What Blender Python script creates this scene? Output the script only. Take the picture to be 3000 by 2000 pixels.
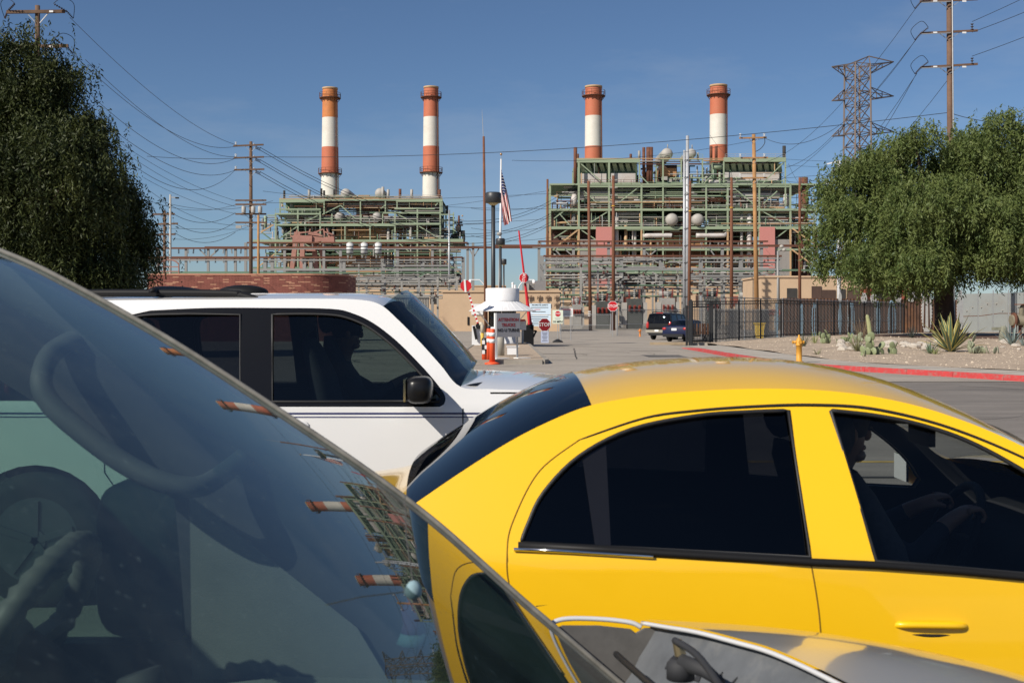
import bpy, bmesh, math, random
import numpy as np
from mathutils import Vector, Matrix
from mathutils.geometry import delaunay_2d_cdt

rnd = random.Random(7)
sc = bpy.context.scene
COL = sc.collection
for o in list(bpy.data.objects):
    bpy.data.objects.remove(o)

# ------------------------------------------------------------------ camera, sky, sun, exposure
F, HZ, CH = 3500.0, 930.0, 1.6          # focal length and horizon row in photograph pixels, eye height
cam_d = bpy.data.cameras.new('camera')
cam = bpy.data.objects.new('camera', cam_d)
COL.objects.link(cam)
cam.location = (0, 0, CH)
cam.rotation_euler = (math.radians(90), 0, 0)
cam_d.sensor_width = 36
cam_d.lens = 36 * F / 3000
cam_d.shift_y = -70 / 3000
cam_d.clip_start = 0.05
cam_d.clip_end = 6000
cam_d.dof.use_dof = True
cam_d.dof.focus_distance = 90
cam_d.dof.aperture_fstop = 13
sc.camera = cam

SUN_EL, SUN_AZ = math.radians(37), math.radians(48)   # azimuth measured from behind the camera towards its left
sun_dir = Vector((-math.cos(SUN_EL) * math.sin(SUN_AZ), -math.cos(SUN_EL) * math.cos(SUN_AZ), math.sin(SUN_EL)))
w = bpy.data.worlds.new('World')
sc.world = w
w.use_nodes = True
nt = w.node_tree
nt.nodes.clear()
out = nt.nodes.new('ShaderNodeOutputWorld')
bg = nt.nodes.new('ShaderNodeBackground')
sky = nt.nodes.new('ShaderNodeTexSky')
sky.sky_type = 'NISHITA'
sky.sun_disc = False
sky.sun_elevation = SUN_EL
sky.sun_rotation = math.atan2(sun_dir.x, sun_dir.y)
sky.altitude = 500
sky.air_density = 0.85
sky.dust_density = 0.45
sky.ozone_density = 5.5
# thin high cirrus, stretched noise over the whole sky
tc = nt.nodes.new('ShaderNodeTexCoord')
mp = nt.nodes.new('ShaderNodeMapping')
mp.inputs['Scale'].default_value = (1.3, 2.2, 5.0)
mp.inputs['Rotation'].default_value = (0.2, 0.5, 0.4)
mp.inputs['Location'].default_value = (0.35, 0.0, 0.2)
nz = nt.nodes.new('ShaderNodeTexNoise')
nz.inputs['Scale'].default_value = 1.6
nz.inputs['Detail'].default_value = 7
nz.inputs['Roughness'].default_value = 0.62
cr = nt.nodes.new('ShaderNodeValToRGB')
cr.color_ramp.elements[0].position = 0.5
cr.color_ramp.elements[0].color = (0, 0, 0, 1)
cr.color_ramp.elements[1].position = 0.85
cr.color_ramp.elements[1].color = (0.3, 0.3, 0.3, 1)
mix = nt.nodes.new('ShaderNodeMixRGB')
mix.inputs[2].default_value = (7.0, 7.2, 7.4, 1)
L = nt.links.new
L(tc.outputs['Generated'], mp.inputs['Vector']); L(mp.outputs['Vector'], nz.inputs['Vector'])
L(nz.outputs['Fac'], cr.inputs['Fac']); L(cr.outputs['Color'], mix.inputs[0])
L(sky.outputs['Color'], mix.inputs[1]); L(mix.outputs['Color'], bg.inputs['Color'])
L(bg.outputs['Background'], out.inputs['Surface'])
bg.inputs['Strength'].default_value = 0.07
sun_d = bpy.data.lights.new('sun', 'SUN')
sun_d.energy = 4.8
sun_d.angle = math.radians(0.53)
sun_d.color = (1.0, 0.93, 0.82)
sun = bpy.data.objects.new('sun', sun_d)
COL.objects.link(sun)
sun.location = (-20, -20, 30)
sun.rotation_euler = (-sun_dir).to_track_quat('-Z', 'Y').to_euler()
sc.view_settings.view_transform = 'Standard'
sc.view_settings.look = 'None'
sc.view_settings.exposure = 0.18
sc.view_settings.gamma = 1.0
sc.view_settings.use_curve_mapping = False
sc.render.engine = 'CYCLES'
sc.cycles.use_denoising = True
sc.cycles.max_bounces = 8
sc.cycles.transparent_max_bounces = 16
sc.cycles.sample_clamp_indirect = 8

# ------------------------------------------------------------------ helpers
def P(px, py, D):
    """photograph pixel + distance -> point in the place"""
    return Vector(((px - 1500) / F * D, D, CH + (HZ - py) / F * D))

def G(px, D, z=0.0):
    return Vector(((px - 1500) / F * D, D, z))

def cr_spline(pts, n=8, closed=False):
    """Catmull-Rom through the points"""
    m = len(pts)
    o = []
    rng = range(m if closed else m - 1)
    for i in rng:
        g = lambda k: pts[k % m] if closed else pts[max(0, min(m - 1, k))]
        p0, p1, p2, p3 = (np.array(g(i + k), float) for k in (-1, 0, 1, 2))
        for j in range(n):
            t = j / n
            o.append(tuple(0.5 * (2 * p1 + (p2 - p0) * t + (2 * p0 - 5 * p1 + 4 * p2 - p3) * t * t + (3 * p1 - p0 - 3 * p2 + p3) * t ** 3)))
    if not closed:
        o.append(tuple(pts[-1]))
    return o

MATS = {}
def mat(name, col, rough=0.6, metal=0.0, var=0.12, scale=3.0, bump=0.0, bscale=40.0, coat=0.0, spec=0.5, dirt=None, dscale=0.6, damt=0.4):
    """procedural painted / dusty surface: colour varied by noise, optional dirt patches and fine relief"""
    if name in MATS:
        return MATS[name]
    m = bpy.data.materials.new(name)
    m.use_nodes = True
    t = m.node_tree
    b = t.nodes['Principled BSDF']
    b.inputs['Roughness'].default_value = rough
    b.inputs['Metallic'].default_value = metal
    b.inputs['Specular IOR Level'].default_value = spec
    if coat:
        b.inputs['Coat Weight'].default_value = coat
        b.inputs['Coat Roughness'].default_value = 0.06
    tc = t.nodes.new('ShaderNodeTexCoord')
    n = t.nodes.new('ShaderNodeTexNoise')
    n.inputs['Scale'].default_value = scale
    n.inputs['Detail'].default_value = 6
    n.inputs['Roughness'].default_value = 0.65
    t.links.new(tc.outputs['Object'], n.inputs['Vector'])
    r = t.nodes.new('ShaderNodeValToRGB')
    r.color_ramp.elements[0].position = 0.3
    r.color_ramp.elements[1].position = 0.72
    r.color_ramp.elements[0].color = tuple(c * (1 - var) for c in col) + (1,)
    r.color_ramp.elements[1].color = tuple(min(1, c * (1 + var)) for c in col) + (1,)
    t.links.new(n.outputs['Fac'], r.inputs['Fac'])
    last = r.outputs['Color']
    if dirt:
        n2 = t.nodes.new('ShaderNodeTexNoise')
        n2.inputs['Scale'].default_value = dscale
        n2.inputs['Detail'].default_value = 8
        n2.inputs['Roughness'].default_value = 0.7
        t.links.new(tc.outputs['Object'], n2.inputs['Vector'])
        r2 = t.nodes.new('ShaderNodeValToRGB')
        r2.color_ramp.elements[0].position = 0.5
        r2.color_ramp.elements[0].color = (0, 0, 0, 1)
        r2.color_ramp.elements[1].position = 0.72
        r2.color_ramp.elements[1].color = (damt, damt, damt, 1)
        mx = t.nodes.new('ShaderNodeMixRGB')
        t.links.new(n2.outputs['Fac'], r2.inputs['Fac'])
        t.links.new(r2.outputs['Color'], mx.inputs[0])
        t.links.new(last, mx.inputs[1])
        mx.inputs[2].default_value = tuple(dirt) + (1,)
        last = mx.outputs['Color']
    t.links.new(last, b.inputs['Base Color'])
    if bump:
        n3 = t.nodes.new('ShaderNodeTexNoise')
        n3.inputs['Scale'].default_value = bscale
        n3.inputs['Detail'].default_value = 5
        t.links.new(tc.outputs['Object'], n3.inputs['Vector'])
        bp = t.nodes.new('ShaderNodeBump')
        bp.inputs['Strength'].default_value = bump
        bp.inputs['Distance'].default_value = 0.02
        t.links.new(n3.outputs['Fac'], bp.inputs['Height'])
        t.links.new(bp.outputs['Normal'], b.inputs['Normal'])
    MATS[name] = m
    return m

def glass(name, tint, ior=1.5, rough=0.0, dust=0.0, dustcol=(0.5, 0.5, 0.45)):
    """thin pane: tinted see-through plus mirror reflection by Fresnel, optional dust film"""
    if name in MATS:
        return MATS[name]
    m = bpy.data.materials.new(name)
    m.use_nodes = True
    t = m.node_tree
    t.nodes.clear()
    o = t.nodes.new('ShaderNodeOutputMaterial')
    tr = t.nodes.new('ShaderNodeBsdfTransparent')
    tr.inputs['Color'].default_value = tuple(tint) + (1,)
    gl = t.nodes.new('ShaderNodeBsdfGlossy')
    gl.inputs['Roughness'].default_value = rough
    fr = t.nodes.new('ShaderNodeFresnel')
    fr.inputs['IOR'].default_value = ior
    mx = t.nodes.new('ShaderNodeMixShader')
    # a thin pane reflects alike from both of its faces
    gm = t.nodes.new('ShaderNodeNewGeometry')
    mr = t.nodes.new('ShaderNodeMapRange')
    mr.inputs[3].default_value = ior
    mr.inputs[4].default_value = 1.0 / ior
    t.links.new(gm.outputs['Backfacing'], mr.inputs[0])
    t.links.new(mr.outputs[0], fr.inputs['IOR'])
    t.links.new(fr.outputs['Fac'], mx.inputs[0])
    t.links.new(tr.outputs[0], mx.inputs[1])
    t.links.new(gl.outputs[0], mx.inputs[2])
    last = mx.outputs[0]
    if dust:
        df = t.nodes.new('ShaderNodeBsdfDiffuse')
        df.inputs['Color'].default_value = tuple(dustcol) + (1,)
        tc = t.nodes.new('ShaderNodeTexCoord')
        n = t.nodes.new('ShaderNodeTexNoise')
        n.inputs['Scale'].default_value = 9
        n.inputs['Detail'].default_value = 9
        n.inputs['Roughness'].default_value = 0.7
        r = t.nodes.new('ShaderNodeMapRange')
        r.inputs[1].default_value = 0.3
        r.inputs[2].default_value = 0.8
        r.inputs[3].default_value = dust * 0.3
        r.inputs[4].default_value = dust * 1.6
        t.links.new(tc.outputs['Object'], n.inputs['Vector'])
        t.links.new(n.outputs['Fac'], r.inputs[0])
        m2 = t.nodes.new('ShaderNodeMixShader')
        n2 = t.nodes.new('ShaderNodeTexNoise')               # dried drops and grit
        n2.inputs['Scale'].default_value = 95
        n2.inputs['Detail'].default_value = 2
        t.links.new(tc.outputs['Object'], n2.inputs['Vector'])
        r2 = t.nodes.new('ShaderNodeMapRange')
        r2.inputs[1].default_value = 0.66; r2.inputs[2].default_value = 0.74; r2.inputs[3].default_value = 0.0; r2.inputs[4].default_value = 0.16
        t.links.new(n2.outputs['Fac'], r2.inputs[0])
        ad = t.nodes.new('ShaderNodeMath'); ad.operation = 'ADD'
        t.links.new(r.outputs[0], ad.inputs[0]); t.links.new(r2.outputs[0], ad.inputs[1])
        t.links.new(ad.outputs[0], m2.inputs[0])
        t.links.new(last, m2.inputs[1])
        t.links.new(df.outputs[0], m2.inputs[2])
        last = m2.outputs[0]
    t.links.new(last, o.inputs['Surface'])
    MATS[name] = m
    return m

ORG = {}
def tag(o, label=None, cat=None, group=None, kind=None):
    if label: o['label'] = label
    if cat: o['category'] = cat
    if group: o['group'] = group
    if kind: o['kind'] = kind
    return o

def thing(name, label, cat, loc=(0, 0, 0), group=None):
    o = bpy.data.objects.new(name, None)
    o.empty_display_size = 0.2
    COL.objects.link(o)
    o.location = loc
    ORG[o.name] = Vector(loc)
    return tag(o, label, cat, group)

def add_obj(name, me, parent=None, org=None):
    o = bpy.data.objects.new(name, me)
    COL.objects.link(o)
    if parent is not None:
        o.parent = parent
        ORG[o.name] = ORG[parent.name]
    else:
        ORG[o.name] = Vector(org) if org is not None else Vector((0, 0, 0))
        o.location = ORG[o.name]
    return o

class MB:
    """collects world-space geometry for ONE mesh object"""
    def __init__(s):
        s.v, s.f = [], []
    def add(s, vs, fs):
        b = len(s.v)
        s.v.extend(tuple(x) for x in vs)
        s.f.extend(tuple(b + i for i in f) for f in fs)
        return s
    def box(s, c, size, rz=0.0):
        c = Vector(c); a, b, h = (k / 2 for k in size)
        cs, sn = math.cos(rz), math.sin(rz)
        vs = [(c.x + x * cs - y * sn, c.y + x * sn + y * cs, c.z + z) for x in (-a, a) for y in (-b, b) for z in (-h, h)]
        return s.add(vs, [(0, 1, 3, 2), (4, 6, 7, 5), (0, 4, 5, 1), (2, 3, 7, 6), (0, 2, 6, 4), (1, 5, 7, 3)])
    def beam(s, p0, p1, wd, ht=None, up=(0, 0, 1)):
        p0, p1 = Vector(p0), Vector(p1)
        ht = ht or wd
        d = (p1 - p0).normalized()
        u = Vector(up)
        if abs(d.dot(u)) > 0.95: u = Vector((0, 1, 0))
        a = d.cross(u).normalized() * (wd / 2)
        b = a.cross(d).normalized() * (ht / 2)
        vs = [p + i * a + j * b for p in (p0, p1) for i in (-1, 1) for j in (-1, 1)]
        return s.add(vs, [(0, 1, 3, 2), (4, 6, 7, 5), (0, 4, 5, 1), (2, 3, 7, 6), (0, 2, 6, 4), (1, 5, 7, 3)])
    def path(s, pts, r, n=6, closed=False, cap=True):
        pts = [Vector(p) for p in pts]
        m = len(pts)
        rr = r if hasattr(r, '__len__') else [r] * m
        rings = []
        a = None
        for i in range(m):
            if closed:
                d = pts[(i + 1) % m] - pts[i - 1]
            else:
                d = pts[min(i + 1, m - 1)] - pts[max(i - 1, 0)]
            d = d.normalized() if d.length > 1e-9 else Vector((0, 0, 1))
            if a is None:
                h = Vector((0, 0, 1)) if abs(d.z) < 0.9 else Vector((1, 0, 0))
                a = d.cross(h).normalized()
            else:
                a = (a - d * a.dot(d))
                a = a.normalized() if a.length > 1e-6 else d.orthogonal().normalized()
            b = d.cross(a)
            rings.append([pts[i] + (a * math.cos(2 * math.pi * k / n) + b * math.sin(2 * math.pi * k / n)) * rr[i] for k in range(n)])
        vs = [p for rg in rings for p in rg]
        fs = []
        for i in range(m if closed else m - 1):
            for k in range(n):
                i2 = (i + 1) % m
                fs.append((i * n + k, i * n + (k + 1) % n, i2 * n + (k + 1) % n, i2 * n + k))
        if cap and not closed:
            fs.append(tuple(range(n - 1, -1, -1)))
            fs.append(tuple((m - 1) * n + k for k in range(n)))
        return s.add(vs, fs)
    def cyl(s, p0, p1, r0, r1=None, n=10, cap=True):
        return s.path([p0, p1], [r0, r1 if r1 is not None else r0], n, cap=cap)
    def lathe(s, c, prof, n=16, axis='z', cap=True):
        """profile of (radius, height) turned about an axis through c"""
        c = Vector(c)
        vs = []
        for (r, h) in prof:
            for k in range(n):
                a = 2 * math.pi * k / n
                q = (r * math.cos(a), r * math.sin(a), h)
                if axis == 'y': q = (q[0], q[2], q[1])
                if axis == 'x': q = (q[2], q[0], q[1])
                vs.append(c + Vector(q))
        fs = []
        for i in range(len(prof) - 1):
            for k in range(n):
                fs.append((i * n + k, i * n + (k + 1) % n, (i + 1) * n + (k + 1) % n, (i + 1) * n + k))
        if cap:
            fs.append(tuple(range(n - 1, -1, -1)))
            fs.append(tuple((len(prof) - 1) * n + k for k in range(n)))
        return s.add(vs, fs)
    def prism(s, poly, o, U, V, depth):
        """flat outline (u,v) in the plane o+uU+vV, given a thickness along UxV"""
        o, U, V = Vector(o), Vector(U), Vector(V)
        N = U.cross(V).normalized() * depth
        n = len(poly)
        vs = [o + U * a + V * b for a, b in poly] + [o + U * a + V * b + N for a, b in poly]
        fs = [tuple(range(n - 1, -1, -1)), tuple(range(n, 2 * n))] + [(i, (i + 1) % n, n + (i + 1) % n, n + i) for i in range(n)]
        return s.add(vs, fs)
    def grid(s, rows, closed_u=False):
        m, n = len(rows), len(rows[0])
        vs = [p for r in rows for p in r]
        fs = []
        for i in range(m - 1):
            for j in range(n if closed_u else n - 1):
                fs.append((i * n + j, i * n + (j + 1) % n, (i + 1) * n + (j + 1) % n, (i + 1) * n + j))
        return s.add(vs, fs)
    def ball(s, c, r, n=12, sz=(1, 1, 1)):
        c = Vector(c)
        m = n // 2 + 1
        rows = []
        for i in range(m + 1):
            t = math.pi * i / m
            rows.append([(c.x + r * sz[0] * math.sin(t) * math.cos(2 * math.pi * k / n), c.y + r * sz[1] * math.sin(t) * math.sin(2 * math.pi * k / n), c.z + r * sz[2] * math.cos(t)) for k in range(n)])
        return s.grid(rows, True)
    def build(s, name, m, parent=None, smooth=False, org=None):
        base = ORG[parent.name] if parent is not None else (Vector(org) if org is not None else Vector((0, 0, 0)))
        me = bpy.data.meshes.new(name)
        me.from_pydata([(x - base.x, y - base.y, z - base.z) for x, y, z in s.v], [], s.f)
        me.validate()
        if smooth:
            me.polygons.foreach_set('use_smooth', [len(p.vertices) <= 4 for p in me.polygons])
        if m is not None:
            me.materials.append(m)
        me.update()
        return add_obj(name, me, parent, org)

def copy_part(o, parent=None, loc=None):
    c = o.copy()
    COL.objects.link(c)
    if parent is not None: c.parent = parent
    if loc is not None: c.location = loc
    ORG[c.name] = ORG.get(parent.name if parent is not None else o.name, Vector((0, 0, 0)))
    return c

def copy_tree(o, loc, label=None, rz=None):
    """a thing with copies of its parts and sub-parts"""
    c = o.copy(); COL.objects.link(c); c.location = loc
    ORG[c.name] = Vector(loc)
    if rz is not None: c.rotation_euler = (0, 0, rz)
    if label: c['label'] = label
    for ch in o.children:
        d = ch.copy(); COL.objects.link(d); d.parent = c
        for g in ch.children:
            e = g.copy(); COL.objects.link(e); e.parent = d
    return c

def text_mesh(body, size, depth=0.002, align='CENTER', bold=0.0, spacing=1.0):
    cu = bpy.data.curves.new('lettering', 'FONT')
    cu.body = body; cu.size = size; cu.extrude = depth; cu.align_x = align; cu.align_y = 'CENTER'
    cu.offset = bold; cu.resolution_u = 2; cu.space_character = spacing
    o = bpy.data.objects.new('lettering', cu)
    COL.objects.link(o)
    bpy.context.view_layer.update()
    me = bpy.data.meshes.new_from_object(o.evaluated_get(bpy.context.evaluated_depsgraph_get()))
    bpy.data.objects.remove(o)
    bpy.data.curves.remove(cu)
    return me

def add_text(name, body, size, at, parent, m, rot=0.0, roll=0.0, **k):
    """raised lettering on a face turned to -Y (then by rot about z, roll about the face normal)"""
    me = text_mesh(body, size, **k)
    M = Matrix.Rotation(rot, 4, 'Z') @ Matrix.Rotation(math.radians(90), 4, 'X') @ Matrix.Rotation(roll, 4, 'Z')
    me.transform(Matrix.Translation(Vector(at) - ORG[parent.name]) @ M)
    me.materials.clear(); me.materials.append(m)
    return add_obj(name, me, parent)

def in_poly(pts, poly):
    x, y = pts[:, 0], pts[:, 1]
    ins = np.zeros(len(pts), bool)
    n = len(poly)
    for i in range(n):
        x0, y0 = poly[i]; x1, y1 = poly[(i + 1) % n]
        if y0 == y1: continue
        c = ((y0 > y) != (y1 > y)) & (x < (x1 - x0) * (y - y0) / (y1 - y0) + x0)
        ins ^= c
    return ins

def densify(poly, step):
    o = []
    n = len(poly)
    for i in range(n):
        a, b = np.array(poly[i]), np.array(poly[(i + 1) % n])
        k = max(1, int(np.linalg.norm(b - a) / step))
        for j in range(k):
            o.append(tuple(a + (b - a) * j / k))
    return o

def cdt_panel(outer, holes, step):
    """triangulated sheet that follows the outline and the window openings exactly"""
    outer = densify(outer, step)
    holes = [densify(h, step) for h in holes]
    pts, edges = [], []
    for lp in [outer] + holes:
        b = len(pts)
        pts += lp
        edges += [(b + i, b + (i + 1) % len(lp)) for i in range(len(lp))]
    bp = np.array(pts)
    x0, y0 = bp.min(0); x1, y1 = bp.max(0)
    g = np.array([(x0 + step * (i + 0.5 * (j % 2)), y0 + step * 0.87 * j) for j in range(int((y1 - y0) / step / 0.87) + 1) for i in range(int((x1 - x0) / step) + 1)])
    g = g[in_poly(g, outer)]
    for h in holes: g = g[~in_poly(g, h)]
    if len(g):
        d = np.full(len(g), 9e9)
        for q in bp: d = np.minimum(d, ((g - q) ** 2).sum(1))
        g = g[d > (step * 0.6) ** 2]
    allp = [Vector(p) for p in pts] + [Vector(p) for p in g]
    v, e, f, *_ = delaunay_2d_cdt(allp, edges, [], 0, 1e-6)
    va = np.array([(p.x, p.y) for p in v])
    cen = np.array([va[list(t)].mean(0) for t in f])
    keep = in_poly(cen, outer)
    for h in holes: keep &= ~in_poly(cen, h)
    ta = np.array([(va[t[1]][0] - va[t[0]][0]) * (va[t[2]][1] - va[t[0]][1]) - (va[t[1]][1] - va[t[0]][1]) * (va[t[2]][0] - va[t[0]][0]) for t in f])
    keep &= np.abs(ta) > step * step * 2e-3          # drop slivers along straight edges
    return va, [t for t, k in zip(f, keep) if k]
# ------------------------------------------------------------------ vehicle kit
M_rubber = mat('black_rubber', (0.012, 0.012, 0.013), 0.55, var=0.2)
M_trim = mat('black_trim', (0.010, 0.010, 0.011), 0.55, var=0.1, spec=0.25)
M_cabin = mat('charcoal_cabin', (0.010, 0.0105, 0.013), 0.8, var=0.2, scale=12)
M_fabric = mat('dark_seat_cloth', (0.03, 0.03, 0.036), 0.9, var=0.25, scale=60, bump=0.2, bscale=300)
M_chrome = mat('chrome', (0.75, 0.75, 0.76), 0.12, 1.0, var=0.03)
M_rim = mat('alloy', (0.16, 0.16, 0.17), 0.35, 0.8, var=0.05)
M_tyre = mat('tyre', (0.018, 0.018, 0.019), 0.85, var=0.2, scale=20)
M_amber = mat('tail_lamp_red', (0.5, 0.01, 0.01), 0.15, var=0.1, coat=1)
M_lens = mat('clear_lamp', (0.75, 0.77, 0.78), 0.1, 0.2, var=0.05, coat=1)
M_ygap = mat('yellow_panel_gap', (0.22, 0.115, 0.004), 0.8, var=0.1)
M_gap = mat('panel_gap', (0.01, 0.009, 0.006), 0.8, var=0.1)
DK = 1.2755                      # photograph pixels per measured pixel

def wheel(root, x, y, r, s, wd=0.2):
    t = MB().lathe((x, y, r), [(r * 0.62, -wd / 2), (r * 0.8, -wd / 2), (r * 0.95, -wd * 0.46), (r, -wd * 0.36), (r, wd * 0.36), (r * 0.95, wd * 0.46), (r * 0.8, wd / 2), (r * 0.62, wd / 2)], 36, 'y')
    w_ = t.build('wheel', M_tyre, root, True)
    d = MB()
    yo = y + s * wd * 0.42
    d.lathe((x, yo, r), [(r * 0.63, -0.02), (r * 0.63, 0.02), (r * 0.56, 0.02), (r * 0.54, -0.015)], 32, 'y')
    for k in range(5):
        a = 2 * math.pi * k / 5 + 0.3
        d.beam((x, yo, r), (x + r * 0.58 * math.cos(a), yo, r + r * 0.58 * math.sin(a)), 0.035, 0.07, (0, 1, 0))
    d.lathe((x, yo, r), [(0.06, -0.03), (0.06, 0.03)], 14, 'y')
    d.build('rim', M_rim, w_)
    return w_

def seat(root, x, y, z, m, h=0.62):
    b = MB()
    rows = []
    for i, (zz, hw, th, xo) in enumerate([(0, 0.25, 0.12, 0), (0.15, 0.26, 0.13, -0.02), (0.4, 0.25, 0.11, -0.07), (h - 0.06, 0.21, 0.08, -0.13), (h, 0.15, 0.04, -0.15)]):
        rows.append([(x + xo + th * math.cos(a) * 0.6, y + hw * math.copysign(abs(math.sin(a)) ** 0.6, math.sin(a)), z + zz) for a in [2 * math.pi * k / 16 for k in range(16)]])
    b.grid(rows, True)
    bk = b.build('seat_back', m, root, True)
    MB().ball((x - 0.17, y, z + h + 0.1), 0.1, 12, (0.55, 1.25, 0.85)).build('headrest', m, bk, True)
    MB().ball((x + 0.24, y, z - 0.02), 0.28, 14, (1.0, 0.92, 0.3)).build('seat_cushion', m, root, True)

def steer(root, c, r, m, tilt=0.45, tube=0.016, ridges=0):
    pts, rr = [], []
    N = 96 if ridges else 40
    ux = Vector((math.sin(tilt), 0, math.cos(tilt)))
    for k in range(N):
        a = 2 * math.pi * k / N
        pts.append(Vector(c) + ux * (r * math.cos(a)) + Vector((0, r * math.sin(a), 0)))
        rr.append(tube * (1 + (0.16 * math.cos(ridges * a) if ridges else 0)))
    w_ = MB().path(pts, rr, 10, closed=True).build('steering_wheel', m, root, True)
    d = MB()
    for a in (math.pi / 2, -math.pi / 2, math.pi):
        d.beam(c, Vector(c) + ux * (r * math.cos(a)) + Vector((0, r * math.sin(a), 0)), 0.035, 0.018)
    d.ball(c, 0.055, 12, (0.5, 1, 1))
    d.build('steering_hub', m, w_)
    return w_

class Shell:
    """car body: the sides are sheets y = yc -/+ w(x,z) with real window openings, the top runs between the two roof rails"""
    def __init__(s, root, yc, wf, paint):
        s.root, s.yc, s.wf, s.paint = root, yc, wf, paint
    def px(s, dx, dy):
        """measured pixel on the near side -> (x,z)"""
        x, z = 0.0, 1.0
        for _ in range(12):
            D = s.yc - s.wf(x, z)
            x = (dx * DK - 1500) / F * D
            z = CH + (HZ - dy * DK) / F * D
        return (x, z)
    def pxs(s, l): return [s.px(*p) for p in l]
    def pt(s, x, z, side=-1, off=0.0): return (x, s.yc + side * (s.wf(x, z) + off), z)
    def sheet(s, name, m, outer, holes=(), step=0.03, side=-1, off=0.0, parent=None, wf=None):
        va, f = cdt_panel(outer, list(holes), step)
        wf = wf or s.wf
        return MB().add([(x, s.yc + side * (wf(x, z) + off), z) for x, z in va], f).build(name, m, parent or s.root, True)
    def line(s, name, m, pts, r, side=-1, off=0.0, closed=False, parent=None, n=6):
        return MB().path([s.pt(x, z, side, off) for x, z in pts], r, n, closed).build(name, m, parent or s.root, True)
    def reveal(s, name, m, hole, o0, o1, side=-1, parent=None):
        """rim of a window opening, from the outer skin to the lining"""
        h = densify(hole, 0.03)
        h = h + [h[0]]
        return MB().grid([[s.pt(x, z, side, o0) for x, z in h], [s.pt(x, z, side, o1) for x, z in h]]).build(name, m, parent or s.root, True)
    def top(s, name, m, rail, crown, ny=24, p=2.6, off=0.0, parent=None, inset=0.0):
        """rail: list of (x,z); crown(i/n) metres of bulge along the outward normal"""
        rows = []
        n = len(rail)
        for i, (x, z) in enumerate(rail):
            a, b = rail[max(0, i - 1)], rail[min(n - 1, i + 1)]
            tx, tz = b[0] - a[0], b[1] - a[1]
            l = math.hypot(tx, tz) or 1
            nx, nz_ = -tz / l, tx / l
            wd = s.wf(x, z) - inset
            c = crown(i / (n - 1)) if callable(crown) else crown
            row = []
            for j in range(ny + 1):
                t = -1 + 2 * j / ny
                t = math.copysign(1 - (1 - abs(t)) ** 1.4, t)
                bl = c * (1 - abs(t) ** p) + off
                row.append((x + nx * bl, s.yc + t * wd, z + nz_ * bl))
            rows.append(row)
        return MB().grid(rows).build(name, m, parent or s.root, True)

def arch(x, r, z0, n=14):
    """wheel-arch outline on the lower edge, going forward (x rising)"""
    return [(x - r * math.cos(math.pi * k / n), z0 + max(0, r * math.sin(math.pi * k / n))) for k in range(n + 1)]

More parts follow.
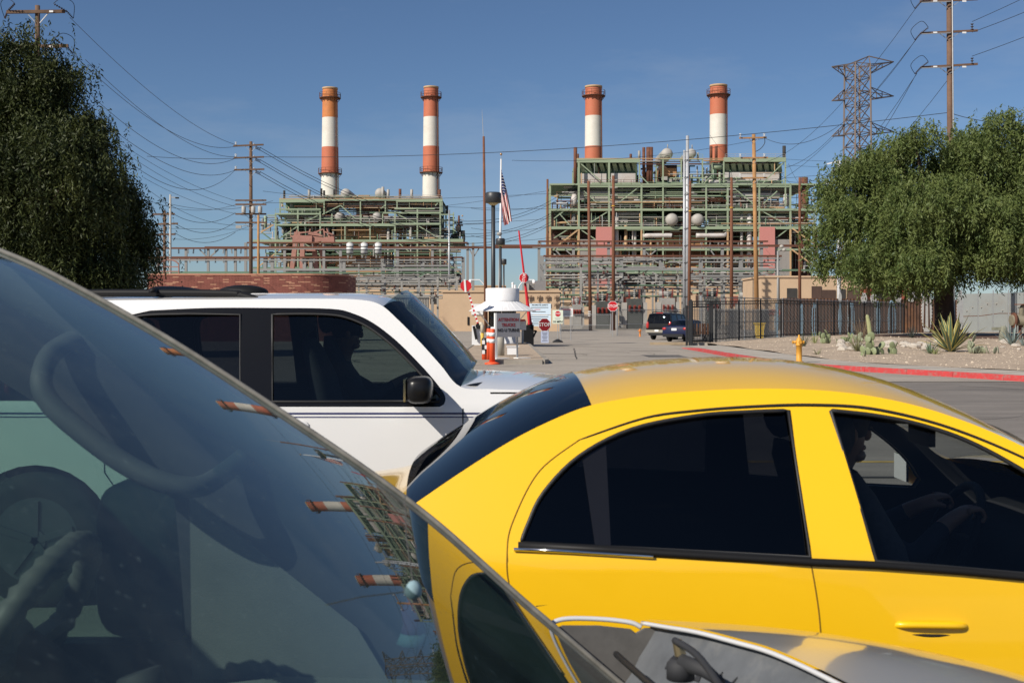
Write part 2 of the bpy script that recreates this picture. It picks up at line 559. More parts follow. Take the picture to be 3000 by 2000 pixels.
def person(name, label, at, shirt, hair_col, hands, parent_note=None, turn=0.0, skin=(0.32, 0.17, 0.11)):
    """seated driver: one continuous skinned body with arms to the wheel and five fingers a hand, head with face"""
    x, y, z = at                                   # hip point
    root = thing(name, label, 'person', at)
    V, E, R = [], [], []
    def vtx(p, r):
        V.append(p); R.append(r); return len(V) - 1
    def chain(i, pts):
        for p, r in pts:
            j = vtx(p, r); E.append((i, j)); i = j
        return i
    pel = vtx((x, y, z), 0.15)
    ch = chain(pel, [((x - 0.02, y, z + 0.18), 0.14), ((x - 0.06, y, z + 0.38), 0.155), ((x - 0.08, y, z + 0.5), 0.12)])
    chain(ch, [((x - 0.07, y, z + 0.57), 0.055), ((x - 0.05, y, z + 0.64), 0.055), ((x - 0.03, y, z + 0.72), 0.088), ((x - 0.025, y, z + 0.80), 0.082)])
    for sd in (-1, 1):
        chain(pel, [((x + 0.1, y + sd * 0.09, z - 0.02), 0.095), ((x + 0.45, y + sd * 0.12, z + 0.08), 0.07), ((x + 0.6, y + sd * 0.12, z - 0.25), 0.05), ((x + 0.68, y + sd * 0.12, z - 0.33), 0.045)])
        hx, hy, hz = hands[0 if sd < 0 else 1]
        sh = (x - 0.06, y + sd * 0.17, z + 0.46)
        el = ((sh[0] + hx) / 2 - 0.02, (sh[1] + hy) / 2 + sd * 0.1, (sh[2] + hz) / 2 - 0.12)
        wr = (hx - 0.09 * (hx - el[0]) / 0.3, hy + sd * 0.012, hz - 0.02)
        wi = chain(ch, [(sh, 0.062), (el, 0.046), (wr, 0.028)])
        pa = chain(wi, [((hx - 0.025, hy, hz + 0.0), 0.03)])
        for k in range(4):
            o = (k - 1.5) * 0.021
            ln = (0.9, 1.0, 0.95, 0.75)[k]
            chain(pa, [((hx + 0.0, hy + o, hz + 0.018), 0.009), ((hx + 0.035 * ln, hy + o, hz + 0.02), 0.0085), ((hx + 0.05 * ln, hy + o, hz - 0.006), 0.008), ((hx + 0.034 * ln, hy + o, hz - 0.026), 0.007)])
        chain(pa, [((hx - 0.01, hy - sd * 0.035, hz - 0.008), 0.0105), ((hx + 0.018, hy - sd * 0.044, hz - 0.016), 0.009)])
    me = bpy.data.meshes.new('body')
    me.from_pydata([(a - x, b - y, c - z) for a, b, c in V], E, [])
    o = bpy.data.objects.new('body', me)
    COL.objects.link(o)
    sk = o.modifiers.new('skin', 'SKIN')
    for i, r in enumerate(R):
        me.skin_vertices[0].data[i].radius = (r, r)
    me.skin_vertices[0].data[0].use_root = True
    ss = o.modifiers.new('sub', 'SUBSURF'); ss.levels = 2; ss.render_levels = 2
    bpy.context.view_layer.update()
    bm_ = bpy.data.meshes.new_from_object(o.evaluated_get(bpy.context.evaluated_depsgraph_get()))
    bpy.data.objects.remove(o)
    bm_.materials.clear()
    bm_.materials.append(shirt)
    bm_.materials.append(mat('skin_%s' % name, skin, 0.5, var=0.08, scale=20))
    for p in bm_.polygons:
        c = p.center
        p.use_smooth = True
        if c.z > 0.565 or any((c - Vector((h[0] - x, h[1] - y, h[2] - z))).length < 0.12 for h in hands):
            p.material_index = 1
    body = add_obj('body', bm_, root)
    hc = Vector((x - 0.02, y, z + 0.76))
    sk_ = MATS['skin_%s' % name]
    MB().ball(hc + Vector((0.076, 0, -0.012)), 0.02, 10, (0.9, 0.65, 1.2)).build('nose', sk_, body, True)
    MB().ball(hc + Vector((0.052, 0, -0.058)), 0.024, 10, (0.9, 1.3, 0.55)).build('mouth', sk_, body, True)
    for sd in (-1, 1):
        MB().ball(hc + Vector((0.035, sd * 0.02, -0.085)), 0.03, 10, (1.1, 1.1, 0.8)).build('chin', sk_, body, True)
        MB().ball(hc + Vector((0.0, sd * 0.088, -0.01)), 0.025, 8, (0.8, 0.35, 1.3)).build('ear', sk_, body, True)
        MB().ball(hc + Vector((0.075, sd * 0.034, 0.015)), 0.012, 8).build('eye', mat('eye', (0.05, 0.04, 0.035), 0.2, var=0.1), body, True)
    hr = MB()
    hr.ball(hc + Vector((-0.02, 0, 0.035)), 0.105, 16, (1.0, 0.95, 0.92))
    hr.build('hair', mat('hair_%s' % name, hair_col, 0.6, var=0.3, scale=40), body, True)
    return root

# ------------------------------------------------------------------ the yellow sedan passing in the near lane
M_yellow = mat('yellow_paint', (0.88, 0.515, 0.006), 0.38, 0.0, var=0.015, scale=1.2, coat=1.0, spec=0.4)
yel = thing('sedan', 'bright yellow small sedan with dark tinted rear windows, passing in the street', 'car', (1.2, 3.88, 0))
def wy(x, z):
    if z < 0.99:
        b = 0.845 - 0.16 * (z - 0.72) ** 2
    else:
        d = z - 0.99
        b = 0.828 - 0.42 * d - 0.16 * d * d
    t = (x - 1.25) / 2.15
    return b * (1 - 0.09 * abs(t) ** 3.2)
wyg = lambda x, z: (0.828 - 0.42 * (z - 0.99) - 0.16 * (z - 0.99) ** 2) * (1 - 0.09 * abs((x - 1.25) / 2.15) ** 3.2)
Y = Shell(yel, 3.88, wy, M_yellow)
rail_px = [(950, 1158), (1060, 1083), (1170, 1014), (1260, 968), (1345, 934), (1430, 916), (1540, 902), (1700, 893), (1850, 894), (1980, 906), (2100, 930), (2200, 961), (2300, 1001), (2420, 1061), (2560, 1142), (2690, 1222)]
rail = cr_spline([(-0.92, 0.95), (-0.62, 0.99), (-0.38, 1.03)] + Y.pxs(rail_px) + [(1.98, 0.985), (2.4, 0.93), (2.85, 0.84), (3.15, 0.72), (3.28, 0.6)], 6)
ir = lambda px: min(range(len(rail)), key=lambda i: abs(rail[i][0] - Y.px(*px)[0]))
i_rg0, i_rg1, i_ws0, i_ws1 = ir((930, 1170)), ir((1352, 932)), ir((2430, 1066)), ir((2690, 1222))
outer = rail + [(3.32, 0.45), (3.28, 0.24), (2.9, 0.2)] + arch(2.52, 0.34, 0.2)[::-1] + [(1.3, 0.19)] + arch(0.0, 0.34, 0.2)[::-1] + [(-0.6, 0.22), (-0.98, 0.34), (-1.02, 0.6), (-0.99, 0.9)]
rw = cr_spline(Y.pxs([(1197, 1246), (1212, 1205), (1248, 1132), (1330, 1048), (1450, 986), (1600, 955), (1720, 946), (1811, 943)]), 5) + Y.pxs([(1862, 1281)])
fw = Y.pxs([(2013, 1288), (1908, 944)]) + cr_spline(Y.pxs([(1912, 943), (2010, 954), (2110, 974), (2220, 1011), (2340, 1074), (2470, 1158), (2560, 1232), (2620, 1300)]), 5) + Y.pxs([(2600, 1330), (2352, 1318)])
M_tint = glass('limo_tint_glass', (0.05, 0.054, 0.065), 1.5)
M_clear = glass('car_glass', (0.72, 0.76, 0.75), 1.5)
for sd in (-1, 1):
    pnl = Y.sheet('side_panel', M_yellow, outer, [rw, fw], 0.03, sd)
    Y.sheet('side_lining', M_cabin, [p for p in outer], [rw, fw], 0.06, sd, -0.035, pnl)
    for h, mt in ((rw, M_tint), (fw, M_clear)):
        wn = Y.sheet('window', mt, h, (), 0.05, sd, -0.014, None, wyg)
        Y.reveal('window_rubber', M_rubber, h, 0.001, -0.034, sd, wn)
        Y.line('window_seal', M_rubber, h, 0.006, sd, -0.002, True, wn)
    Y.sheet('window_divider', mat('divider_grey', (0.008, 0.008, 0.01), 0.2), Y.pxs([(1338, 1052), (1392, 1016), (1404, 1262), (1368, 1260)]), (), 0.05, sd, -0.010, None, wyg)
    # belt moulding, door gaps, roof gutter
    Y.line('belt_moulding', M_trim, Y.pxs([(1190, 1252), (1400, 1263), (1640, 1277), (1862, 1290), (2013, 1297), (2200, 1310), (2352, 1324), (2600, 1342)]), 0.011, sd, 0.002)
    Y.line('belt_chrome', M_chrome, Y.pxs([(1180, 1259), (1300, 1264), (1500, 1277)]), 0.005, sd, 0.008)
    gut = cr_spline(Y.pxs([(1330, 1010), (1480, 960), (1600, 943), (1740, 933), (1870, 930), (2000, 938), (2150, 972), (2300, 1028), (2450, 1102), (2600, 1195)]), 6)
    Y.line('roof_gutter', M_gap, gut, [0.0015 + 0.0035 * math.sin(math.pi * min(1, k / (len(gut) - 1) * 1.05)) ** 0.5 for k in range(len(gut))], sd, 0.0)
    Y.line('door_gap', M_ygap, cr_spline(Y.pxs([(1862, 1290), (1880, 1400), (1895, 1560)]) + [(0.85, 0.3)], 6), 0.002, sd, 0.0)
    Y.line('door_gap', M_ygap, cr_spline(Y.pxs([(1330, 1010), (1240, 1080), (1185, 1180), (1165, 1260), (1180, 1380)]) + [(0.12, 0.62)], 8), 0.0018, sd, 0.0)
    for hx, hy in ((2140, 1440), (1285, 1392)):
        hxz = Y.px(hx, hy)
        c = Vector(Y.pt(hxz[0], hxz[1], sd, 0.003))
        if hx > 2000:
            hd = MB().path(cr_spline([c + Vector((-0.09, -sd * 0.012, 0.004)), c + Vector((-0.06, sd * 0.004, 0.008)), c + Vector((0.06, sd * 0.004, 0.006)), c + Vector((0.09, -sd * 0.012, 0.0))], 5), 0.009, 10).build('door_handle', M_yellow, yel, True)
            MB().path(cr_spline([c + Vector((-0.075, -sd * 0.007, -0.016)), c + Vector((0, -sd * 0.006, -0.021)), c + Vector((0.07, -sd * 0.007, -0.018))], 4), [0.001, 0.003, 0.005, 0.006, 0.006, 0.006, 0.005, 0.003, 0.001], 6).build('handle_gap_shade', M_gap, hd, True)  # dark crescent drawn in as the shadow line below the handle
        else:
            MB().path(cr_spline([c + Vector((-0.06, -sd * 0.006, 0.0)), c + Vector((0, -sd * 0.006, 0.006)), c + Vector((0.07, -sd * 0.006, -0.004))], 4), 0.002, 6).build('handle_gap_shade', M_gap, yel, True)
    mr = Vector(Y.pt(1.62, 1.0, sd, 0.1))
    mo = MB().ball(mr, 0.1, 14, (0.6, 0.95, 0.72)).build('door_mirror', M_yellow, yel, True)
    MB().box(mr + Vector((-0.055, 0, 0)), (0.01, 0.15, 0.1)).build('mirror_glass', M_chrome, mo)
    MB().ball((-0.93, 3.88 + sd * 0.68, 0.83), 0.13, 12, (0.35, 0.8, 1.0)).build('tail_lamp', M_amber, yel, True)
    MB().ball((3.12, 3.88 + sd * 0.58, 0.66), 0.16, 12, (0.9, 0.9, 0.5)).build('headlamp', M_lens, yel, True)
    for wx in (0.0, 2.52): wheel(yel, wx, 3.88 + sd * 0.74, 0.3, sd)
lid = Y.top('boot_lid', M_yellow, rail[:i_rg0 + 1], 0.03)
rg = Y.top('rear_window', M_tint, rail[i_rg0:i_rg1 + 1], lambda t: 0.06, 20, 2.2, inset=0.012)
rf = Y.top('roof', M_yellow, rail[i_rg1:i_ws0 + 1], lambda t: 0.052 + 0.012 * math.sin(math.pi * t), 32, 2.4)
Y.top('roof_lining', M_cabin, rail[i_rg1:i_ws0 + 1], lambda t: 0.04, 12, 2.4, -0.03, rf, 0.02)
Y.top('windscreen', M_clear, rail[i_ws0:i_ws1 + 1], lambda t: 0.07, 20, 2.2, inset=0.012)
Y.top('bonnet', M_yellow, rail[i_ws1:], lambda t: 0.05 * (1 - 0.4 * t), 24)
nose = [[(3.28 + 0.08 * (1 - (j / 6 - 1) ** 2) - 0.06 * abs(k - 2) / 2, 3.88 + (j / 6 - 1) * 0.76, 0.24 + 0.09 * k) for j in range(13)] for k in range(5)]
MB().grid(nose).build('front_bumper', M_yellow, yel, True)
tail = [[(-0.96 - 0.09 * (1 - (j / 6 - 1) ** 2), 3.88 + (j / 6 - 1) * 0.76, 0.25 + 0.11 * k) for j in range(13)] for k in range(7)]
MB().grid(tail).build('rear_bumper', M_yellow, yel, True)
c3 = Vector((0.16, 3.88, 1.37))
MB().box(c3, (0.05, 0.26, 0.03)).build('brake_lamp', M_amber, yel)
# parcel shelf, floor, seats, wheel and dash
MB().box((-0.05, 3.88, 0.98), (0.6, 1.3, 0.04)).build('parcel_shelf', M_cabin, yel)
MB().box((1.0, 3.88, 0.34), (2.6, 1.4, 0.06)).build('cabin_floor', M_cabin, yel)
for sy in (3.53, 4.23):
    seat(yel, 1.12, sy, 0.56, M_fabric, 0.6)
    seat(yel, 0.2, sy, 0.58, M_fabric, 0.5)
dsh = []
for j in range(9):
    yy = 3.22 + j * 0.165
    dsh.append([(1.92, yy, 0.6), (1.72, yy, 0.62), (1.66, yy, 0.78), (1.70, yy, 0.88), (1.85, yy, 0.92), (2.05, yy, 0.92)])
MB().grid(dsh).build('dashboard', M_cabin, yel, True)
steer(yel, (1.56, 4.23, 0.84), 0.18, M_cabin, 0.42)
MB().box((1.33, 3.88, 1.22), (0.02, 0.2, 0.06)).build('rear_view_mirror', M_trim, yel)
person('person', 'driver in dark shirt at the wheel of the yellow sedan', (1.2, 4.23, 0.44), mat('dark_shirt', (0.03, 0.03, 0.045), 0.9, var=0.2), (0.02, 0.014, 0.01), [(1.56, 4.08, 0.93), (1.56, 4.38, 0.93)])

# ------------------------------------------------------------------ the white sport utility car in the middle lane
M_white = mat('white_paint', (0.74, 0.735, 0.73), 0.4, 0.0, var=0.015, scale=1.5, coat=1.0, spec=0.4)
suv = thing('suv', 'white sport utility car with black roof rack and dark windows, passing in the street', 'car', (-1.2, 7.47, 0))
def ws(x, z):
    if z < 1.12:
        b = 0.905 - 0.10 * (z - 0.85) ** 2
    else:
        d = z - 1.12
        b = 0.893 - 0.24 * d - 0.10 * d * d
    t = (x + 1.25) / 2.35
    return b * (1 - 0.07 * abs(t) ** 4)
wsg = lambda x, z: (0.893 - 0.24 * (z - 1.12) - 0.10 * (z - 1.12) ** 2) * (1 - 0.07 * abs((x + 1.25) / 2.35) ** 4)
S = Shell(suv, 7.47, ws, M_white)
srail = cr_spline([(-3.42, 1.18), (-3.36, 1.45), (-3.28, 1.60), (-3.1, 1.668), (-2.6, 1.69)] + S.pxs([(300, 689), (560, 687), (720, 686), (820, 688), (872, 699), (915, 735), (965, 786), (1012, 838), (1058, 888)]) + [(-0.1, 1.205), (0.2, 1.19), (0.7, 1.13), (1.0, 1.05), (1.09, 0.95)], 6)
sr = lambda xz: min(range(len(srail)), key=lambda i: (srail[i][0] - xz[0]) ** 2 + (srail[i][1] - xz[1]) ** 2)
k0, k1, k2, k3 = sr((-3.42, 1.18)), sr((-3.2, 1.64)), sr(S.px(880, 704)), sr(S.px(1058, 888))
souter = srail + [(1.13, 0.7), (1.1, 0.42), (0.75, 0.38)] + arch(0.22, 0.43, 0.36)[::-1] + [(-1.2, 0.34)] + arch(-2.62, 0.43, 0.36)[::-1] + [(-3.2, 0.4), (-3.5, 0.5), (-3.52, 0.85)]
fw2 = cr_spline(S.pxs([(625, 722), (700, 721), (770, 724), (815, 736), (855, 757), (900, 792), (945, 836), (985, 880), (1012, 912)]), 4) + S.pxs([(1008, 922), (625, 922)])
rw2 = S.pxs([(552, 722), (552, 922), (286, 922)]) + cr_spline(S.pxs([(286, 800), (291, 752), (308, 730), (345, 723), (430, 721)]), 4)
qw2 = [(-2.36, 1.14), (-2.42, 1.58), (-2.5, 1.61), (-3.18, 1.6), (-3.24, 1.56), (-3.26, 1.18), (-3.2, 1.14)]
dlo = cr_spline(S.pxs([(345, 713), (480, 707), (620, 707), (760, 709), (812, 720), (858, 742), (908, 780), (955, 826), (995, 870), (1022, 908), (1020, 928)]), 4) + S.pxs([(1010, 934), (625, 934), (276, 934)]) + cr_spline(S.pxs([(276, 800), (282, 748), (300, 723)]), 4)
M_sglass = glass('suv_side_glass', (0.36, 0.43, 0.42), 1.5)
M_sdark = glass('suv_rear_glass', (0.16, 0.175, 0.19), 1.5)
for sd in (-1, 1):
    pn = S.sheet('side_panel', M_white, souter, [dlo, qw2], 0.035, sd)
    S.sheet('side_lining', M_cabin, souter, [dlo, qw2], 0.07, sd, -0.05, pn)
    fr = S.sheet('window_frame', mat('gloss_black', (0.006, 0.006, 0.007), 0.2, var=0.05, spec=0.3), dlo, [fw2, rw2], 0.04, sd, -0.004)
    S.sheet('pillar_lining', M_cabin, dlo, [fw2, rw2], 0.06, sd, -0.045, fr)
    for h, mt in ((fw2, M_sglass), (rw2, M_sdark), (qw2, M_sdark)):
        wn = S.sheet('window', mt, h, (), 0.06, sd, -0.018, None, wsg)
        S.reveal('window_rubber', M_rubber, h, 0.0, -0.05, sd, wn)
        S.line('window_seal', M_rubber, h, 0.008, sd, -0.004, True, wn)
    M_pin = mat('blue_pinstripe', (0.03, 0.035, 0.12), 0.4, var=0.05)
    for dz in (0.0, -0.022):
        st = MB()
        a = [S.pt(x, 1.078 + dz, sd, 0.0015) for x in np.linspace(-3.4, 0.85, 40)]
        b = [S.pt(x, 1.068 + dz if dz == 0 else 1.072 + dz, sd, 0.0015) for x in np.linspace(-3.4, 0.85, 40)]
        st.grid([a, b]).build('pinstripe', M_pin, suv)
    for gx in (-1.40, -0.27, -2.24):
        S.line('door_gap', M_gap, [(gx, 1.1), (gx, 0.75), (gx + (0.02 if gx > -2 else 0.2), 0.45)], 0.004, sd)
    for hx in (-1.22, -2.08):
        c = Vector(S.pt(hx, 1.005, sd, 0.012))
        hb = MB().ball(c + Vector((0, -sd * 0.01, 0)), 0.11, 16, (1.0, 0.1, 0.36)).build('door_handle', M_white, suv, True)
        MB().path([c + Vector((-0.075, sd * 0.006, -0.028)), c + Vector((0.075, sd * 0.006, -0.028))], 0.011, 6).build('handle_gap_shade', M_gap, hb)
    mc = Vector(S.pt(-0.50, 1.21, sd, 0.13))
    q8 = lambda v, e: math.copysign(abs(v) ** e, v)
    mo = MB().grid([[mc + Vector((0.072 * q8(math.cos(th), 0.6) , 0.11 * q8(math.sin(th), 0.6) * q8(math.cos(a), 0.6), 0.075 * q8(math.sin(th), 0.6) * q8(math.sin(a), 0.6))) for a in [2 * math.pi * k / 20 for k in range(20)]] for th in np.linspace(0.01, 3.13, 12)], True).build('door_mirror', mat('mirror_black', (0.009, 0.009, 0.01), 0.3, var=0.1, spec=0.3), suv, True)
    MB().beam(mc + Vector((0.02, -sd * 0.16, -0.05)), mc, 0.05, 0.08).build('mirror_arm', M_trim, mo)
    MB().box(mc + Vector((-0.075, 0, 0)), (0.012, 0.17, 0.12)).build('mirror_glass', M_chrome, mo)
    rk = MB()
    rk.path(cr_spline([S.pt(x, z, sd, -0.09) for x, z in ((-3.2, 1.69), (-3.05, 1.73), (-2.4, 1.74), (-1.66, 1.738), (-1.55, 1.725), (-1.46, 1.70))], 6), 0.022, 8)
    rk.build('roof_rack_rail', M_trim, suv, True)
    MB().ball((-3.46, 7.47 + sd * 0.76, 1.0), 0.16, 12, (0.3, 0.5, 1.2)).build('tail_lamp', M_amber, suv, True)
    MB().ball((1.05, 7.47 + sd * 0.66, 0.86), 0.16, 12, (0.5, 1.1, 0.6)).build('headlamp', M_lens, suv, True)
    for wx in (0.22, -2.62): wheel(suv, wx, 7.47 + sd * 0.78, 0.375, sd, 0.24)
bar = MB()
for bx in (-2.05, -2.95):
    bar.path(cr_spline([(bx, 7.47 - 0.66, 1.735), (bx, 7.47 - 0.58, 1.755), (bx, 7.47, 1.768), (bx, 7.47 + 0.58, 1.755), (bx, 7.47 + 0.66, 1.735)], 6), 0.024, 8)
    bar.build('roof_rack_bar', M_trim, suv, True); bar = MB()
MB().ball((-1.62, 7.2, 1.752), 0.14, 16, (1.1, 0.7, 0.32)).build('roof_pod', M_trim, suv, True)
S.top('tailgate_glass', M_sdark, srail[k0:k1 + 1], 0.05, 16, 2.4)
rf = S.top('roof', M_white, srail[k1:k2 + 1], lambda t: 0.045, 28, 2.6)
S.top('roof_lining', M_cabin, srail[k1:k2 + 1], 0.03, 10, 2.6, -0.04, rf, 0.02)
for ry in (-0.35, -0.12, 0.12, 0.35):
    MB().path([(x, 7.47 + ry, 1.738) for x in np.linspace(-3.0, -0.85, 12)], 0.007, 6).build('roof_rib', M_white, rf, True)
S.top('windscreen', glass('suv_windscreen', (0.35, 0.45, 0.45), 1.5), srail[k2:k3 + 1], lambda t: 0.13, 20, 2.2, inset=0.012)
S.top('bonnet', M_white, srail[k3:], lambda t: 0.06 * (1 - 0.3 * t), 24)
MB().path([S.pt(x, 1.185, -1, 0.002) for x in np.linspace(-0.12, 0.75, 14)], 0.004, 6).build('bonnet_gap', M_gap, suv)
cowl = [[(-0.36 + 0.12 * (1 - (j / 8 - 1) ** 2) + 0.16 * k, 7.47 + (j / 8 - 1) * 0.8, 1.215 + 0.03 * (1 - (j / 8 - 1) ** 2) + 0.01 * k) for j in range(17)] for k in range(2)]
MB().grid(cowl).build('windscreen_cowl', M_trim, suv, True)
MB().grid([[(1.1 + 0.1 * (1 - (j / 6 - 1) ** 2), 7.47 + (j / 6 - 1) * 0.86, 0.42 + 0.09 * k) for j in range(13)] for k in range(7)]).build('front_bumper', M_white, suv, True)
MB().grid([[(-3.5 - 0.08 * (1 - (j / 6 - 1) ** 2), 7.47 + (j / 6 - 1) * 0.86, 0.45 + 0.12 * k) for j in range(13)] for k in range(7)]).build('tailgate', M_white, suv, True)
MB().box((-1.2, 7.47, 0.5), (4.0, 1.5, 0.08)).build('cabin_floor', M_cabin, suv)
for sy in (7.08, 7.86):
    seat(suv, -1.05, sy, 0.86, M_fabric, 0.62)
    seat(suv, -2.0, sy, 0.86, M_fabric, 0.55)
dsh = []
for j in range(9):
    yy = 6.72 + j * 0.19
    dsh.append([(-0.2, yy, 0.8), (-0.52, yy, 0.85), (-0.55, yy, 1.05), (-0.46, yy, 1.14), (-0.3, yy, 1.17), (-0.05, yy, 1.16)])
MB().grid(dsh).build('dashboard', M_cabin, suv, True)
steer(suv, (-0.66, 7.86, 1.12), 0.19, M_cabin, 0.42)
MB().box((-0.62, 7.47, 1.52), (0.02, 0.24, 0.07)).build('rear_view_mirror', M_trim, suv)
person('person', 'driver in grey top at the wheel of the white sport utility car', (-1.05, 7.86, 0.74), mat('grey_top', (0.08, 0.08, 0.085), 0.9, var=0.2), (0.03, 0.02, 0.012), [(-0.66, 7.71, 1.21), (-0.66, 8.01, 1.21)])

# ------------------------------------------------------------------ the van parked at the near kerb, seen across its windscreen
M_silver = mat('silver_van_paint', (0.56, 0.57, 0.58), 0.3, 0.35, var=0.03, scale=2, coat=1.0)
M_vgrey = mat('van_cabin_grey', (0.11, 0.12, 0.115), 0.75, var=0.12, scale=8, bump=0.15, bscale=400)
M_vdark = mat('van_cabin_dark', (0.022, 0.023, 0.027), 0.75, var=0.15, scale=10)
M_cowl = mat('cowl_plastic', (0.10, 0.107, 0.117), 0.55, var=0.2, scale=14, dirt=(0.26, 0.25, 0.23), dscale=5, damt=0.5)
van = thing('van', 'silver minivan parked at the kerb, seen across its dusty windscreen', 'van', (-0.6, 1.52, 0))
YF, YN = 2.30, 0.74
def vp(dx, dy, y=YF):
    q = P(dx * DK, dy * DK, y)
    return (q.x, q.z)
edge = cr_spline([(-1.62, 1.93), (-1.28, 1.83)] + [vp(*p) for p in [(0, 580), (180, 665), (420, 802), (700, 985), (870, 1102), (1000, 1202), (1100, 1290), (1200, 1380), (1310, 1474), (1420, 1568), (1500, 1632)]], 6)
NW = 36
def wsurf(i, t, off=0.0):
    x, z = edge[i]
    a, b = edge[max(0, i - 1)], edge[min(len(edge) - 1, i + 1)]
    tx, tz = b[0] - a[0], b[1] - a[1]
    l = math.hypot(tx, tz)
    nx, nz_ = -tz / l, tx / l
    bl = 0.02 * (1 - (2 * t - 1) ** 2) + off
    fx = 0.05 * (1 - (2 * t - 1) ** 2) * (i / len(edge)) ** 2
    return (x + nx * bl + fx, YN + (YF - YN) * t, z + nz_ * bl)
rows = [[wsurf(i, j / NW) for j in range(NW + 1)] for i in range(12, len(edge))]
MB().grid(rows).build('windscreen', glass('dusty_windscreen', (0.38, 0.52, 0.48), 1.5, 0.0, 0.075, (0.32, 0.42, 0.39)), van, True)
for t, yy, nm in ((1.0, YF, 'far'), (0.0, YN, 'near')):
    s_ = 1 if t else -1
    pl = MB()
    pl.grid([[Vector(wsurf(i, t, -0.004)) + Vector((0, s_ * a, b)) for a, b in ((-0.012, 0.0), (-0.004, 0.007), (0.02, 0.009), (0.05, -0.002), (0.075, -0.05))] for i in range(len(edge))])
    pr = pl.build('windscreen_pillar', M_silver, van, True)
    MB().path([Vector(wsurf(i, t, 0.004)) + Vector((0, s_ * -0.004, 0)) for i in range(6, len(edge))], 0.005, 8).build('windscreen_seal', mat('weathered_seal', (0.2, 0.19, 0.17), 0.7, var=0.3, scale=30), pr, True)
    # inner pillar trim
    MB().grid([[Vector(wsurf(i, t)) + Vector((a, s_ * b, c)) for a, b, c in ((-0.01, -0.03, -0.012), (-0.035, -0.035, -0.045), (-0.07, 0.01, -0.085), (-0.07, 0.05, -0.09))] for i in range(len(edge))]).build('pillar_trim', M_vgrey, pr, True)
MB().grid([[(-1.62 - 0.1 * i, YN + (YF - YN) * j / 10, 1.93 + 0.04 * math.sin(math.pi * j / 10) + 0.012 * i) for j in range(11)] for i in range(20)]).build('roof', M_silver, van, True)
MB().grid([[(-1.5 - 0.1 * i, YN + (YF - YN) * j / 10, 1.87) for j in range(11)] for i in range(20)]).build('roof_lining', M_vgrey, van, True)
# doors: side sheets with window openings, lining inside
win = [(-0.635, 0.965), (-0.655, 1.27), (-1.02, 1.50), (-1.4, 1.70), (-1.62, 1.76), (-1.66, 0.965)]
win2 = [(-1.85, 0.965), (-1.85, 1.74), (-2.9, 1.74), (-3.0, 0.965)]
vout = [(p[0], p[1] - 0.05) for p in edge[6:]] + [(0.35, 0.92), (0.9, 0.88), (1.1, 0.84), (1.2, 0.7), (1.22, 0.3)] + arch(0.55, 0.36, 0.24)[::-1] + [(-1.5, 0.22)] + arch(-2.45, 0.36, 0.24)[::-1] + [(-3.3, 0.25), (-3.45, 0.6), (-3.42, 1.6), (-3.3, 1.86), (-1.62, 1.9)]
vw = lambda x, z: 0.86 - 0.06 * max(0, z - 1.0) - (0.05 * max(0, x - 0.4) ** 2)
VS = Shell(van, 1.52, vw, M_silver)
for sd in (-1, 1):
    dp = VS.sheet('side_panel', M_silver, vout, [win, win2], 0.06, sd)
    VS.sheet('door_lining', M_vdark, vout, [win, win2], 0.08, sd, -0.05, dp)
    for h in (win, win2):
        wn = VS.sheet('window', glass('van_side_glass', (0.42, 0.58, 0.52), 1.5), h, (), 0.08, sd, -0.02)
        VS.reveal('window_rubber', M_rubber, h, 0.0, -0.05, sd, wn)
    # quarter trim between the window and the dashboard
    MB().add([(x, 1.52 + sd * 0.795, z) for x, z in ((-0.625, 1.255), (-0.30, 1.0), (-0.24, 0.9), (-0.62, 0.9))], [(0, 1, 2, 3)]).build('quarter_trim', M_vgrey, dp)
    mm = Vector((-0.76, 1.52 + sd * 1.03, 1.09))
    mo = MB()
    mo.grid([[mm + Vector((0.118 * math.copysign(abs(math.cos(a)) ** 0.45, math.cos(a)) * k[0], k[1] * sd, 0.165 * math.copysign(abs(math.sin(a)) ** 0.45, math.sin(a)) * k[0])) for a in [2 * math.pi * q / 28 for q in range(28)]] for k in ((0.0, -0.06), (0.9, -0.06), (1.0, -0.03), (1.0, 0.06), (0.85, 0.09), (0, 0.1))], True)
    mr = mo.build('door_mirror', M_vdark, van, True)
    MB().beam(mm + Vector((0.08, -sd * 0.2, -0.1)), mm + Vector((0.02, 0, -0.08)), 0.06, 0.05).build('mirror_arm', M_vdark, mr)
    for wx in (0.55, -2.45): wheel(van, wx, 1.52 + sd * 0.76, 0.33, sd)
# grab handle on the far pillar
gh = [(vp(*p, yy), yy) for p, yy in [((190, 770), 2.3), ((120, 810), 2.26), ((95, 870), 2.2), ((115, 925), 2.185), ((185, 990), 2.18), ((280, 1060), 2.18), ((370, 1106), 2.18), ((450, 1118), 2.2), ((500, 1096), 2.25), ((560, 1050), 2.3)]]
MB().path(cr_spline([(x, yy, z) for (x, z), yy in gh], 6), 0.020, 10).build('grab_handle', mat('handle_grey', (0.06, 0.064, 0.066), 0.7, var=0.1), van, True)
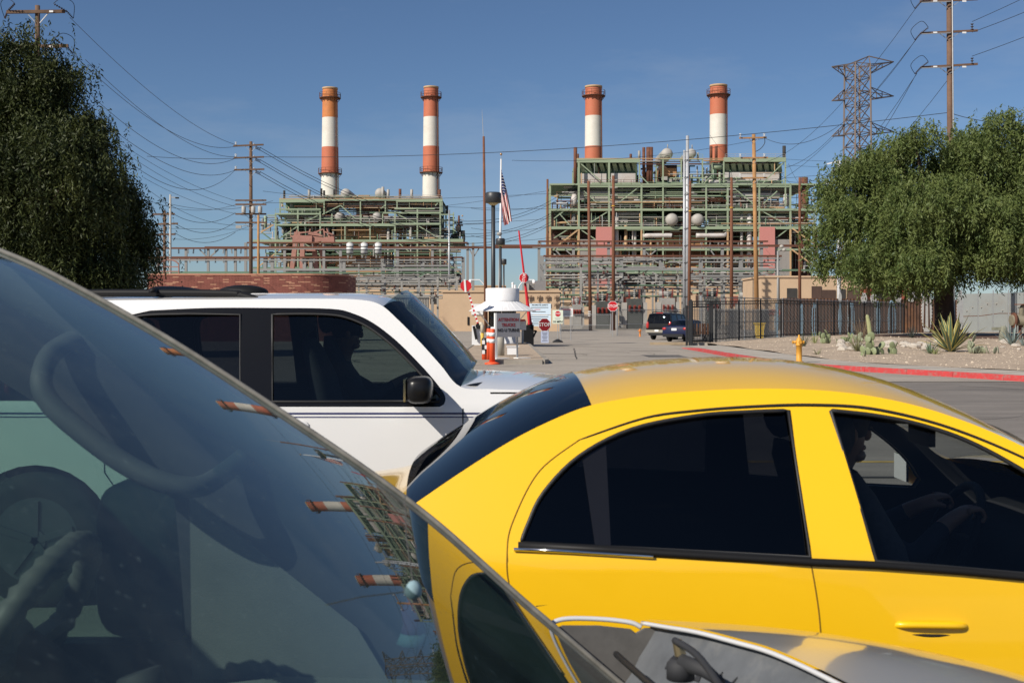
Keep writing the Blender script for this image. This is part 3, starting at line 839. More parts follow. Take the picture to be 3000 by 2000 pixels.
# dashboard with instrument hood
dsh = []
for j in range(21):
    yy = YN + 0.02 + (YF - YN - 0.04) * j / 20
    hood = 0.06 * math.exp(-((yy - 1.95) / 0.16) ** 2)
    dsh.append([(-0.5, yy, 0.45), (-0.62, yy, 0.62), (-0.60, yy, 0.84), (-0.56, yy, 0.90 + hood), (-0.44, yy, 0.915 + hood), (-0.2, yy, 0.91 + 0.3 * hood), (0.05, yy, 0.895), (0.24, yy, 0.865)])
MB().grid(dsh).build('dashboard', M_vgrey, van, True)
vent = MB()
for k in range(7): vent.box((-0.02 + 0.02 * 0, 1.0 + 0.1 * k, 0.905), (0.03, 0.075, 0.01))
vent.build('demister_vent', M_vdark, van)
steer(van, (-0.80, 1.93, 1.06), 0.195, mat('ridged_wheel_cover', (0.07, 0.075, 0.07), 0.6, var=0.15), 0.5, 0.021, 40)
MB().cyl((-0.8, 1.93, 1.06), (-0.55, 1.93, 0.85), 0.045, 0.06, 14).build('steering_column', M_vdark, van, True)
for sy in (1.1, 1.93): seat(van, -1.35, sy, 0.7, M_fabric, 0.62)
MB().box((-1.6, 1.52, 0.33), (3.2, 1.5, 0.08)).build('cabin_floor', M_vdark, van)
# cowl, bonnet, far wing
hood_rear = [(0.264, 2.385, 0.998), (0.30, 2.30, 1.012), (0.345, 2.2, 1.028), (0.40, 2.1, 1.036), (0.4446, 2.02, 1.040), (0.496, 1.88, 1.042), (0.54, 1.7, 1.045), (0.555, 1.52, 1.046)]
hood_rear = hood_rear + [(x, 3.04 - y, z) for x, y, z in hood_rear[-2::-1]]
hr = cr_spline(hood_rear, 4)
rows = []
for k in range(16):
    u = k / 15
    row = []
    for (x, y, z) in hr:
        xe = 1.22 - 0.12 * ((y - 1.52) / 0.86) ** 2
        ze = 0.885 - 0.03 * ((y - 1.52) / 0.86) ** 4
        xx = x + (xe - x) * u
        zz = z + (ze - z) * (0.55 * u + 0.45 * u ** 3) + 0.012 * math.sin(math.pi * min(1, u * 1.1))
        row.append((xx, y, zz))
    rows.append(row)
bn = MB().grid(rows).build('bonnet', M_silver, van, True)
lip = MB().path([(x - 0.004, y, z - 0.007) for x, y, z in hr], 0.0045, 8).build('bonnet_edge', mat('sunlit_edge_paint', (0.6, 0.6, 0.61), 0.35, var=0.02, coat=1.0), bn, True)  # lip coloured paler than the bonnet, for its sunlit edge
MB().path(cr_spline([(0.06, 2.365, 0.985), (0.10, 2.378, 1.0), (0.17, 2.385, 0.999), (0.235, 2.386, 0.992), (0.258, 2.386, 0.982)], 6), 0.005, 8).build('wing_edge', MATS['sunlit_edge_paint'], van, True)
cw = []
for j in range(len(hr)):
    x, y, z = hr[j]
    t = (y - YN) / (YF - YN)
    q = Vector(wsurf(len(edge) - 8, max(0, min(1, t))))
    cw.append([(q.x + (x + 0.012 - q.x) * k / 6, q.y + (y - q.y) * k / 6, (q.z - 0.03) + (z - 0.014 - q.z + 0.03) * k / 6 - 0.03 * math.sin(math.pi * k / 6)) for k in range(7)])
MB().prism([(-0.06, 0.70), (0.5, 0.70), (0.45, 0.955), (0.30, 0.985), (0.262, 0.985), (0.245, 0.975), (0.235, 0.983), (0.17, 0.99), (0.10, 0.99), (0.04, 0.965)], (0, 2.372, 0), (1, 0, 0), (0, 0, 1), 0.012).build('inner_wing', mat('inner_wing_grey', (0.09, 0.086, 0.082), 0.7, var=0.3, scale=12), van)
cow = MB().grid(cw).build('windscreen_cowl', M_cowl, van, True)
nh = len(hr)
for k_ in (2, 4):
    for j in range(6, 24, 2):
        p, q, r_ = Vector(cw[j][k_]), Vector(cw[j][k_ + 1]), Vector(cw[j + 1][k_])
        up = Vector((0, 0, 0.0035))
        MB().add([p + up, p + (q - p) * 0.75 + up, p + (r_ - p) * 0.7 + up, p - up, p + (q - p) * 0.75 - up, p + (r_ - p) * 0.7 - up], [(0, 1, 2), (3, 5, 4), (0, 3, 4, 1), (1, 4, 5, 2), (2, 5, 3, 0)]).build('cowl_vent', M_vdark, cow)
# wiper: pivot block, arm and blade
wp = Vector((0.285, 2.02, 1.0))
wi = MB().lathe(wp + Vector((0, 0, -0.01)), [(0.024, 0), (0.024, 0.025), (0.016, 0.035)], 14).build('wiper_pivot', M_vdark, van, True)
MB().path([wp + Vector((0.0, -0.005, 0.02)), wp + Vector((0.035, -0.035, 0.015)), wp + Vector((0.06, -0.06, 0.0))], [0.015, 0.013, 0.008], 8).build('wiper_head', M_vdark, wi, True)
MB().cyl(wp + Vector((0, 0, 0.03)), wp + Vector((-0.006, 0.002, 0.055)), 0.010, 0.008, 8).build('wiper_nut', mat('worn_brass', (0.3, 0.24, 0.14), 0.4, 0.7, var=0.2), wi)
MB().path(cr_spline([wp + Vector((-0.01, 0, 0.055)), wp + Vector((0.02, -0.1, 0.05)), wp + Vector((0.03, -0.35, 0.035)), wp + Vector((-0.02, -0.7, 0.03))], 6), 0.006, 8).build('wiper_arm', M_vdark, wi, True)
MB().path([wp + Vector((-0.09, 0.22, -0.03)), wp + Vector((-0.05, -0.2, 0.02)), wp + Vector((-0.045, -0.62, 0.02))], 0.006, 6).build('wiper_blade', M_rubber, wi, True)
# things in the cabin
bt = thing('bottle', 'black bottle with white markings lying behind the van windscreen', 'bottle', (-0.545, 1.72, 0.92))
q0, q1 = Vector((-0.50, 1.70, 0.985)), Vector((-0.535, 1.715, 1.09))
d = q1 - q0
MB().path([q0, q0 + d * 0.55, q0 + d * 0.68, q0 + d * 0.7, q1, q1 + d * 0.02], [0.036, 0.036, 0.03, 0.033, 0.033, 0.028], 18).build('bottle_body', M_vdark, bt, True)
for k in range(5):
    MB().box(q0 + d * (0.1 + 0.07 * k) + Vector((0.012 * (k % 2), -0.0355, 0.0)), (0.006 + 0.008 * (k % 3), 0.003, 0.007)).build('white_mark', mat('white_print', (0.5, 0.52, 0.52), 0.5), bt)
orn = thing('hanging_ornament', 'small pale blue and purple ornament hanging behind the van windscreen', 'ornament', (-0.13, 1.6, 1.2))
oc = P(950 * DK, 1400 * DK, 1.62)
MB().path([oc + Vector((0, 0, 0.03)), oc + Vector((-0.01, 0, 0.1)), oc + Vector((-0.012, 0, 0.155))], 0.0009, 5).build('cord', mat('pale_cord', (0.1, 0.1, 0.1), 0.7), orn)
M_pb = mat('pale_blue_felt', (0.2, 0.3, 0.34), 0.9, var=0.2, scale=60)
MB().ball(oc + Vector((0, 0, 0.026)), 0.013, 10, (0.9, 0.9, 1.1)).build('ornament_top', M_pb, orn, True)
MB().lathe(oc, [(0.008, 0.016), (0.017, 0.0), (0.014, -0.02), (0.018, -0.03)], 12).build('ornament_body', mat('purple_felt', (0.16, 0.07, 0.18), 0.9, var=0.2, scale=60), orn, True)
MB().lathe(oc + Vector((0, 0, -0.03)), [(0.018, 0.0), (0.024, -0.014), (0.02, -0.016)], 9).build('ornament_skirt', M_pb, orn, True)
# ------------------------------------------------------------------ ground, street, drive
def struct(o): o['kind'] = 'structure'; return o
def stuff(o, label=None, cat=None): return tag(o, label, cat, None, 'stuff')

def sheet(name, pts, m, z=None, parent=None):
    return struct(MB().add([(p[0], p[1], p[2] if z is None else z) for p in pts], [tuple(range(len(pts)))]).build(name, m, parent))

M_ground = mat('dusty_ground', (0.27, 0.235, 0.19), 0.95, var=0.2, scale=0.3, bump=0.3, bscale=6, dirt=(0.17, 0.14, 0.11), dscale=0.08)
def asphalt(name, col, var=0.25, lines=0.0):
    m = mat(name, col, 0.9, var=var, scale=0.25, bump=0.25, bscale=60, dirt=tuple(c * 0.55 for c in col), dscale=0.12, damt=0.5)
    t = m.node_tree
    b = t.nodes['Principled BSDF']
    src = b.inputs['Base Color'].links[0].from_socket
    tc = t.nodes.new('ShaderNodeTexCoord')
    n = t.nodes.new('ShaderNodeTexNoise'); n.inputs['Scale'].default_value = 70; n.inputs['Detail'].default_value = 3
    t.links.new(tc.outputs['Object'], n.inputs['Vector'])
    mr = t.nodes.new('ShaderNodeMapRange'); mr.inputs[1].default_value = 0.25; mr.inputs[2].default_value = 0.75; mr.inputs[3].default_value = 0.6; mr.inputs[4].default_value = 1.42
    t.links.new(n.outputs['Fac'], mr.inputs[0])
    mp_ = t.nodes.new('ShaderNodeMapping'); mp_.inputs['Scale'].default_value = (0.12, 1.6, 1.0)
    n4 = t.nodes.new('ShaderNodeTexNoise'); n4.inputs['Scale'].default_value = 1.0; n4.inputs['Detail'].default_value = 7; n4.inputs['Roughness'].default_value = 0.7
    t.links.new(tc.outputs['Object'], mp_.inputs['Vector']); t.links.new(mp_.outputs['Vector'], n4.inputs['Vector'])
    mr4 = t.nodes.new('ShaderNodeMapRange'); mr4.inputs[1].default_value = 0.3; mr4.inputs[2].default_value = 0.7; mr4.inputs[3].default_value = 0.74; mr4.inputs[4].default_value = 1.2
    t.links.new(n4.outputs['Fac'], mr4.inputs[0])
    m5 = t.nodes.new('ShaderNodeMixRGB'); m5.blend_type = 'MULTIPLY'; m5.inputs[0].default_value = 1
    t.links.new(src, m5.inputs[1]); t.links.new(mr4.outputs[0], m5.inputs[2]); src = m5.outputs[0]
    mx = t.nodes.new('ShaderNodeMixRGB'); mx.blend_type = 'MULTIPLY'; mx.inputs[0].default_value = 1
    t.links.new(src, mx.inputs[1]); t.links.new(mr.outputs[0], mx.inputs[2])
    t.links.new(mx.outputs[0], b.inputs['Base Color'])
    return m
M_road = asphalt('street_asphalt', (0.19, 0.168, 0.148))
M_drive = asphalt('drive_concrete', (0.35, 0.305, 0.255), 0.12)
M_walk = mat('pavement_concrete', (0.42, 0.375, 0.32), 0.9, var=0.12, scale=0.8, bump=0.2, bscale=50, dirt=(0.2, 0.18, 0.15), dscale=0.5)
M_kerbc = mat('kerb_concrete', (0.3, 0.27, 0.23), 0.9, var=0.2, scale=2, bump=0.2, bscale=60)
M_red = mat('red_kerb_paint', (0.46, 0.045, 0.045), 0.7, var=0.12, scale=3, bump=0.3, bscale=40, dirt=(0.24, 0.19, 0.16), dscale=7, damt=1.0)
M_gravel = mat('gravel', (0.43, 0.335, 0.245), 0.95, var=0.35, scale=9, bump=1.0, bscale=14, dirt=(0.16, 0.12, 0.09), dscale=0.5, damt=0.5)
sheet('ground', [(-1500, -400), (1500, -400), (1500, 4000), (-1500, 4000)], M_ground, -0.01)
sheet('road', [(-400, 0.35), (400, 0.35), (400, 29.5), (-400, 29.5)], M_road, 0.0)
sheet('driveway', [(-26, 29.5), (16, 29.5), (16, 31), (12.5, 34), (9.2, 40), (9.2, 74), (24, 84), (60, 128), (60, 150), (-60, 150), (-60, 96), (-26, 62)], M_drive, 0.004)
# seams and tar lines on the drive and the street
M_tar = mat('tar_seam', (0.03, 0.028, 0.026), 0.9, var=0.3)
for i, (x0, y0, x1, y1, wd) in enumerate([(-24, 44.5, 8.7, 45.5, 0.07), (-24, 60, 8.7, 61, 0.08), (-8, 29.6, 8.9, 34, 0.06), (2.5, 46, 3.2, 62, 0.05), (-24, 29.6, 14, 29.6, 0.12), (-6, 75, 9, 76, 0.1), (9.3, 17.6, 40, 17.2, 0.12), (-50, 12.0, 60, 12.0, 0.08)]):
    q = MB(); a, b = Vector((x0, y0, 0.009)), Vector((x1, y1, 0.009)); n_ = (b - a).normalized().cross(Vector((0, 0, 1))) * wd / 2
    pts = [a + (b - a) * (k / 24) + n_ * rnd.uniform(-1.5, 1.5) for k in range(25)]
    q.grid([[p - n_ for p in pts], [p + n_ for p in pts]])
    struct(q.build('tar_seam', M_tar))
for (x, y, r) in [(2.2, 52, 1.1), (5.0, 40.6, 0.9), (6.5, 57, 0.8), (3.1, 68, 1.2)]:
    struct(MB().add([(x + r * (1 + 0.3 * math.sin(3 * a)) * math.cos(a), y + 0.35 * r * math.sin(a) * (1 + 0.3 * math.cos(2 * a)), 0.0085) for a in np.linspace(0, 6.0, 20)], [tuple(range(20))]).build('oil_stain', mat('oil_stain', (0.13, 0.115, 0.1), 0.9, var=0.3)))
rc = random.Random(12)
for i in range(26):                                        # hairline cracks
    x, y = (rc.uniform(-6, 8.4), rc.uniform(33, 68)) if i < 18 else (rc.uniform(8, 22), rc.uniform(14, 23)); a = rc.uniform(0, 6.28); q = []
    for k in range(14):
        q.append((x, y)); a += rc.uniform(-0.6, 0.6); x += 0.35 * math.cos(a); y += 0.6 * math.sin(a)
        x = min(x, 8.5) if i < 18 else x
    w_ = rc.uniform(0.012, 0.03)
    struct(MB().grid([[(a_, b_ - w_, 0.0095) for a_, b_ in q], [(a_ + w_, b_ + w_, 0.0095) for a_, b_ in q]]).build('crack', M_tar))
for (x, y, w_, d_) in [(13, 19.5, 5, 1.6), (3.0, 37, 2.4, 1.8), (17, 15.5, 7, 0.9), (-1, 55, 0, 0), (5.5, 48, 1.6, 3.0)]:
    if w_: struct(MB().add([(x + w_ * u, y + d_ * v, 0.0078) for u, v in ((0, 0), (0.5, 0.04), (1, 0.02), (0.98, 0.6), (1.01, 1), (0.4, 0.97), (-0.02, 1.02), (0.01, 0.5))], [tuple(range(8))]).build('asphalt_patch', asphalt('patch_asphalt', (0.11, 0.1, 0.092))))
# lane lines on the street
M_line = mat('worn_lane_paint', (0.55, 0.53, 0.48), 0.8, var=0.3, scale=4)
for yy in (5.3, 9.3):
    for k in range(-4, 6):
        sheet('lane_marking', [(k * 9, yy), (k * 9 + 3, yy), (k * 9 + 3, yy + 0.1), (k * 9, yy + 0.1)], M_line, 0.004)
sheet('lane_marking', [(-80, 13.2), (80, 13.2), (80, 13.3), (-80, 13.3)], mat('worn_yellow_paint', (0.5, 0.33, 0.05), 0.8, var=0.3, scale=4), 0.004)
# near pavement where the photographer stands
kb = struct(MB().box((0, -1.6, 0.055), (160, 3.6, 0.13)).build('pavement', M_walk))
# red-painted kerb, in cast lengths, and the pavement behind it
kpts = cr_spline([(8.8, 62), (8.8, 55), (8.8, 48), (8.95, 41), (9.5, 37.3), (10.6, 34.6), (11.8, 32), (13, 29.3), (14.6, 27), (17, 25.3), (21, 24.3), (27, 24), (34, 23.9), (50, 23.9)], 10)
kn = []
for i in range(len(kpts)):
    a, b = Vector(kpts[max(0, i - 1)]), Vector(kpts[min(len(kpts) - 1, i + 1)])
    d = (b - a).normalized()
    kn.append(Vector((-d.y, d.x)))                 # to the planted side
kerb = struct(MB().grid([[(kpts[i][0] + kn[i].x * 0.03, kpts[i][1] + kn[i].y * 0.03, 0.0), (kpts[i][0] + kn[i].x * 0.03, kpts[i][1] + kn[i].y * 0.03, 0.1), (kpts[i][0] + kn[i].x * 0.14, kpts[i][1] + kn[i].y * 0.14, 0.1)] for i in range(len(kpts))]).build('kerb', M_kerbc))
hgt = lambda i: 0.15 * min(1, 0.2 + (62 - kpts[i][1]) / 6) if kpts[i][1] > 57 else 0.15
for a in range(0, len(kpts) - 1, 6):
    b = min(a + 6, len(kpts) - 1)
    q = MB()
    rows = []
    for i in range(a, b + 1):
        e = 0.006 if i in (a, b) else 0.0
        x, y = kpts[i]; n_ = kn[i]; h = hgt(i)
        t_ = Vector((n_.y, -n_.x)) * (e if i == a else -e)
        f = lambda o, z: (x + n_.x * o + t_.x, y + n_.y * o + t_.y, z)
        rows.append([f(0.0, 0.002), f(0.012, h - 0.02), f(0.03, h), f(0.15, h), f(0.15, 0.0)])
    q.grid(rows)
    q.f.append(tuple(range(5))); q.f.append(tuple(len(q.v) - 5 + k for k in range(5)))
    q.build('kerb_stone', M_red, kerb)
sheet('gutter', [(p[0] - n_.x * 0.02, p[1] - n_.y * 0.02) for p, n_ in zip(kpts, kn)] + [(p[0] - n_.x * 0.45, p[1] - n_.y * 0.45) for p, n_ in zip(kpts[::-1], kn[::-1])], M_kerbc, 0.006)
inner = [(p[0] + n_.x * 2.1, p[1] + n_.y * 2.1) for p, n_ in zip(kpts, kn)]
wk = struct(MB().grid([[(p[0] + n_.x * 0.15, p[1] + n_.y * 0.15, 0.147) for p, n_ in zip(kpts, kn)], [(x, y, 0.15) for x, y in inner], [(x, y, 0.0) for x, y in inner]]).build('pavement', M_walk))
for i in range(3, len(kpts), 5):
    MB().beam((kpts[i][0] + kn[i].x * 0.16, kpts[i][1] + kn[i].y * 0.16, 0.149), (inner[i][0], inner[i][1], 0.151), 0.02, 0.006).build('pavement_joint', mat('joint_dirt', (0.12, 0.1, 0.08), 0.9), wk)
# gravel bed, rising gently to the tree
FA, FB = Vector((9.9, 66, 0)), Vector((31.5, 96, 0))       # fence line
fend = Vector((75, 120, 0))
bedz = lambda x, y: 0.15 + 0.22 * min(1, max(0, (y - 34) / 30)) * min(1, max(0, (x - 9) / 8)) + 0.02 * math.sin(x * 1.3) * math.sin(y * 0.9)
poly = [(x, y) for x, y in inner if y > 23.5][4:] + [(75, 26), (75, 118), (31.5, 95.6), (10.6, 66.3)]
va, f = cdt_panel(poly, [], 1.1)
struct(MB().add([(x, y, bedz(x, y)) for x, y in va], f).build('planting_bed', M_gravel, None, True))
# pebbles strewn over the bed
r3 = random.Random(3)
peb = MB()
pp = np.array(poly)
cand = np.array([(r3.uniform(9, 60), 26 + 66 * r3.random() ** 1.6) for _ in range(14000)])
cand = cand[in_poly(cand, poly) & (cand[:, 0] < 9 + cand[:, 1] * 0.5)][:5200]
for x, y in cand:
    s_ = r3.uniform(0.015, 0.04) * (1 if r3.random() < 0.93 else 2)
    z = bedz(x, y); a = r3.uniform(0, 3)
    c, d = math.cos(a) * s_, math.sin(a) * s_
    peb.add([(x + c, y + d, z), (x - d, y + c, z), (x - c, y - d, z), (x + d, y - c, z), (x + r3.uniform(-.4, .4) * s_, y, z + s_ * 0.8)], [(0, 1, 4), (1, 2, 4), (2, 3, 4), (3, 0, 4)])
stuff(peb.build('gravel', mat('pale_pebbles', (0.45, 0.37, 0.285), 0.9, var=0.4, scale=3)), 'pale pebbles strewn over the planting bed', 'gravel')
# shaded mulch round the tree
TB = G(2766, 80)
TB.z = bedz(TB.x, TB.y)
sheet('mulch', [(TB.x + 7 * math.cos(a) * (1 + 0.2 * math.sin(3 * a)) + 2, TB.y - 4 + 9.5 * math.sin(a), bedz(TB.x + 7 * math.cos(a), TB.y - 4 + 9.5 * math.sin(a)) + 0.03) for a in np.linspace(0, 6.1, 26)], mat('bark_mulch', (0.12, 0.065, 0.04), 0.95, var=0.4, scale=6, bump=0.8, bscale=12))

# ------------------------------------------------------------------ traffic island with the guard booth
isl = [(-1.95, 41.0), (1.05, 41.0), (1.2, 41.6), (0.9, 69.5), (-2.1, 69.5), (-2.15, 41.6)]
ib = struct(MB().prism(isl, (0, 0, 0.0), (1, 0, 0), (0, 1, 0), 0.13).build('island', M_gravel))
lp = densify(isl, 2.2)
for i in range(len(lp)):
    a, b = Vector(lp[i] + (0.075,)), Vector(lp[(i + 1) % len(lp)] + (0.075,))
    MB().beam(a + (b - a) * 0.004, b - (b - a) * 0.004, 0.16, 0.155).build('kerb_stone', M_kerbc, ib)
M_bw = mat('booth_white', (0.74, 0.74, 0.75), 0.5, var=0.04, scale=2, dirt=(0.45, 0.42, 0.38), dscale=1.5, damt=0.25)
M_dkglass = glass('booth_glass', (0.12, 0.14, 0.14))
by = 66.0
bx = G(1472, by).x
booth = thing('guard_booth', 'round white guard booth with a wide hat-shaped roof on the island', 'booth', (bx, by, 0.13))
bz = lambda py: P(1472, py, by).z
MB().lathe((bx, by, 0.13), [(0.76, 0), (0.76, 0.1), (0.74, 0.1), (0.74, 0.95)], 32).build('booth_wall', M_bw, booth, True)
gl = MB().lathe((bx, by, 1.08), [(0.72, 0), (0.72, 0.9)], 32).build('booth_window', M_dkglass, booth, True)
for k in range(8):
    a = 2 * math.pi * k / 8 + 0.2
    MB().cyl((bx + 0.74 * math.cos(a), by + 0.74 * math.sin(a), 1.05), (bx + 0.74 * math.cos(a), by + 0.74 * math.sin(a), 2.0), 0.03, n=8).build('window_mullion', M_trim, gl)
MB().lathe((bx, by, 0.14), [(0.4, 0), (0.4, 0.9)], 12).build('booth_counter', M_cabin, booth)
n_p = 28
for k in range(n_p):                                            # roof sheets
    q = MB()
    rows = []
    for r, z in ((1.85, bz(911)), (1.45, bz(899)), (1.12, bz(889)), (0.97, bz(884))):
        rows.append([(bx + r * math.cos(2 * math.pi * (k + u) / n_p), by + r * math.sin(2 * math.pi * (k + u) / n_p), z + (0.012 if u in (0.0, 1.0) else 0)) for u in (0.0, 0.06, 0.5, 0.94, 1.0)])
    q.grid(rows).build('roof_panel', M_bw, booth)
MB().lathe((bx, by, bz(912)), [(0.5, 0.0), (1.85, 0.0), (1.86, 0.03), (1.84, 0.04)], 40).build('roof_eave', M_bw, booth)
MB().lathe((bx, by, bz(885)), [(0.94, 0), (0.95, 0.02), (0.93, 0.1), (0.93, bz(846) - bz(885)), (0.88, bz(846) - bz(885) + 0.03)], 36).build('roof_drum', M_bw, booth, True)
for k in range(6):
    a = 2 * math.pi * k / 6 + 0.5
    MB().cyl((bx + 0.74 * math.cos(a), by + 0.74 * math.sin(a), 1.1), (bx + 1.6 * math.cos(a), by + 1.6 * math.sin(a), 1.97), 0.018, n=6).build('roof_brace', M_bw, booth)

def arm_lamp(root, x0, y0, z0, s_):
    """white bracket arm with a small lamp dome"""
    a = MB().path(cr_spline([(x0, y0, z0), (x0 + s_ * 0.05, y0, z0 + 0.5), (x0 + s_ * 0.6, y0, z0 + 1.15), (x0 + s_ * 0.8, y0, z0 + 1.22), (x0 + s_ * 1.9, y0, z0 + 1.22)], 5), 0.06, 8).build('bracket_arm', M_bw, root, True)
    MB().lathe((x0 + s_ * 1.8, y0, z0 + 0.75), [(0.05, 0.45), (0.2, 0.4), (0.22, 0.1), (0.12, 0.0)], 14).build('lamp_dome', M_bw, root, True)
# ------------------------------------------------------------------ signs
M_sred = mat('sign_red', (0.55, 0.012, 0.02), 0.45, var=0.05)
M_sdred = mat('shaded_sign_red', (0.28, 0.01, 0.015), 0.5, var=0.06)  # sign red darkened to carry the shade on the turned signs
M_swhite = mat('sign_white', (0.75, 0.75, 0.74), 0.5, var=0.03)
M_sgrey = mat('sign_back_grey', (0.42, 0.42, 0.43), 0.5, var=0.05)
M_sblack = mat('sign_black', (0.015, 0.015, 0.016), 0.5)
M_sblue = mat('pale_blue_sign', (0.62, 0.75, 0.86), 0.5, var=0.03)
M_galv = mat('galvanised_steel', (0.38, 0.39, 0.4), 0.45, 0.5, var=0.12, scale=4)
M_sgreen = mat('pale_green_sign', (0.7, 0.76, 0.62), 0.5, var=0.03)
octa = lambda r: [(r * math.cos(math.pi / 8 + k * math.pi / 4), r * math.sin(math.pi / 8 + k * math.pi / 4)) for k in range(8)]
def oct_sign(root, c, r, rot, red=M_sred, roll=0.0, text='STOP', th=0.02):
    U = Vector((math.cos(rot) * math.cos(roll), math.sin(rot) * math.cos(roll), math.sin(roll)))
    V = Vector((-math.cos(rot) * math.sin(roll), -math.sin(rot) * math.sin(roll), math.cos(roll)))
    N = U.cross(V)                                            # towards the reader
    c = Vector(c)
    b = MB().prism(octa(r), c, U, V, th).build('sign_border', M_swhite, root)
    MB().prism(octa(r * 0.93), c + N * th, U, V, 0.004).build('sign_face', red, b)
    add_text('lettering', text, r * 0.74, c + N * (th + 0.006), b, M_swhite, rot, roll, bold=r * 0.012)
    return b
yS = 101.0
st = thing('stop_sign', 'bright red stop sign on a thin post by the chain-link fence', 'sign', G(1795, yS))
MB().cyl(G(1795, yS), P(1795, 885, yS) + Vector((0, 0.02, 0)), 0.03, n=8).build('sign_post', M_galv, st)
oct_sign(st, P(1795, 897, yS) - Vector((0, 0.06, 0)), 0.46, 0.0)
yS = 74.0
st = thing('stop_sign', 'stop sign with shade-darkened red standing on the drive beside the booth, notice board below it', 'sign', G(1595, yS))
rot = math.radians(52)
MB().cyl(G(1597, yS), P(1597, 940, yS) + Vector((0, 0.05, 0)), 0.03, n=8).build('sign_post', M_galv, st)
oct_sign(st, P(1595, 951, yS), 0.43, math.radians(20), M_sdred)
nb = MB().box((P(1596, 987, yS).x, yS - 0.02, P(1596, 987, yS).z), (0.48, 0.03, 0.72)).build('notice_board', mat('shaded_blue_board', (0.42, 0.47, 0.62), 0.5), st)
for k in range(7):
    MB().box((P(1596, 0, yS).x, yS - 0.04, P(1596, 974 + 4 * k, yS).z), (0.34 - 0.05 * (k % 3), 0.004, 0.022)).build('text_line', M_sblack, nb)
yS = 77.0
st = thing('speed_sign', 'pale green 10 MPH sign with a small stop symbol on a thin post', 'sign', G(1634, yS))
MB().cyl(G(1634, yS), P(1634, 910, yS) + Vector((0, 0.03, 0)), 0.022, n=8).build('sign_post', M_galv, st)
c = P(1634, 928, yS)
MB().box((c.x, yS, c.z), (0.68, 0.025, 0.88)).build('sign_plate', M_sgreen, st)
oct_sign(st, (c.x, yS - 0.016, c.z + 0.2), 0.2, 0.0, th=0.006)
for k in range(3):
    MB().box((c.x, yS - 0.016, c.z - 0.07 - 0.055 * k), (0.4 - 0.06 * k, 0.004, 0.02)).build('text_line', M_sgrey, st)
add_text('lettering', '10 MPH', 0.19, (c.x, yS - 0.018, c.z - 0.32), st, M_sblack, bold=0.006)
MB().lathe(G(1634, yS), [(0.34, 0), (0.34, 0.06), (0.1, 0.2), (0.04, 0.22)], 12).build('sign_base', M_rubber, st)
yS = 84.0
st = thing('notice_sign', 'white notice sign with red heading behind the 10 MPH sign', 'sign', G(1660, yS))
c = P(1658, 915, yS)
for dx in (-0.35, 0.35): MB().cyl((c.x + dx, yS + 0.03, 0), (c.x + dx, yS + 0.03, c.z + 0.3), 0.025, n=8).build('sign_post', M_galv, st)
MB().box(c, (0.98, 0.025, 0.58)).build('sign_plate', M_swhite, st)
MB().box(c + Vector((0, -0.016, 0.2)), (0.7, 0.004, 0.07)).build('text_line', M_sred, st)
for k in range(4): MB().box(c + Vector((0.1, -0.016, 0.08 - 0.09 * k)), (0.6, 0.004, 0.03)).build('text_line', M_sblack, st)
yS = 90.0
st = thing('safety_board', 'large pale blue PROMOTE SAFETY notice board beside the red gate arm', 'sign', G(1582, yS))
c0, c1 = P(1550, 889, yS), P(1614, 955, yS)
for xx in (c0.x + 0.2, c1.x - 0.2): MB().cyl((xx, yS + 0.06, 0), (xx, yS + 0.06, c0.z), 0.05, n=8).build('board_post', M_galv, st)
m_ = (c0.z + c1.z) / 2
for nm, za, zb in (('upper', c0.z, m_ + 0.02), ('lower', m_ - 0.02, c1.z)):
    bd = MB().box(((c0.x + c1.x) / 2, yS, (za + zb) / 2), (c1.x - c0.x, 0.04, za - zb)).build('board_panel', M_sblue, st)
    if nm == 'upper':
        add_text('lettering', 'PROMOTE SAFETY', 0.15, ((c0.x + c1.x) / 2, yS - 0.024, za - 0.12), bd, M_sblack, bold=0.004)
        rows_ = [(0.3, 1.3, M_sblack), (0.45, 0.45, M_sred), (0.62, 1.0, M_sblack)]
    else:
        rows_ = [(0.12, 1.3, M_sblack), (0.28, 1.2, M_sblack), (0.42, 0.9, M_sblack), (0.57, 1.25, M_sblack), (0.7, 1.4, M_sblack)]
    for dz, l_, mm_ in rows_:
        MB().box(((c0.x + c1.x) / 2 - (1.4 - l_) * 0.2, yS - 0.022, za - dz), (l_, 0.004, 0.045)).build('text_line', mm_, bd)
# the attention sign at the island's nose
yS = 43.0
at = thing('attention_sign', 'ATTENTION TRUCKS NO U TURNS sign with shade-greyed face on two legs at the island nose', 'sign', G(1488, yS, 0.13))
rot = math.radians(33)
ca = P(1488, 952, yS)
U = Vector((math.cos(rot), math.sin(rot), 0)); Nn = Vector((math.sin(rot), -math.cos(rot), 0))
MB().prism([(-0.5, -0.43), (0.5, -0.43), (0.5, 0.43), (-0.5, 0.43)], ca, U, (0, 0, 1), 0.04).build('sign_plate', mat('shaded_sign_face', (0.34, 0.34, 0.36), 0.6, var=0.05), at)  # face colour greyed to hold the shade of a sign turned off the sun
for k, (tx, mm_) in enumerate((('ATTENTION', M_sdred), ('TRUCKS', M_sdred), ('NO U TURNS', M_sblack))):
    add_text('lettering', tx, 0.155, ca + Nn * 0.044 + Vector((0, 0, 0.19 - 0.19 * k)), at, mm_, rot, bold=0.005)
for sx in (-0.5, 0.42):
    p = ca + U * sx - Nn * 0.03
    MB().box((p.x, p.y, (0.13 + ca.z + 0.43) / 2), (0.09 if sx < 0 else 0.05, 0.09 if sx < 0 else 0.05, ca.z + 0.43 - 0.13), rot).build('sign_leg', M_swhite if sx < 0 else M_galv, at)
    MB().box((p.x + 0.18, p.y - 0.1, 0.145), (0.55, 0.3, 0.03), rot).build('sign_foot', M_swhite, at)
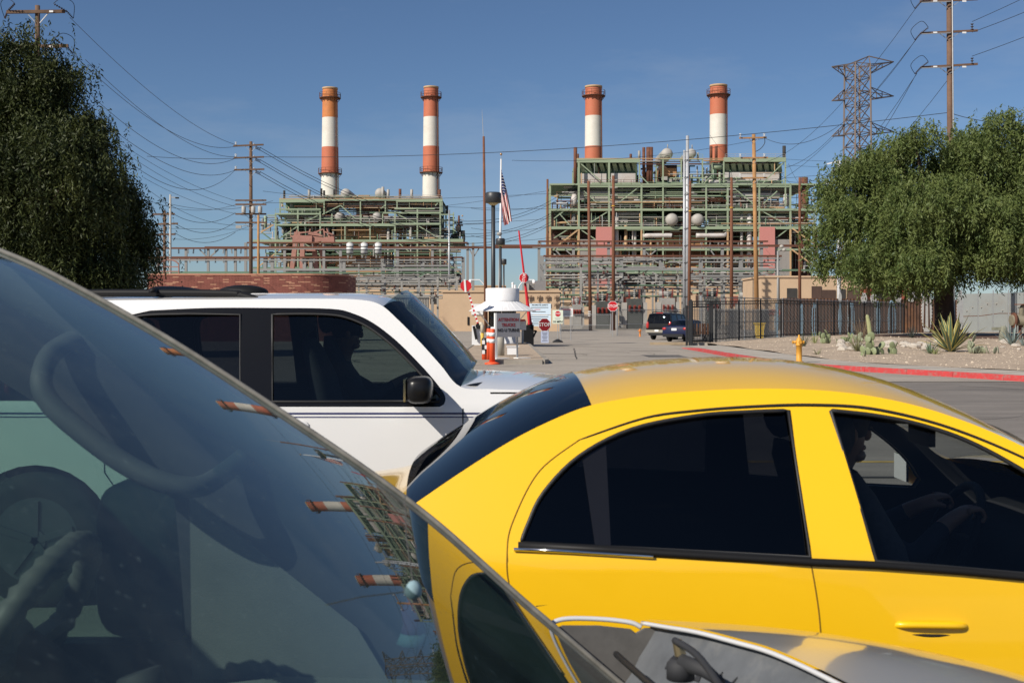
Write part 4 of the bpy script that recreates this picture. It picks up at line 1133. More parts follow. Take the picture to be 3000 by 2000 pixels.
# post and box behind it
pb = thing('metal_post', 'short grey steel post behind the attention sign', 'post', G(1468, 46, 0.13))
MB().cyl(G(1466, 46, 0.13), G(1466, 46, 1.25), 0.16, n=14).build('post_tube', mat('dull_post_paint', (0.34, 0.32, 0.28), 0.7, var=0.1, dirt=(0.2, 0.16, 0.1)), pb, True)
MB().lathe(G(1466, 46, 1.25), [(0.17, 0), (0.17, 0.03), (0.02, 0.1)], 14).build('post_cap', M_galv, pb, True)
ut = thing('utility_box', 'low beige electrical box lying in the island gravel', 'box', G(1506, 47, 0.13))
q = P(1502, 1044, 46)
MB().box((q.x, 46, 0.33), (0.42, 0.35, 0.3)).build('box_body', M_bw, ut); MB().box((q.x, 46, 0.49), (0.5, 0.42, 0.03)).build('box_lid', M_bw, ut)
# orange channel posts
M_or = mat('safety_orange', (0.78, 0.1, 0.03), 0.5, var=0.06)
for i, (px, py0, py1, D, lab, blk) in enumerate([(1420, 992, 1064, 41.6, 'short orange bollard with black and white checked top at the island nose', True), (1432, 962, 1068, 41.2, 'slim orange bollard with white bands and a black knob at the island nose', False), (1442, 963, 1072, 40.7, 'tall orange bollard with two white bands and round base at the island nose', False)]):
    b0 = G(px, D, 0.004); z1 = P(px, py0, D).z
    t = thing('bollard', lab, 'bollard', b0, 'orange bollards at the island nose')
    r = 0.10 if i != 1 else 0.075
    MB().lathe(b0, [(0.26, 0), (0.26, 0.05), (0.12, 0.09)], 16).build('bollard_base', M_or, t, True)
    MB().lathe(b0, [(r, 0.06), (r, z1 - 0.04), (r * 0.8, z1)], 16).build('bollard_tube', M_or if not blk else M_or, t, True)
    if blk:
        MB().lathe((b0.x, b0.y, z1 - 0.5), [(r + 0.006, 0), (r + 0.006, 0.5), (r * 0.6, 0.53)], 16).build('bollard_sleeve', M_sblack, t, True)
        for k in range(3): MB().box((b0.x - 0.04 + 0.09 * (k % 2), b0.y - r - 0.006, z1 - 0.12 - 0.17 * k), (0.1, 0.02, 0.13)).build('white_check', M_swhite, t)
    else:
        for k in range(2): MB().lathe((b0.x, b0.y, z1 - 0.26 - 0.22 * k), [(r + 0.004, 0), (r + 0.004, 0.13)], 16).build('white_band', M_swhite, t, True)
        if i == 1: MB().ball((b0.x, b0.y, z1 + 0.03), 0.07, 10).build('bollard_knob', M_sblack, t, True)
# yellow post, white ticket box and left barrier
yp = thing('standpipe', 'yellow and cream standpipe between the booth and the ticket box', 'pipe', G(1413, 62))
MB().cyl(G(1413, 62), P(1413, 975, 62), 0.09, n=12).build('pipe_lower', mat('pipe_yellow', (0.62, 0.4, 0.06), 0.6, var=0.15), yp, True)
MB().path([P(1413, 975, 62), P(1413, 955, 62), P(1410, 948, 62), P(1404, 948, 62)], 0.1, 10).build('pipe_upper', mat('pipe_cream', (0.55, 0.5, 0.4), 0.6, var=0.15), yp, True)
def barrier(label, D, px, pybase, boxw, arm0, arm1, striped, boxm, hasstop):
    b0 = G(px, D)
    t = thing('gate_barrier', label, 'barrier', b0, 'raised gate arms beside the booth')
    zt = P(px, pybase, D).z
    MB().box((b0.x, D, zt / 2), (boxw, 0.5, zt)).build('barrier_cabinet', boxm, t)
    a0, a1 = P(arm0[0], arm0[1], D - 0.35), P(arm1[0], arm1[1], D - 0.35)
    n = 22 if striped else 1
    if striped:
        for k in range(n):
            MB().beam(a0 + (a1 - a0) * (k / n), a0 + (a1 - a0) * ((k + 1) / n), 0.1, 0.04, (0, 1, 0)).build('arm_stripe', M_sred if k % 2 else M_swhite, t)
    else:
        mm_ = a0 + (a1 - a0) * 0.45
        MB().path([a0, mm_, a1], [0.14, 0.075, 0.05], 6).build('barrier_arm', M_sred, t)
    MB().cyl(a0 + Vector((0, 0.5, 0)), a0 - Vector((0, 0.06, 0)), 0.16, n=12).build('arm_pivot', M_trim, t)
    return t, a0, a1
t, a0, a1 = barrier('white ticket cabinet with a raised red and white striped gate arm', 64, 1398, 953, 0.56, (1402, 955), (1362, 822), True, M_bw, True)
pc = P(1365, 837, 63.5)
MB().prism(octa(0.31), pc, (1, 0, 0), (0, 0, 1), 0.012).build('folded_stop_plate', M_sred, t)
MB().beam(pc + Vector((-0.02, -0.03, -0.34)), pc + Vector((-0.07, -0.03, 0.34)), 0.1, 0.03, (0, 1, 0)).build('plate_bar', M_swhite, t)
MB().beam(P(1388, 955, 63.6), P(1396, 994, 63.6), 0.14, 0.1, (0, 1, 0)).build('cabinet_slot', M_trim, t)
t, a0, a1 = barrier('black gate machine with a raised plain red gate arm and turned stop plate', 70, 1548, 952, 0.62, (1553, 950), (1520, 676), False, M_trim, True)
oct_sign(t, P(1535, 814, 69.4), 0.3, 0.0, roll=math.radians(82))
MB().path(cr_spline([P(1563, 987, 69.6), P(1568, 975, 69.6), P(1571, 970, 69.6), P(1564, 969, 69.6)], 5), 0.05, 8).build('machine_handle', M_trim, t, True)
kb_ = thing('keypad_box', 'cream keypad box on a post beside the booth', 'box', G(1533, 67))
MB().box(P(1531, 952, 67), (0.4, 0.3, 0.55)).build('box_case', M_bw, kb_); MB().box(P(1531, 938, 66.8), (0.3, 0.06, 0.1)).build('box_stripe', M_sred, kb_)
MB().cyl(G(1531, 67), P(1531, 960, 67), 0.06, n=8).build('box_post', M_galv, kb_)

# ------------------------------------------------------------------ lamp posts, flag
M_lampblk = mat('lamp_black', (0.035, 0.037, 0.04), 0.45, var=0.1)
def lamp_post(label, px, D, pyt, pyb, wpx, rp):
    b0 = G(px, D); t = thing('lamp_post', label, 'lamp post', b0, 'black drum-headed lamp posts')
    zt, zb = P(px, pyt, D).z, P(px, pyb, D).z
    R = wpx / 2 * D / F
    MB().cyl(b0, (b0.x, b0.y, zb), rp, rp * 0.85, 14).build('lamp_pole', M_lampblk, t, True)
    MB().lathe(b0, [(rp * 2.2, 0), (rp * 2.2, 0.06), (rp * 1.3, 0.15)], 14).build('lamp_base', M_lampblk, t, True)
    hd = MB().lathe((b0.x, b0.y, zb), [(R * 0.9, -0.02), (R, 0.0), (R, zt - zb), (R * 0.85, zt - zb + 0.06)], 24).build('lamp_head', M_lampblk, t, True)
    MB().lathe((b0.x, b0.y, zb - 0.1 * R / 0.45), [(R * 0.12, -0.1), (R * 0.5, 0.0), (R * 0.8, 0.1)], 20).build('lamp_lens', mat('lamp_lens', (0.5, 0.4, 0.2), 0.3, var=0.1), hd, True)
lamp_post('tall black lamp post with a drum head, standing at the booth', 1445, 67.5, 567, 594, 47, 0.135)
lamp_post('shorter black lamp post between the flagpole and the booth', 1466, 80, 701, 717, 27, 0.11)
lamp_post('small distant black lamp post behind the booth roof', 1476, 150, 760, 774, 16, 0.12)
yF = 96.0
fp = thing('flagpole', 'white flagpole with a golden ball at the top', 'flagpole', G(1464, yF))
MB().cyl(G(1463, yF), P(1468, 466, yF), 0.14, 0.06, 12).build('pole_shaft', mat('pole_white', (0.66, 0.66, 0.66), 0.4, var=0.05), fp, True)
MB().ball(P(1468, 452, yF), 0.1, 14).build('pole_ball', mat('pole_gold', (0.5, 0.3, 0.14), 0.35, 0.6), fp, True)
MB().cyl(P(1468, 466, yF), P(1468, 452, yF), 0.025, n=6).build('pole_tip', M_galv, fp)
MB().lathe(P(1463, 690, yF), [(0.12, 0), (0.2, 0.05), (0.2, 0.22), (0.12, 0.26)], 12).build('pole_collar', mat('collar_grey', (0.3, 0.29, 0.27), 0.6), fp, True)
# limp American flag: canton folded at the hoist, stripes falling
fl = thing('flag', 'limp American flag hanging from the flagpole', 'flag', P(1468, 500, yF))
NR, NC = 27, 15
hoist = [P(1468.5, 495 + 66 * i / (NR - 1) * 1.25, yF - 0.12) for i in range(NR)]
def flag_pt(u, v):
    """u along the fly 0..1, v down the hoist 0..1: the fly falls beside the pole in soft folds"""
    a = P(1468.5, 496 + 78 * v, yF - 0.12)
    b = P(1499 - 20 * v, 648 + 14 * v, yF - 0.12)
    mid = P(1487 - 17 * v, 560 + 62 * v, yF - 0.12)
    p = a * (1 - u) ** 2 + mid * 2 * u * (1 - u) + b * u * u
    return p + Vector((0.06 * math.sin(9 * v + 3 * u) * u, 0.16 * math.sin(14 * v + 4 * u) * (0.3 + u), 0))
M_fr, M_fw, M_fb = mat('flag_red', (0.42, 0.03, 0.03), 0.8, var=0.08), mat('flag_white', (0.72, 0.7, 0.68), 0.8, var=0.04), mat('flag_blue', (0.015, 0.025, 0.11), 0.8, var=0.08)
for k in range(13):
    u0 = 0.42 if k < 7 else 0.0
    q = MB().grid([[flag_pt(u0 + (1 - u0) * j / 14, (k + i / 3) / 13) for j in range(15)] for i in range(4)])
    q.build('stripe', M_fr if k % 2 == 0 else M_fw, fl, True)
cn = MB().grid([[flag_pt(0.42 * j / 8, 7 / 13 * i / 14) for j in range(9)] for i in range(15)]).build('canton', M_fb, fl, True)
for r_ in range(9):
    for c_ in range(6 if r_ % 2 == 0 else 5):
        p = flag_pt(0.42 * (c_ + (0.6 if r_ % 2 == 0 else 1.1)) / 6.2, 7 / 13 * (r_ + 0.7) / 9.4) + Vector((0, -0.02, 0))
        MB().add([p + Vector((0.035 * math.sin(2 * math.pi * k / 10) * (1 if k % 2 == 0 else 0.45), 0, 0.035 * math.cos(2 * math.pi * k / 10) * (1 if k % 2 == 0 else 0.45))) for k in range(10)], [tuple(range(10))]).build('star', M_fw, cn)

# ------------------------------------------------------------------ parked cars by the gate
def small_car(name, label, paint, rail, outer, holes, yw, wheels, r, loc, rz, cuts, lamps, extra=None, glassm=None):
    t = thing(name, label, 'car', (0, 0, 0), 'cars parked inside the gate')
    B = Shell(t, 0.0, yw, paint)
    gm = glassm or glass('parked_glass', (0.1, 0.11, 0.12))
    for sd in (-1, 1):
        B.sheet('side_panel', paint, outer, holes, 0.12, sd)
        for h in holes: B.sheet('window', gm, h, (), 0.2, sd, -0.02)
        for wx in wheels: wheel(t, wx, sd * (yw(wx, 0.5) - 0.13), r, sd, 0.24)
        x, z, sx, sy, sz = lamps
        MB().ball((x, sd * (yw(x + 0.1, z) - sy * 0.7), z), 1.0, 12, (sx, sy, sz)).build('tail_lamp', mat('red_lamp', (0.45, 0.02, 0.015), 0.2, coat=1), t, True)
    a, b, c, d = cuts
    B.top('boot_lid', paint, rail[:a + 1], 0.03, 12)
    B.top('rear_window', gm, rail[a:b + 1], 0.05, 12, inset=0.03)
    B.top('roof', paint, rail[b:c + 1], 0.05, 12)
    B.top('windscreen', gm, rail[c:d + 1], 0.06, 12, inset=0.03)
    B.top('bonnet', paint, rail[d:], 0.04, 12)
    MB().box((outer[0][0] * 0.5 + 0.2, 0, 0.42), (3.4, 1.4, 0.2)).build('underbody', M_cabin, t)
    if extra: extra(t, B)
    t.location = loc; t.rotation_euler = (0, 0, rz)
    ORG[t.name] = Vector(loc)
    return t
# black suv
M_bsuv = mat('black_suv_paint', (0.006, 0.006, 0.007), 0.45, 0.0, var=0.1, coat=0.15, spec=0.2)
ra = [(-2.6, 0.9), (-2.58, 1.18), (-2.5, 1.55), (-2.38, 1.82), (-2.1, 1.88), (-1, 1.9), (0.2, 1.86), (0.5, 1.75), (1.2, 1.22), (1.6, 1.16), (2.3, 1.08), (2.55, 0.85)]
ou = ra + [(2.6, 0.45)] + arch(1.65, 0.45, 0.4)[::-1] + arch(-1.45, 0.45, 0.4)[::-1] + [(-2.55, 0.5)]
def ex_suv(t, B):
    MB().box((-2.66, 0, 0.62), (0.16, 1.9, 0.2)).build('rear_bumper', mat('bumper_beige', (0.3, 0.27, 0.22), 0.5), t)
    MB().grid([[(-2.60, y, 0.7), (-2.6, y, 1.15)] for y in (-0.95, 0, 0.95)]).build('tailgate', M_bsuv, t)
    MB().box((-2.76, 0.1, 0.66), (0.02, 0.3, 0.14)).build('number_plate', M_swhite, t)
    MB().box((-2.36, 0, 1.93), (0.1, 0.5, 0.05)).build('brake_lamp', MATS['red_lamp'], t)
    for sd in (-1, 1): MB().path([(-2.0, sd * 0.72, 1.93), (-1.9, sd * 0.72, 2.0), (0.0, sd * 0.72, 2.0), (0.1, sd * 0.72, 1.95)], 0.03, 6).build('roof_rail', M_trim, t, True)
wB = lambda x, z: (0.98 - 0.22 * max(0, z - 1.15)) * (1 - 0.05 * abs(x / 2.6) ** 4)
small_car('suv', 'black sport utility car with beige bumper parked inside the gate', M_bsuv, ra, ou, [[(-2.3, 1.22), (-2.2, 1.75), (-1.2, 1.78), (-1.2, 1.22)], [(-1.1, 1.22), (-1.1, 1.78), (-0.2, 1.78), (-0.2, 1.22)], [(-0.1, 1.22), (-0.1, 1.78), (0.3, 1.72), (0.85, 1.25)]], wB, (1.65, -1.45), 0.39, G(1967, 88), math.radians(62), (1, 3, 6, 8), (-2.57, 1.05, 0.09, 0.12, 0.26), ex_suv)
M_bsed = mat('navy_paint', (0.007, 0.011, 0.045), 0.45, 0.0, var=0.05, coat=0.2, spec=0.2)
rs = [(-2.25, 0.85), (-2.2, 1.0), (-1.5, 1.04), (-1.2, 1.16), (-0.75, 1.36), (-0.3, 1.42), (0.4, 1.4), (0.75, 1.28), (1.25, 0.98), (1.8, 0.9), (2.25, 0.74)]
os_ = rs + [(2.3, 0.4)] + arch(1.4, 0.36, 0.3)[::-1] + arch(-1.3, 0.36, 0.3)[::-1] + [(-2.3, 0.35)]
wD = lambda x, z: (0.89 - 0.45 * max(0, z - 0.95)) * (1 - 0.07 * abs(x / 2.3) ** 4)
def ex_sed(t, B):
    MB().grid([[(-2.29 - 0.06 * (1 - (y / 0.85) ** 2), y, 0.32), (-2.33 - 0.07 * (1 - (y / 0.85) ** 2), y, 0.6), (-2.25 - 0.04 * (1 - (y / 0.85) ** 2), y, 0.98)] for y in np.linspace(-0.85, 0.85, 9)]).build('rear_bumper', M_bsed, t, True)
    MB().box((-2.38, 0, 0.82), (0.03, 0.36, 0.15)).build('number_plate', M_swhite, t)
small_car('sedan', 'navy blue sedan parked behind the black gate posts', M_bsed, rs, os_, [[(-1.35, 1.08), (-0.8, 1.32), (-0.3, 1.36), (-0.25, 1.0)], [(-0.15, 1.0), (-0.15, 1.36), (0.4, 1.34), (0.95, 1.02)]], wD, (1.4, -1.3), 0.31, G(2014, 81), math.radians(60), (2, 4, 6, 8), (-2.27, 0.86, 0.07, 0.16, 0.09), ex_sed)
# ------------------------------------------------------------------ power station
UC = {}
def unit_mesh(kind, m):
    """one shared mesh of each shape and finish: 1 m box, 1 m tube"""
    k = (kind, m.name)
    if k not in UC:
        q = MB()
        if kind == 'box': q.box((0, 0, 0), (1, 1, 1))
        else: q.cyl((0, 0, -0.5), (0, 0, 0.5), 0.5, n=10)
        me = bpy.data.meshes.new(kind + '_' + m.name)
        me.from_pydata(q.v, [], q.f)
        if kind != 'box': me.polygons.foreach_set('use_smooth', [len(p.vertices) == 4 for p in me.polygons])
        me.materials.append(m)
        UC[k] = me
    return UC[k]
def ubeam(name, m, parent, p0, p1, wd, ht=None, kind='box'):
    p0, p1 = Vector(p0), Vector(p1)
    o = add_obj(name, unit_mesh(kind, m), parent)
    d = p1 - p0
    o.rotation_euler = d.to_track_quat('Z', 'Y').to_euler()
    o.location = (p0 + p1) / 2 - ORG[parent.name]
    o.scale = (wd, ht or wd, d.length)
    return o
def upipe(name, m, parent, p0, p1, r): return ubeam(name, m, parent, p0, p1, 2 * r, 2 * r, 'tube')
def ubox(name, m, parent, p0, p1, D0, D1):
    """block spanning photograph corners p0..p1 on its front face, from distance D0 back to D1"""
    a, b = P(p0[0], p0[1], D0), P(p1[0], p1[1], D0)
    o = add_obj(name, unit_mesh('box', m), parent)
    o.location = Vector(((a.x + b.x) / 2, (D0 + D1) / 2, (a.z + b.z) / 2)) - ORG[parent.name]
    o.scale = (abs(b.x - a.x), D1 - D0, abs(b.z - a.z))
    return o
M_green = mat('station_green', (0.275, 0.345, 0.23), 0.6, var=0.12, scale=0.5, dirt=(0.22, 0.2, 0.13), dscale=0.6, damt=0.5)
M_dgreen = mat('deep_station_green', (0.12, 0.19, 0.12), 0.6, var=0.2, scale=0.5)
M_ored = mat('stack_red', (0.49, 0.14, 0.07), 0.7, var=0.10, scale=0.5, dirt=(0.3, 0.14, 0.07), dscale=0.5, damt=0.5)
M_oor = mat('stack_orange', (0.55, 0.19, 0.055), 0.7, var=0.12, scale=0.5, dirt=(0.3, 0.14, 0.06), dscale=0.6, damt=0.5)
M_owh = mat('stack_white', (0.66, 0.62, 0.55), 0.7, var=0.05, scale=0.4, dirt=(0.5, 0.44, 0.36), dscale=0.3, damt=0.4)
M_rust = mat('rust', (0.13, 0.05, 0.028), 0.85, var=0.35, scale=1.2)
M_brick = mat('tan_brickwork', (0.42, 0.22, 0.10), 0.85, var=0.12, scale=1.5, dirt=(0.28, 0.14, 0.07), dscale=0.5)
M_dbrick = mat('brown_cladding', (0.13, 0.06, 0.035), 0.85, var=0.2, scale=1)
M_pink = mat('pink_cladding', (0.50, 0.20, 0.175), 0.75, var=0.05, scale=1, dirt=(0.4, 0.18, 0.16), dscale=1)
M_crane = mat('pink_crane_paint', (0.36, 0.17, 0.13), 0.7, var=0.15, scale=0.8, dirt=(0.25, 0.14, 0.1), dscale=0.6)
M_grey = mat('plant_grey', (0.30, 0.29, 0.27), 0.65, var=0.15, scale=0.8, dirt=(0.18, 0.16, 0.13), dscale=0.6)
M_lgrey = mat('lagging_grey', (0.38, 0.36, 0.33), 0.6, var=0.12, scale=0.8, dirt=(0.3, 0.26, 0.2), dscale=0.8)
M_wpan = mat('white_cladding', (0.52, 0.49, 0.47), 0.6, var=0.07, scale=0.6, dirt=(0.36, 0.25, 0.17), dscale=0.5, damt=0.6)
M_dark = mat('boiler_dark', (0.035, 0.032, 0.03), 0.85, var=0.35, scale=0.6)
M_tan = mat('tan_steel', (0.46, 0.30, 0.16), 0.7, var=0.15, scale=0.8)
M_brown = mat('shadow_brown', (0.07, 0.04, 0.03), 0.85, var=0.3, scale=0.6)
M_beige = mat('beige_render', (0.52, 0.37, 0.24), 0.85, var=0.05, scale=0.5, dirt=(0.42, 0.28, 0.18), dscale=0.4, damt=0.4)

def stack(label, px, D, rt, rb, bands, gals):
    x = G(px, D).x
    t = thing('chimney_stack', label, 'chimney', (x, D, 0), 'striped power station chimneys')
    y0, y1 = bands[0][0], bands[-1][1]
    rad = lambda py: (rt + (rb - rt) * (py - y0) / (700 - y0)) * D / F
    for a, b, m in bands:
        za, zb = P(px, a, D).z, max(0.0, P(px, b, D).z)
        MB().lathe((x, D, zb), [(rad(b) + (rad(a) - rad(b)) * k / 6, (za - zb) * k / 6) for k in range(7)], 40, cap=False).build('stack_band', m, t, True)
    zt = P(px, y0, D).z
    MB().lathe((x, D, zt), [(rad(y0) * 1.04, -0.5), (rad(y0) * 1.06, 0.0), (rad(y0) * 0.85, 0.05)], 40).build('stack_rim', M_tan, t, True)
    for gy in gals:
        z = P(px, gy, D).z
        r = rad(gy)
        g = MB().lathe((x, D, z - 0.12), [(r, 0), (r + 0.85, 0.0), (r + 0.85, 0.16), (r, 0.16)], 36).build('gallery', M_rust, t)
        for h in (0.75, 1.35):
            MB().path([(x + (r + 0.82) * math.cos(a), D + (r + 0.82) * math.sin(a), z + h) for a in np.linspace(0, 2 * math.pi, 33)[:-1]], 0.045, 5, True).build('gallery_rail', M_rust, g)
        for k in range(14):
            a = 2 * math.pi * k / 14
            MB().cyl((x + (r + 0.82) * math.cos(a), D + (r + 0.82) * math.sin(a), z), (x + (r + 0.82) * math.cos(a), D + (r + 0.82) * math.sin(a), z + 1.4), 0.05, n=5).build('gallery_post', M_rust, g)
            MB().cyl((x + (r + 0.75) * math.cos(a), D + (r + 0.75) * math.sin(a), z - 0.1), (x + r * math.cos(a), D + r * math.sin(a), z - 1.1), 0.06, n=5).build('gallery_bracket', M_rust, g)
    a = 5.6
    lx = x + (rad(400) + 0.25) * math.cos(a); ly = D + (rad(400) + 0.25) * math.sin(a)
    MB().cyl((lx, ly, 20), (lx, ly, zt - 3), 0.12, n=5).build('stack_ladder', M_rust, t)
    return t
stack('orange and white chimney, the more orange of the two standing over the lower boiler house', 967, 322, 21.6, 28, [(258, 346, M_oor), (346, 432, M_owh), (432, 509, M_ored), (509, 960, M_owh)], (288, 509))
stack('red and white chimney with white foot, nearer the flagpole, over the lower boiler house', 1263, 322, 21.2, 27, [(255, 344, M_ored), (344, 430, M_owh), (430, 505, M_ored), (505, 960, M_owh)], (286, 506))
stack('brick-red chimney with one white band, nearest the flagpole', 1739, 302, 24.2, 28, [(253, 341, M_ored), (341, 430, M_owh), (430, 960, M_ored)], (282,))
stack('brick-red chimney with one white band, nearest the lattice pylon', 2105, 302, 24.6, 28, [(250, 337, M_ored), (337, 426, M_owh), (426, 960, M_ored)], (279,))

M_steel0 = mat('pale_steel', (0.4, 0.4, 0.38), 0.55, 0.2, var=0.1)
class Plant:
    def __init__(s, name, label, D, ox, oy, k, px):
        s.D, s.ox, s.oy, s.k = D, ox, oy, k
        s.t = thing(name, label, 'power station', G(px, D))
    def c(s, cx, cy): return (s.ox + cx / s.k, s.oy + cy / s.k)
    def p(s, cx, cy, dd=0.0):
        a = s.c(cx, cy); q = P(a[0], a[1], s.D)
        return Vector((q.x, s.D + dd, q.z))
    def col(s, cx, y0, y1, wd=0.55, m=None, layers=(0,)):
        for l in layers: ubeam('column', m or M_green, s.t, s.p(cx, y0, l), s.p(cx, y1, l), wd * 0.6)
    def hb(s, x0, x1, cy, ht=0.6, m=None, layers=(0,), wd=0.45):
        for l in layers: ubeam('beam', m or M_green, s.t, s.p(x0, cy, l), s.p(x1, cy, l), wd, ht * 0.52)
    def dg(s, x0, y0, x1, y1, wd=0.38, m=None, dd=0.15): ubeam('brace', m or M_green, s.t, s.p(x0, y0, dd), s.p(x1, y1, dd), wd * 0.62)
    def bx(s, name, x0, y0, x1, y1, m, d0, d1): 
        a, b = s.p(x0, y0, d0), s.p(x1, y1, d0)
        o = add_obj(name, unit_mesh('box', m), s.t)
        o.location = Vector(((a.x + b.x) / 2, s.D + (d0 + d1) / 2, (a.z + b.z) / 2)) - ORG[s.t.name]
        o.scale = (abs(b.x - a.x), d1 - d0, abs(b.z - a.z))
        return o
    def pipe(s, pts, r, m, dd):
        q = MB().path(cr_spline([s.p(x, y, dd) for x, y in pts], 3) if len(pts) > 2 else [s.p(x, y, dd) for x, y in pts], r, 8)
        return q.build('pipe', m, s.t, True)
    def drum(s, cx, cy, r, d0, d1, m=None):
        R = r / s.k * s.D / F
        c = s.p(cx, cy)
        prof = [(R * math.sin(a), d0 - R * 0.75 * math.cos(a)) for a in np.linspace(0.05, math.pi / 2, 7)] + [(R * math.sin(a), d1 - R * 0.75 * math.cos(a)) for a in np.linspace(math.pi / 2, 3.1, 7)]
        return MB().lathe((c.x, s.D, c.z), prof, 24, 'y').build('steam_drum', m or M_lgrey, s.t, True)
    def floor(s, x0, x1, cy, m=None, d0=0.4, d1=24): s.bx('floor_grating', x0, cy - 1.2, x1, cy + 1.2, m or M_dgreen, d0, d1)
    def rail(s, x0, x1, cy, m=None, dd=-0.2, h=1.1):
        a, b = s.p(x0, cy, dd), s.p(x1, cy, dd)
        q = MB()
        for k in (0.55, 1.0): q.beam(a + Vector((0, 0, h * k)), b + Vector((0, 0, h * k)), 0.07)
        n = max(2, int((b - a).length / 2.2))
        for i in range(n + 1):
            e = a + (b - a) * (i / n); q.beam(e, e + Vector((0, 0, h)), 0.07)
        q.build('railing', m or M_lgrey, s.t)
    def clutter(s, x0, y0, x1, y1, n, seed, mats, d=(1.5, 12), vert=0.5, rr=(0.08, 0.3)):
        r = random.Random(seed)
        for i in range(n):
            m = r.choice(mats); dd = r.uniform(*d); R = r.uniform(*rr)
            if r.random() < vert:
                x = r.uniform(x0, x1); a = r.uniform(y0, y1); b = min(y1, a + r.uniform(0.3, 1) * (y1 - y0))
                upipe('pipe', m, s.t, s.p(x, a, dd), s.p(x, b, dd), R)
            else:
                y = r.uniform(y0, y1); a = r.uniform(x0, x1); b = min(x1, a + r.uniform(0.15, 0.7) * (x1 - x0))
                if b - a < 4: continue
                upipe('pipe', m, s.t, s.p(a, y, dd), s.p(b, y, dd), R)
    def gear(s, x0, y0, x1, y1, n, seed, mats, d=(1.5, 10), sz=(0.5, 2.0)):
        """fans, motors, valve boxes, small vessels standing about on the floors"""
        r = random.Random(seed)
        for i in range(n):
            c = s.p(r.uniform(x0, x1), r.uniform(y0, y1), r.uniform(*d)); m = r.choice(mats)
            if r.random() < 0.5:
                o = add_obj('equipment_box', unit_mesh('box', m), s.t); o.scale = (r.uniform(*sz), r.uniform(*sz), r.uniform(*sz) * 0.8); o.location = c - ORG[s.t.name]
            else:
                l = r.uniform(*sz); upipe('vessel', m, s.t, c, c + (Vector((0, 0, l)) if r.random() < 0.5 else Vector((l, 0, 0))), r.uniform(0.2, 0.5))

PIPES = [M_lgrey, M_grey, M_rust, M_dark, M_tan, M_dgreen, M_wpan]
# ---- the block under the two orange-and-white chimneys
A = Plant('boiler_house', 'lower green steel boiler house under the two chimneys with white feet', 300, 700, 500, 3.357, 1090)
LY = (0, 13, 26)
for cx, y0, y1 in [(360, 420, 960), (580, 375, 960), (800, 400, 960), (1535, 400, 960), (1755, 365, 960), (1980, 300, 960)]:
    A.col(cx, y0, 1470, 0.62, None, LY)
for cx, y0, y1 in [(405, 272, 425), (838, 272, 430), (1440, 275, 420), (1555, 275, 385), (1997, 268, 410), (1195, 275, 525), (1043, 535, 700), (1290, 535, 700), (915, 425, 530), (1413, 425, 530), (625, 380, 425), (2110, 410, 570)]:
    A.col(cx, y0, y1, 0.5)
A.hb(398, 2003, 276, 0.35, M_tan); A.hb(398, 845, 298, 1.7, None, (0, 20)); A.hb(838, 1560, 290, 0.7, None, LY); A.hb(1545, 2003, 292, 1.5, None, (0, 20))
A.hb(410, 805, 380, 0.7); A.hb(1530, 1925, 374, 0.7); A.hb(355, 805, 425, 0.8, None, LY); A.hb(1415, 1985, 415, 0.8, None, LY)
A.hb(355, 805, 533, 0.8, None, LY); A.hb(800, 1540, 533, 1.3, None, LY); A.hb(1535, 1985, 523, 0.9, None, LY)
A.hb(140, 2205, 690, 1.1, None, LY); A.hb(1640, 2205, 680, 0.8); A.hb(280, 360, 440, 0.5); A.hb(1980, 2115, 432, 0.5)
A.hb(1535, 2100, 820, 0.4, M_dgreen); A.hb(350, 830, 820, 0.5); A.hb(140, 2150, 955, 0.8, M_dgreen, (0, 13))
for a in [(600, 525, 790, 435), (380, 680, 570, 550), (1560, 430, 1740, 515), (1770, 545, 1970, 665), (415, 315, 470, 370), (1000, 340, 1140, 470), (1930, 345, 1972, 300), (1395, 375, 1432, 340), (2035, 525, 2130, 595), (820, 430, 1000, 340), (1580, 720, 1740, 850), (600, 690, 780, 800)]:
    A.dg(*a)
A.dg(1780, 700, 2190, 1020, 0.5, M_tan, 0.4); A.dg(180, 950, 500, 700, 0.45, M_tan, 0.4); A.dg(215, 605, 340, 530, 0.6, M_tan); A.dg(215, 600, 320, 680, 0.5, M_dgreen)
for i, (x0, x1, y) in enumerate([(360, 580, 515), (580, 800, 515), (805, 1095, 505), (1130, 1535, 505), (1540, 1755, 505), (1760, 1980, 505), (380, 560, 668), (1380, 1530, 660), (1540, 1755, 660), (1760, 1980, 660), (360, 800, 410), (410, 830, 272), (850, 1430, 272), (1560, 1990, 272), (2000, 2140, 510)]):
    A.rail(x0, x1, y + 12, M_lgrey if i % 2 else M_green)
for cy, x0, x1 in [(533, 360, 1980), (692, 150, 2200), (425, 360, 800), (415, 1535, 1980), (282, 405, 2000), (822, 350, 2000)]:
    A.floor(x0, x1, cy + 3)
A.bx('building_wall', 940, 552, 1432, 680, M_brick, 3.2, 22); A.bx('building_wall', 930, 700, 1432, 1470, M_brick, 3.4, 22)
A.bx('wall_panel', 996, 608, 1115, 668, mat('pale_tan_panel', (0.54, 0.32, 0.15), 0.8, var=0.08), 2.9, 3.3); A.bx('wall_panel', 1135, 608, 1345, 668, MATS['pale_tan_panel'], 2.9, 3.3); A.bx('wall_panel', 1376, 604, 1392, 668, MATS['pale_tan_panel'], 2.9, 3.3)
A.bx('wall_panel', 942, 610, 966, 670, MATS['pale_tan_panel'], 2.9, 3.3); A.bx('green_door', 968, 615, 988, 668, M_green, 2.9, 3.3)
A.bx('lift_tower', 1135, 326, 1390, 515, M_dbrick, 3.5, 20); A.bx('roof_house', 1140, 215, 1252, 272, M_brick, 6, 14); A.bx('roof_house_window', 1200, 235, 1230, 258, M_dark, 5.9, 6.05)
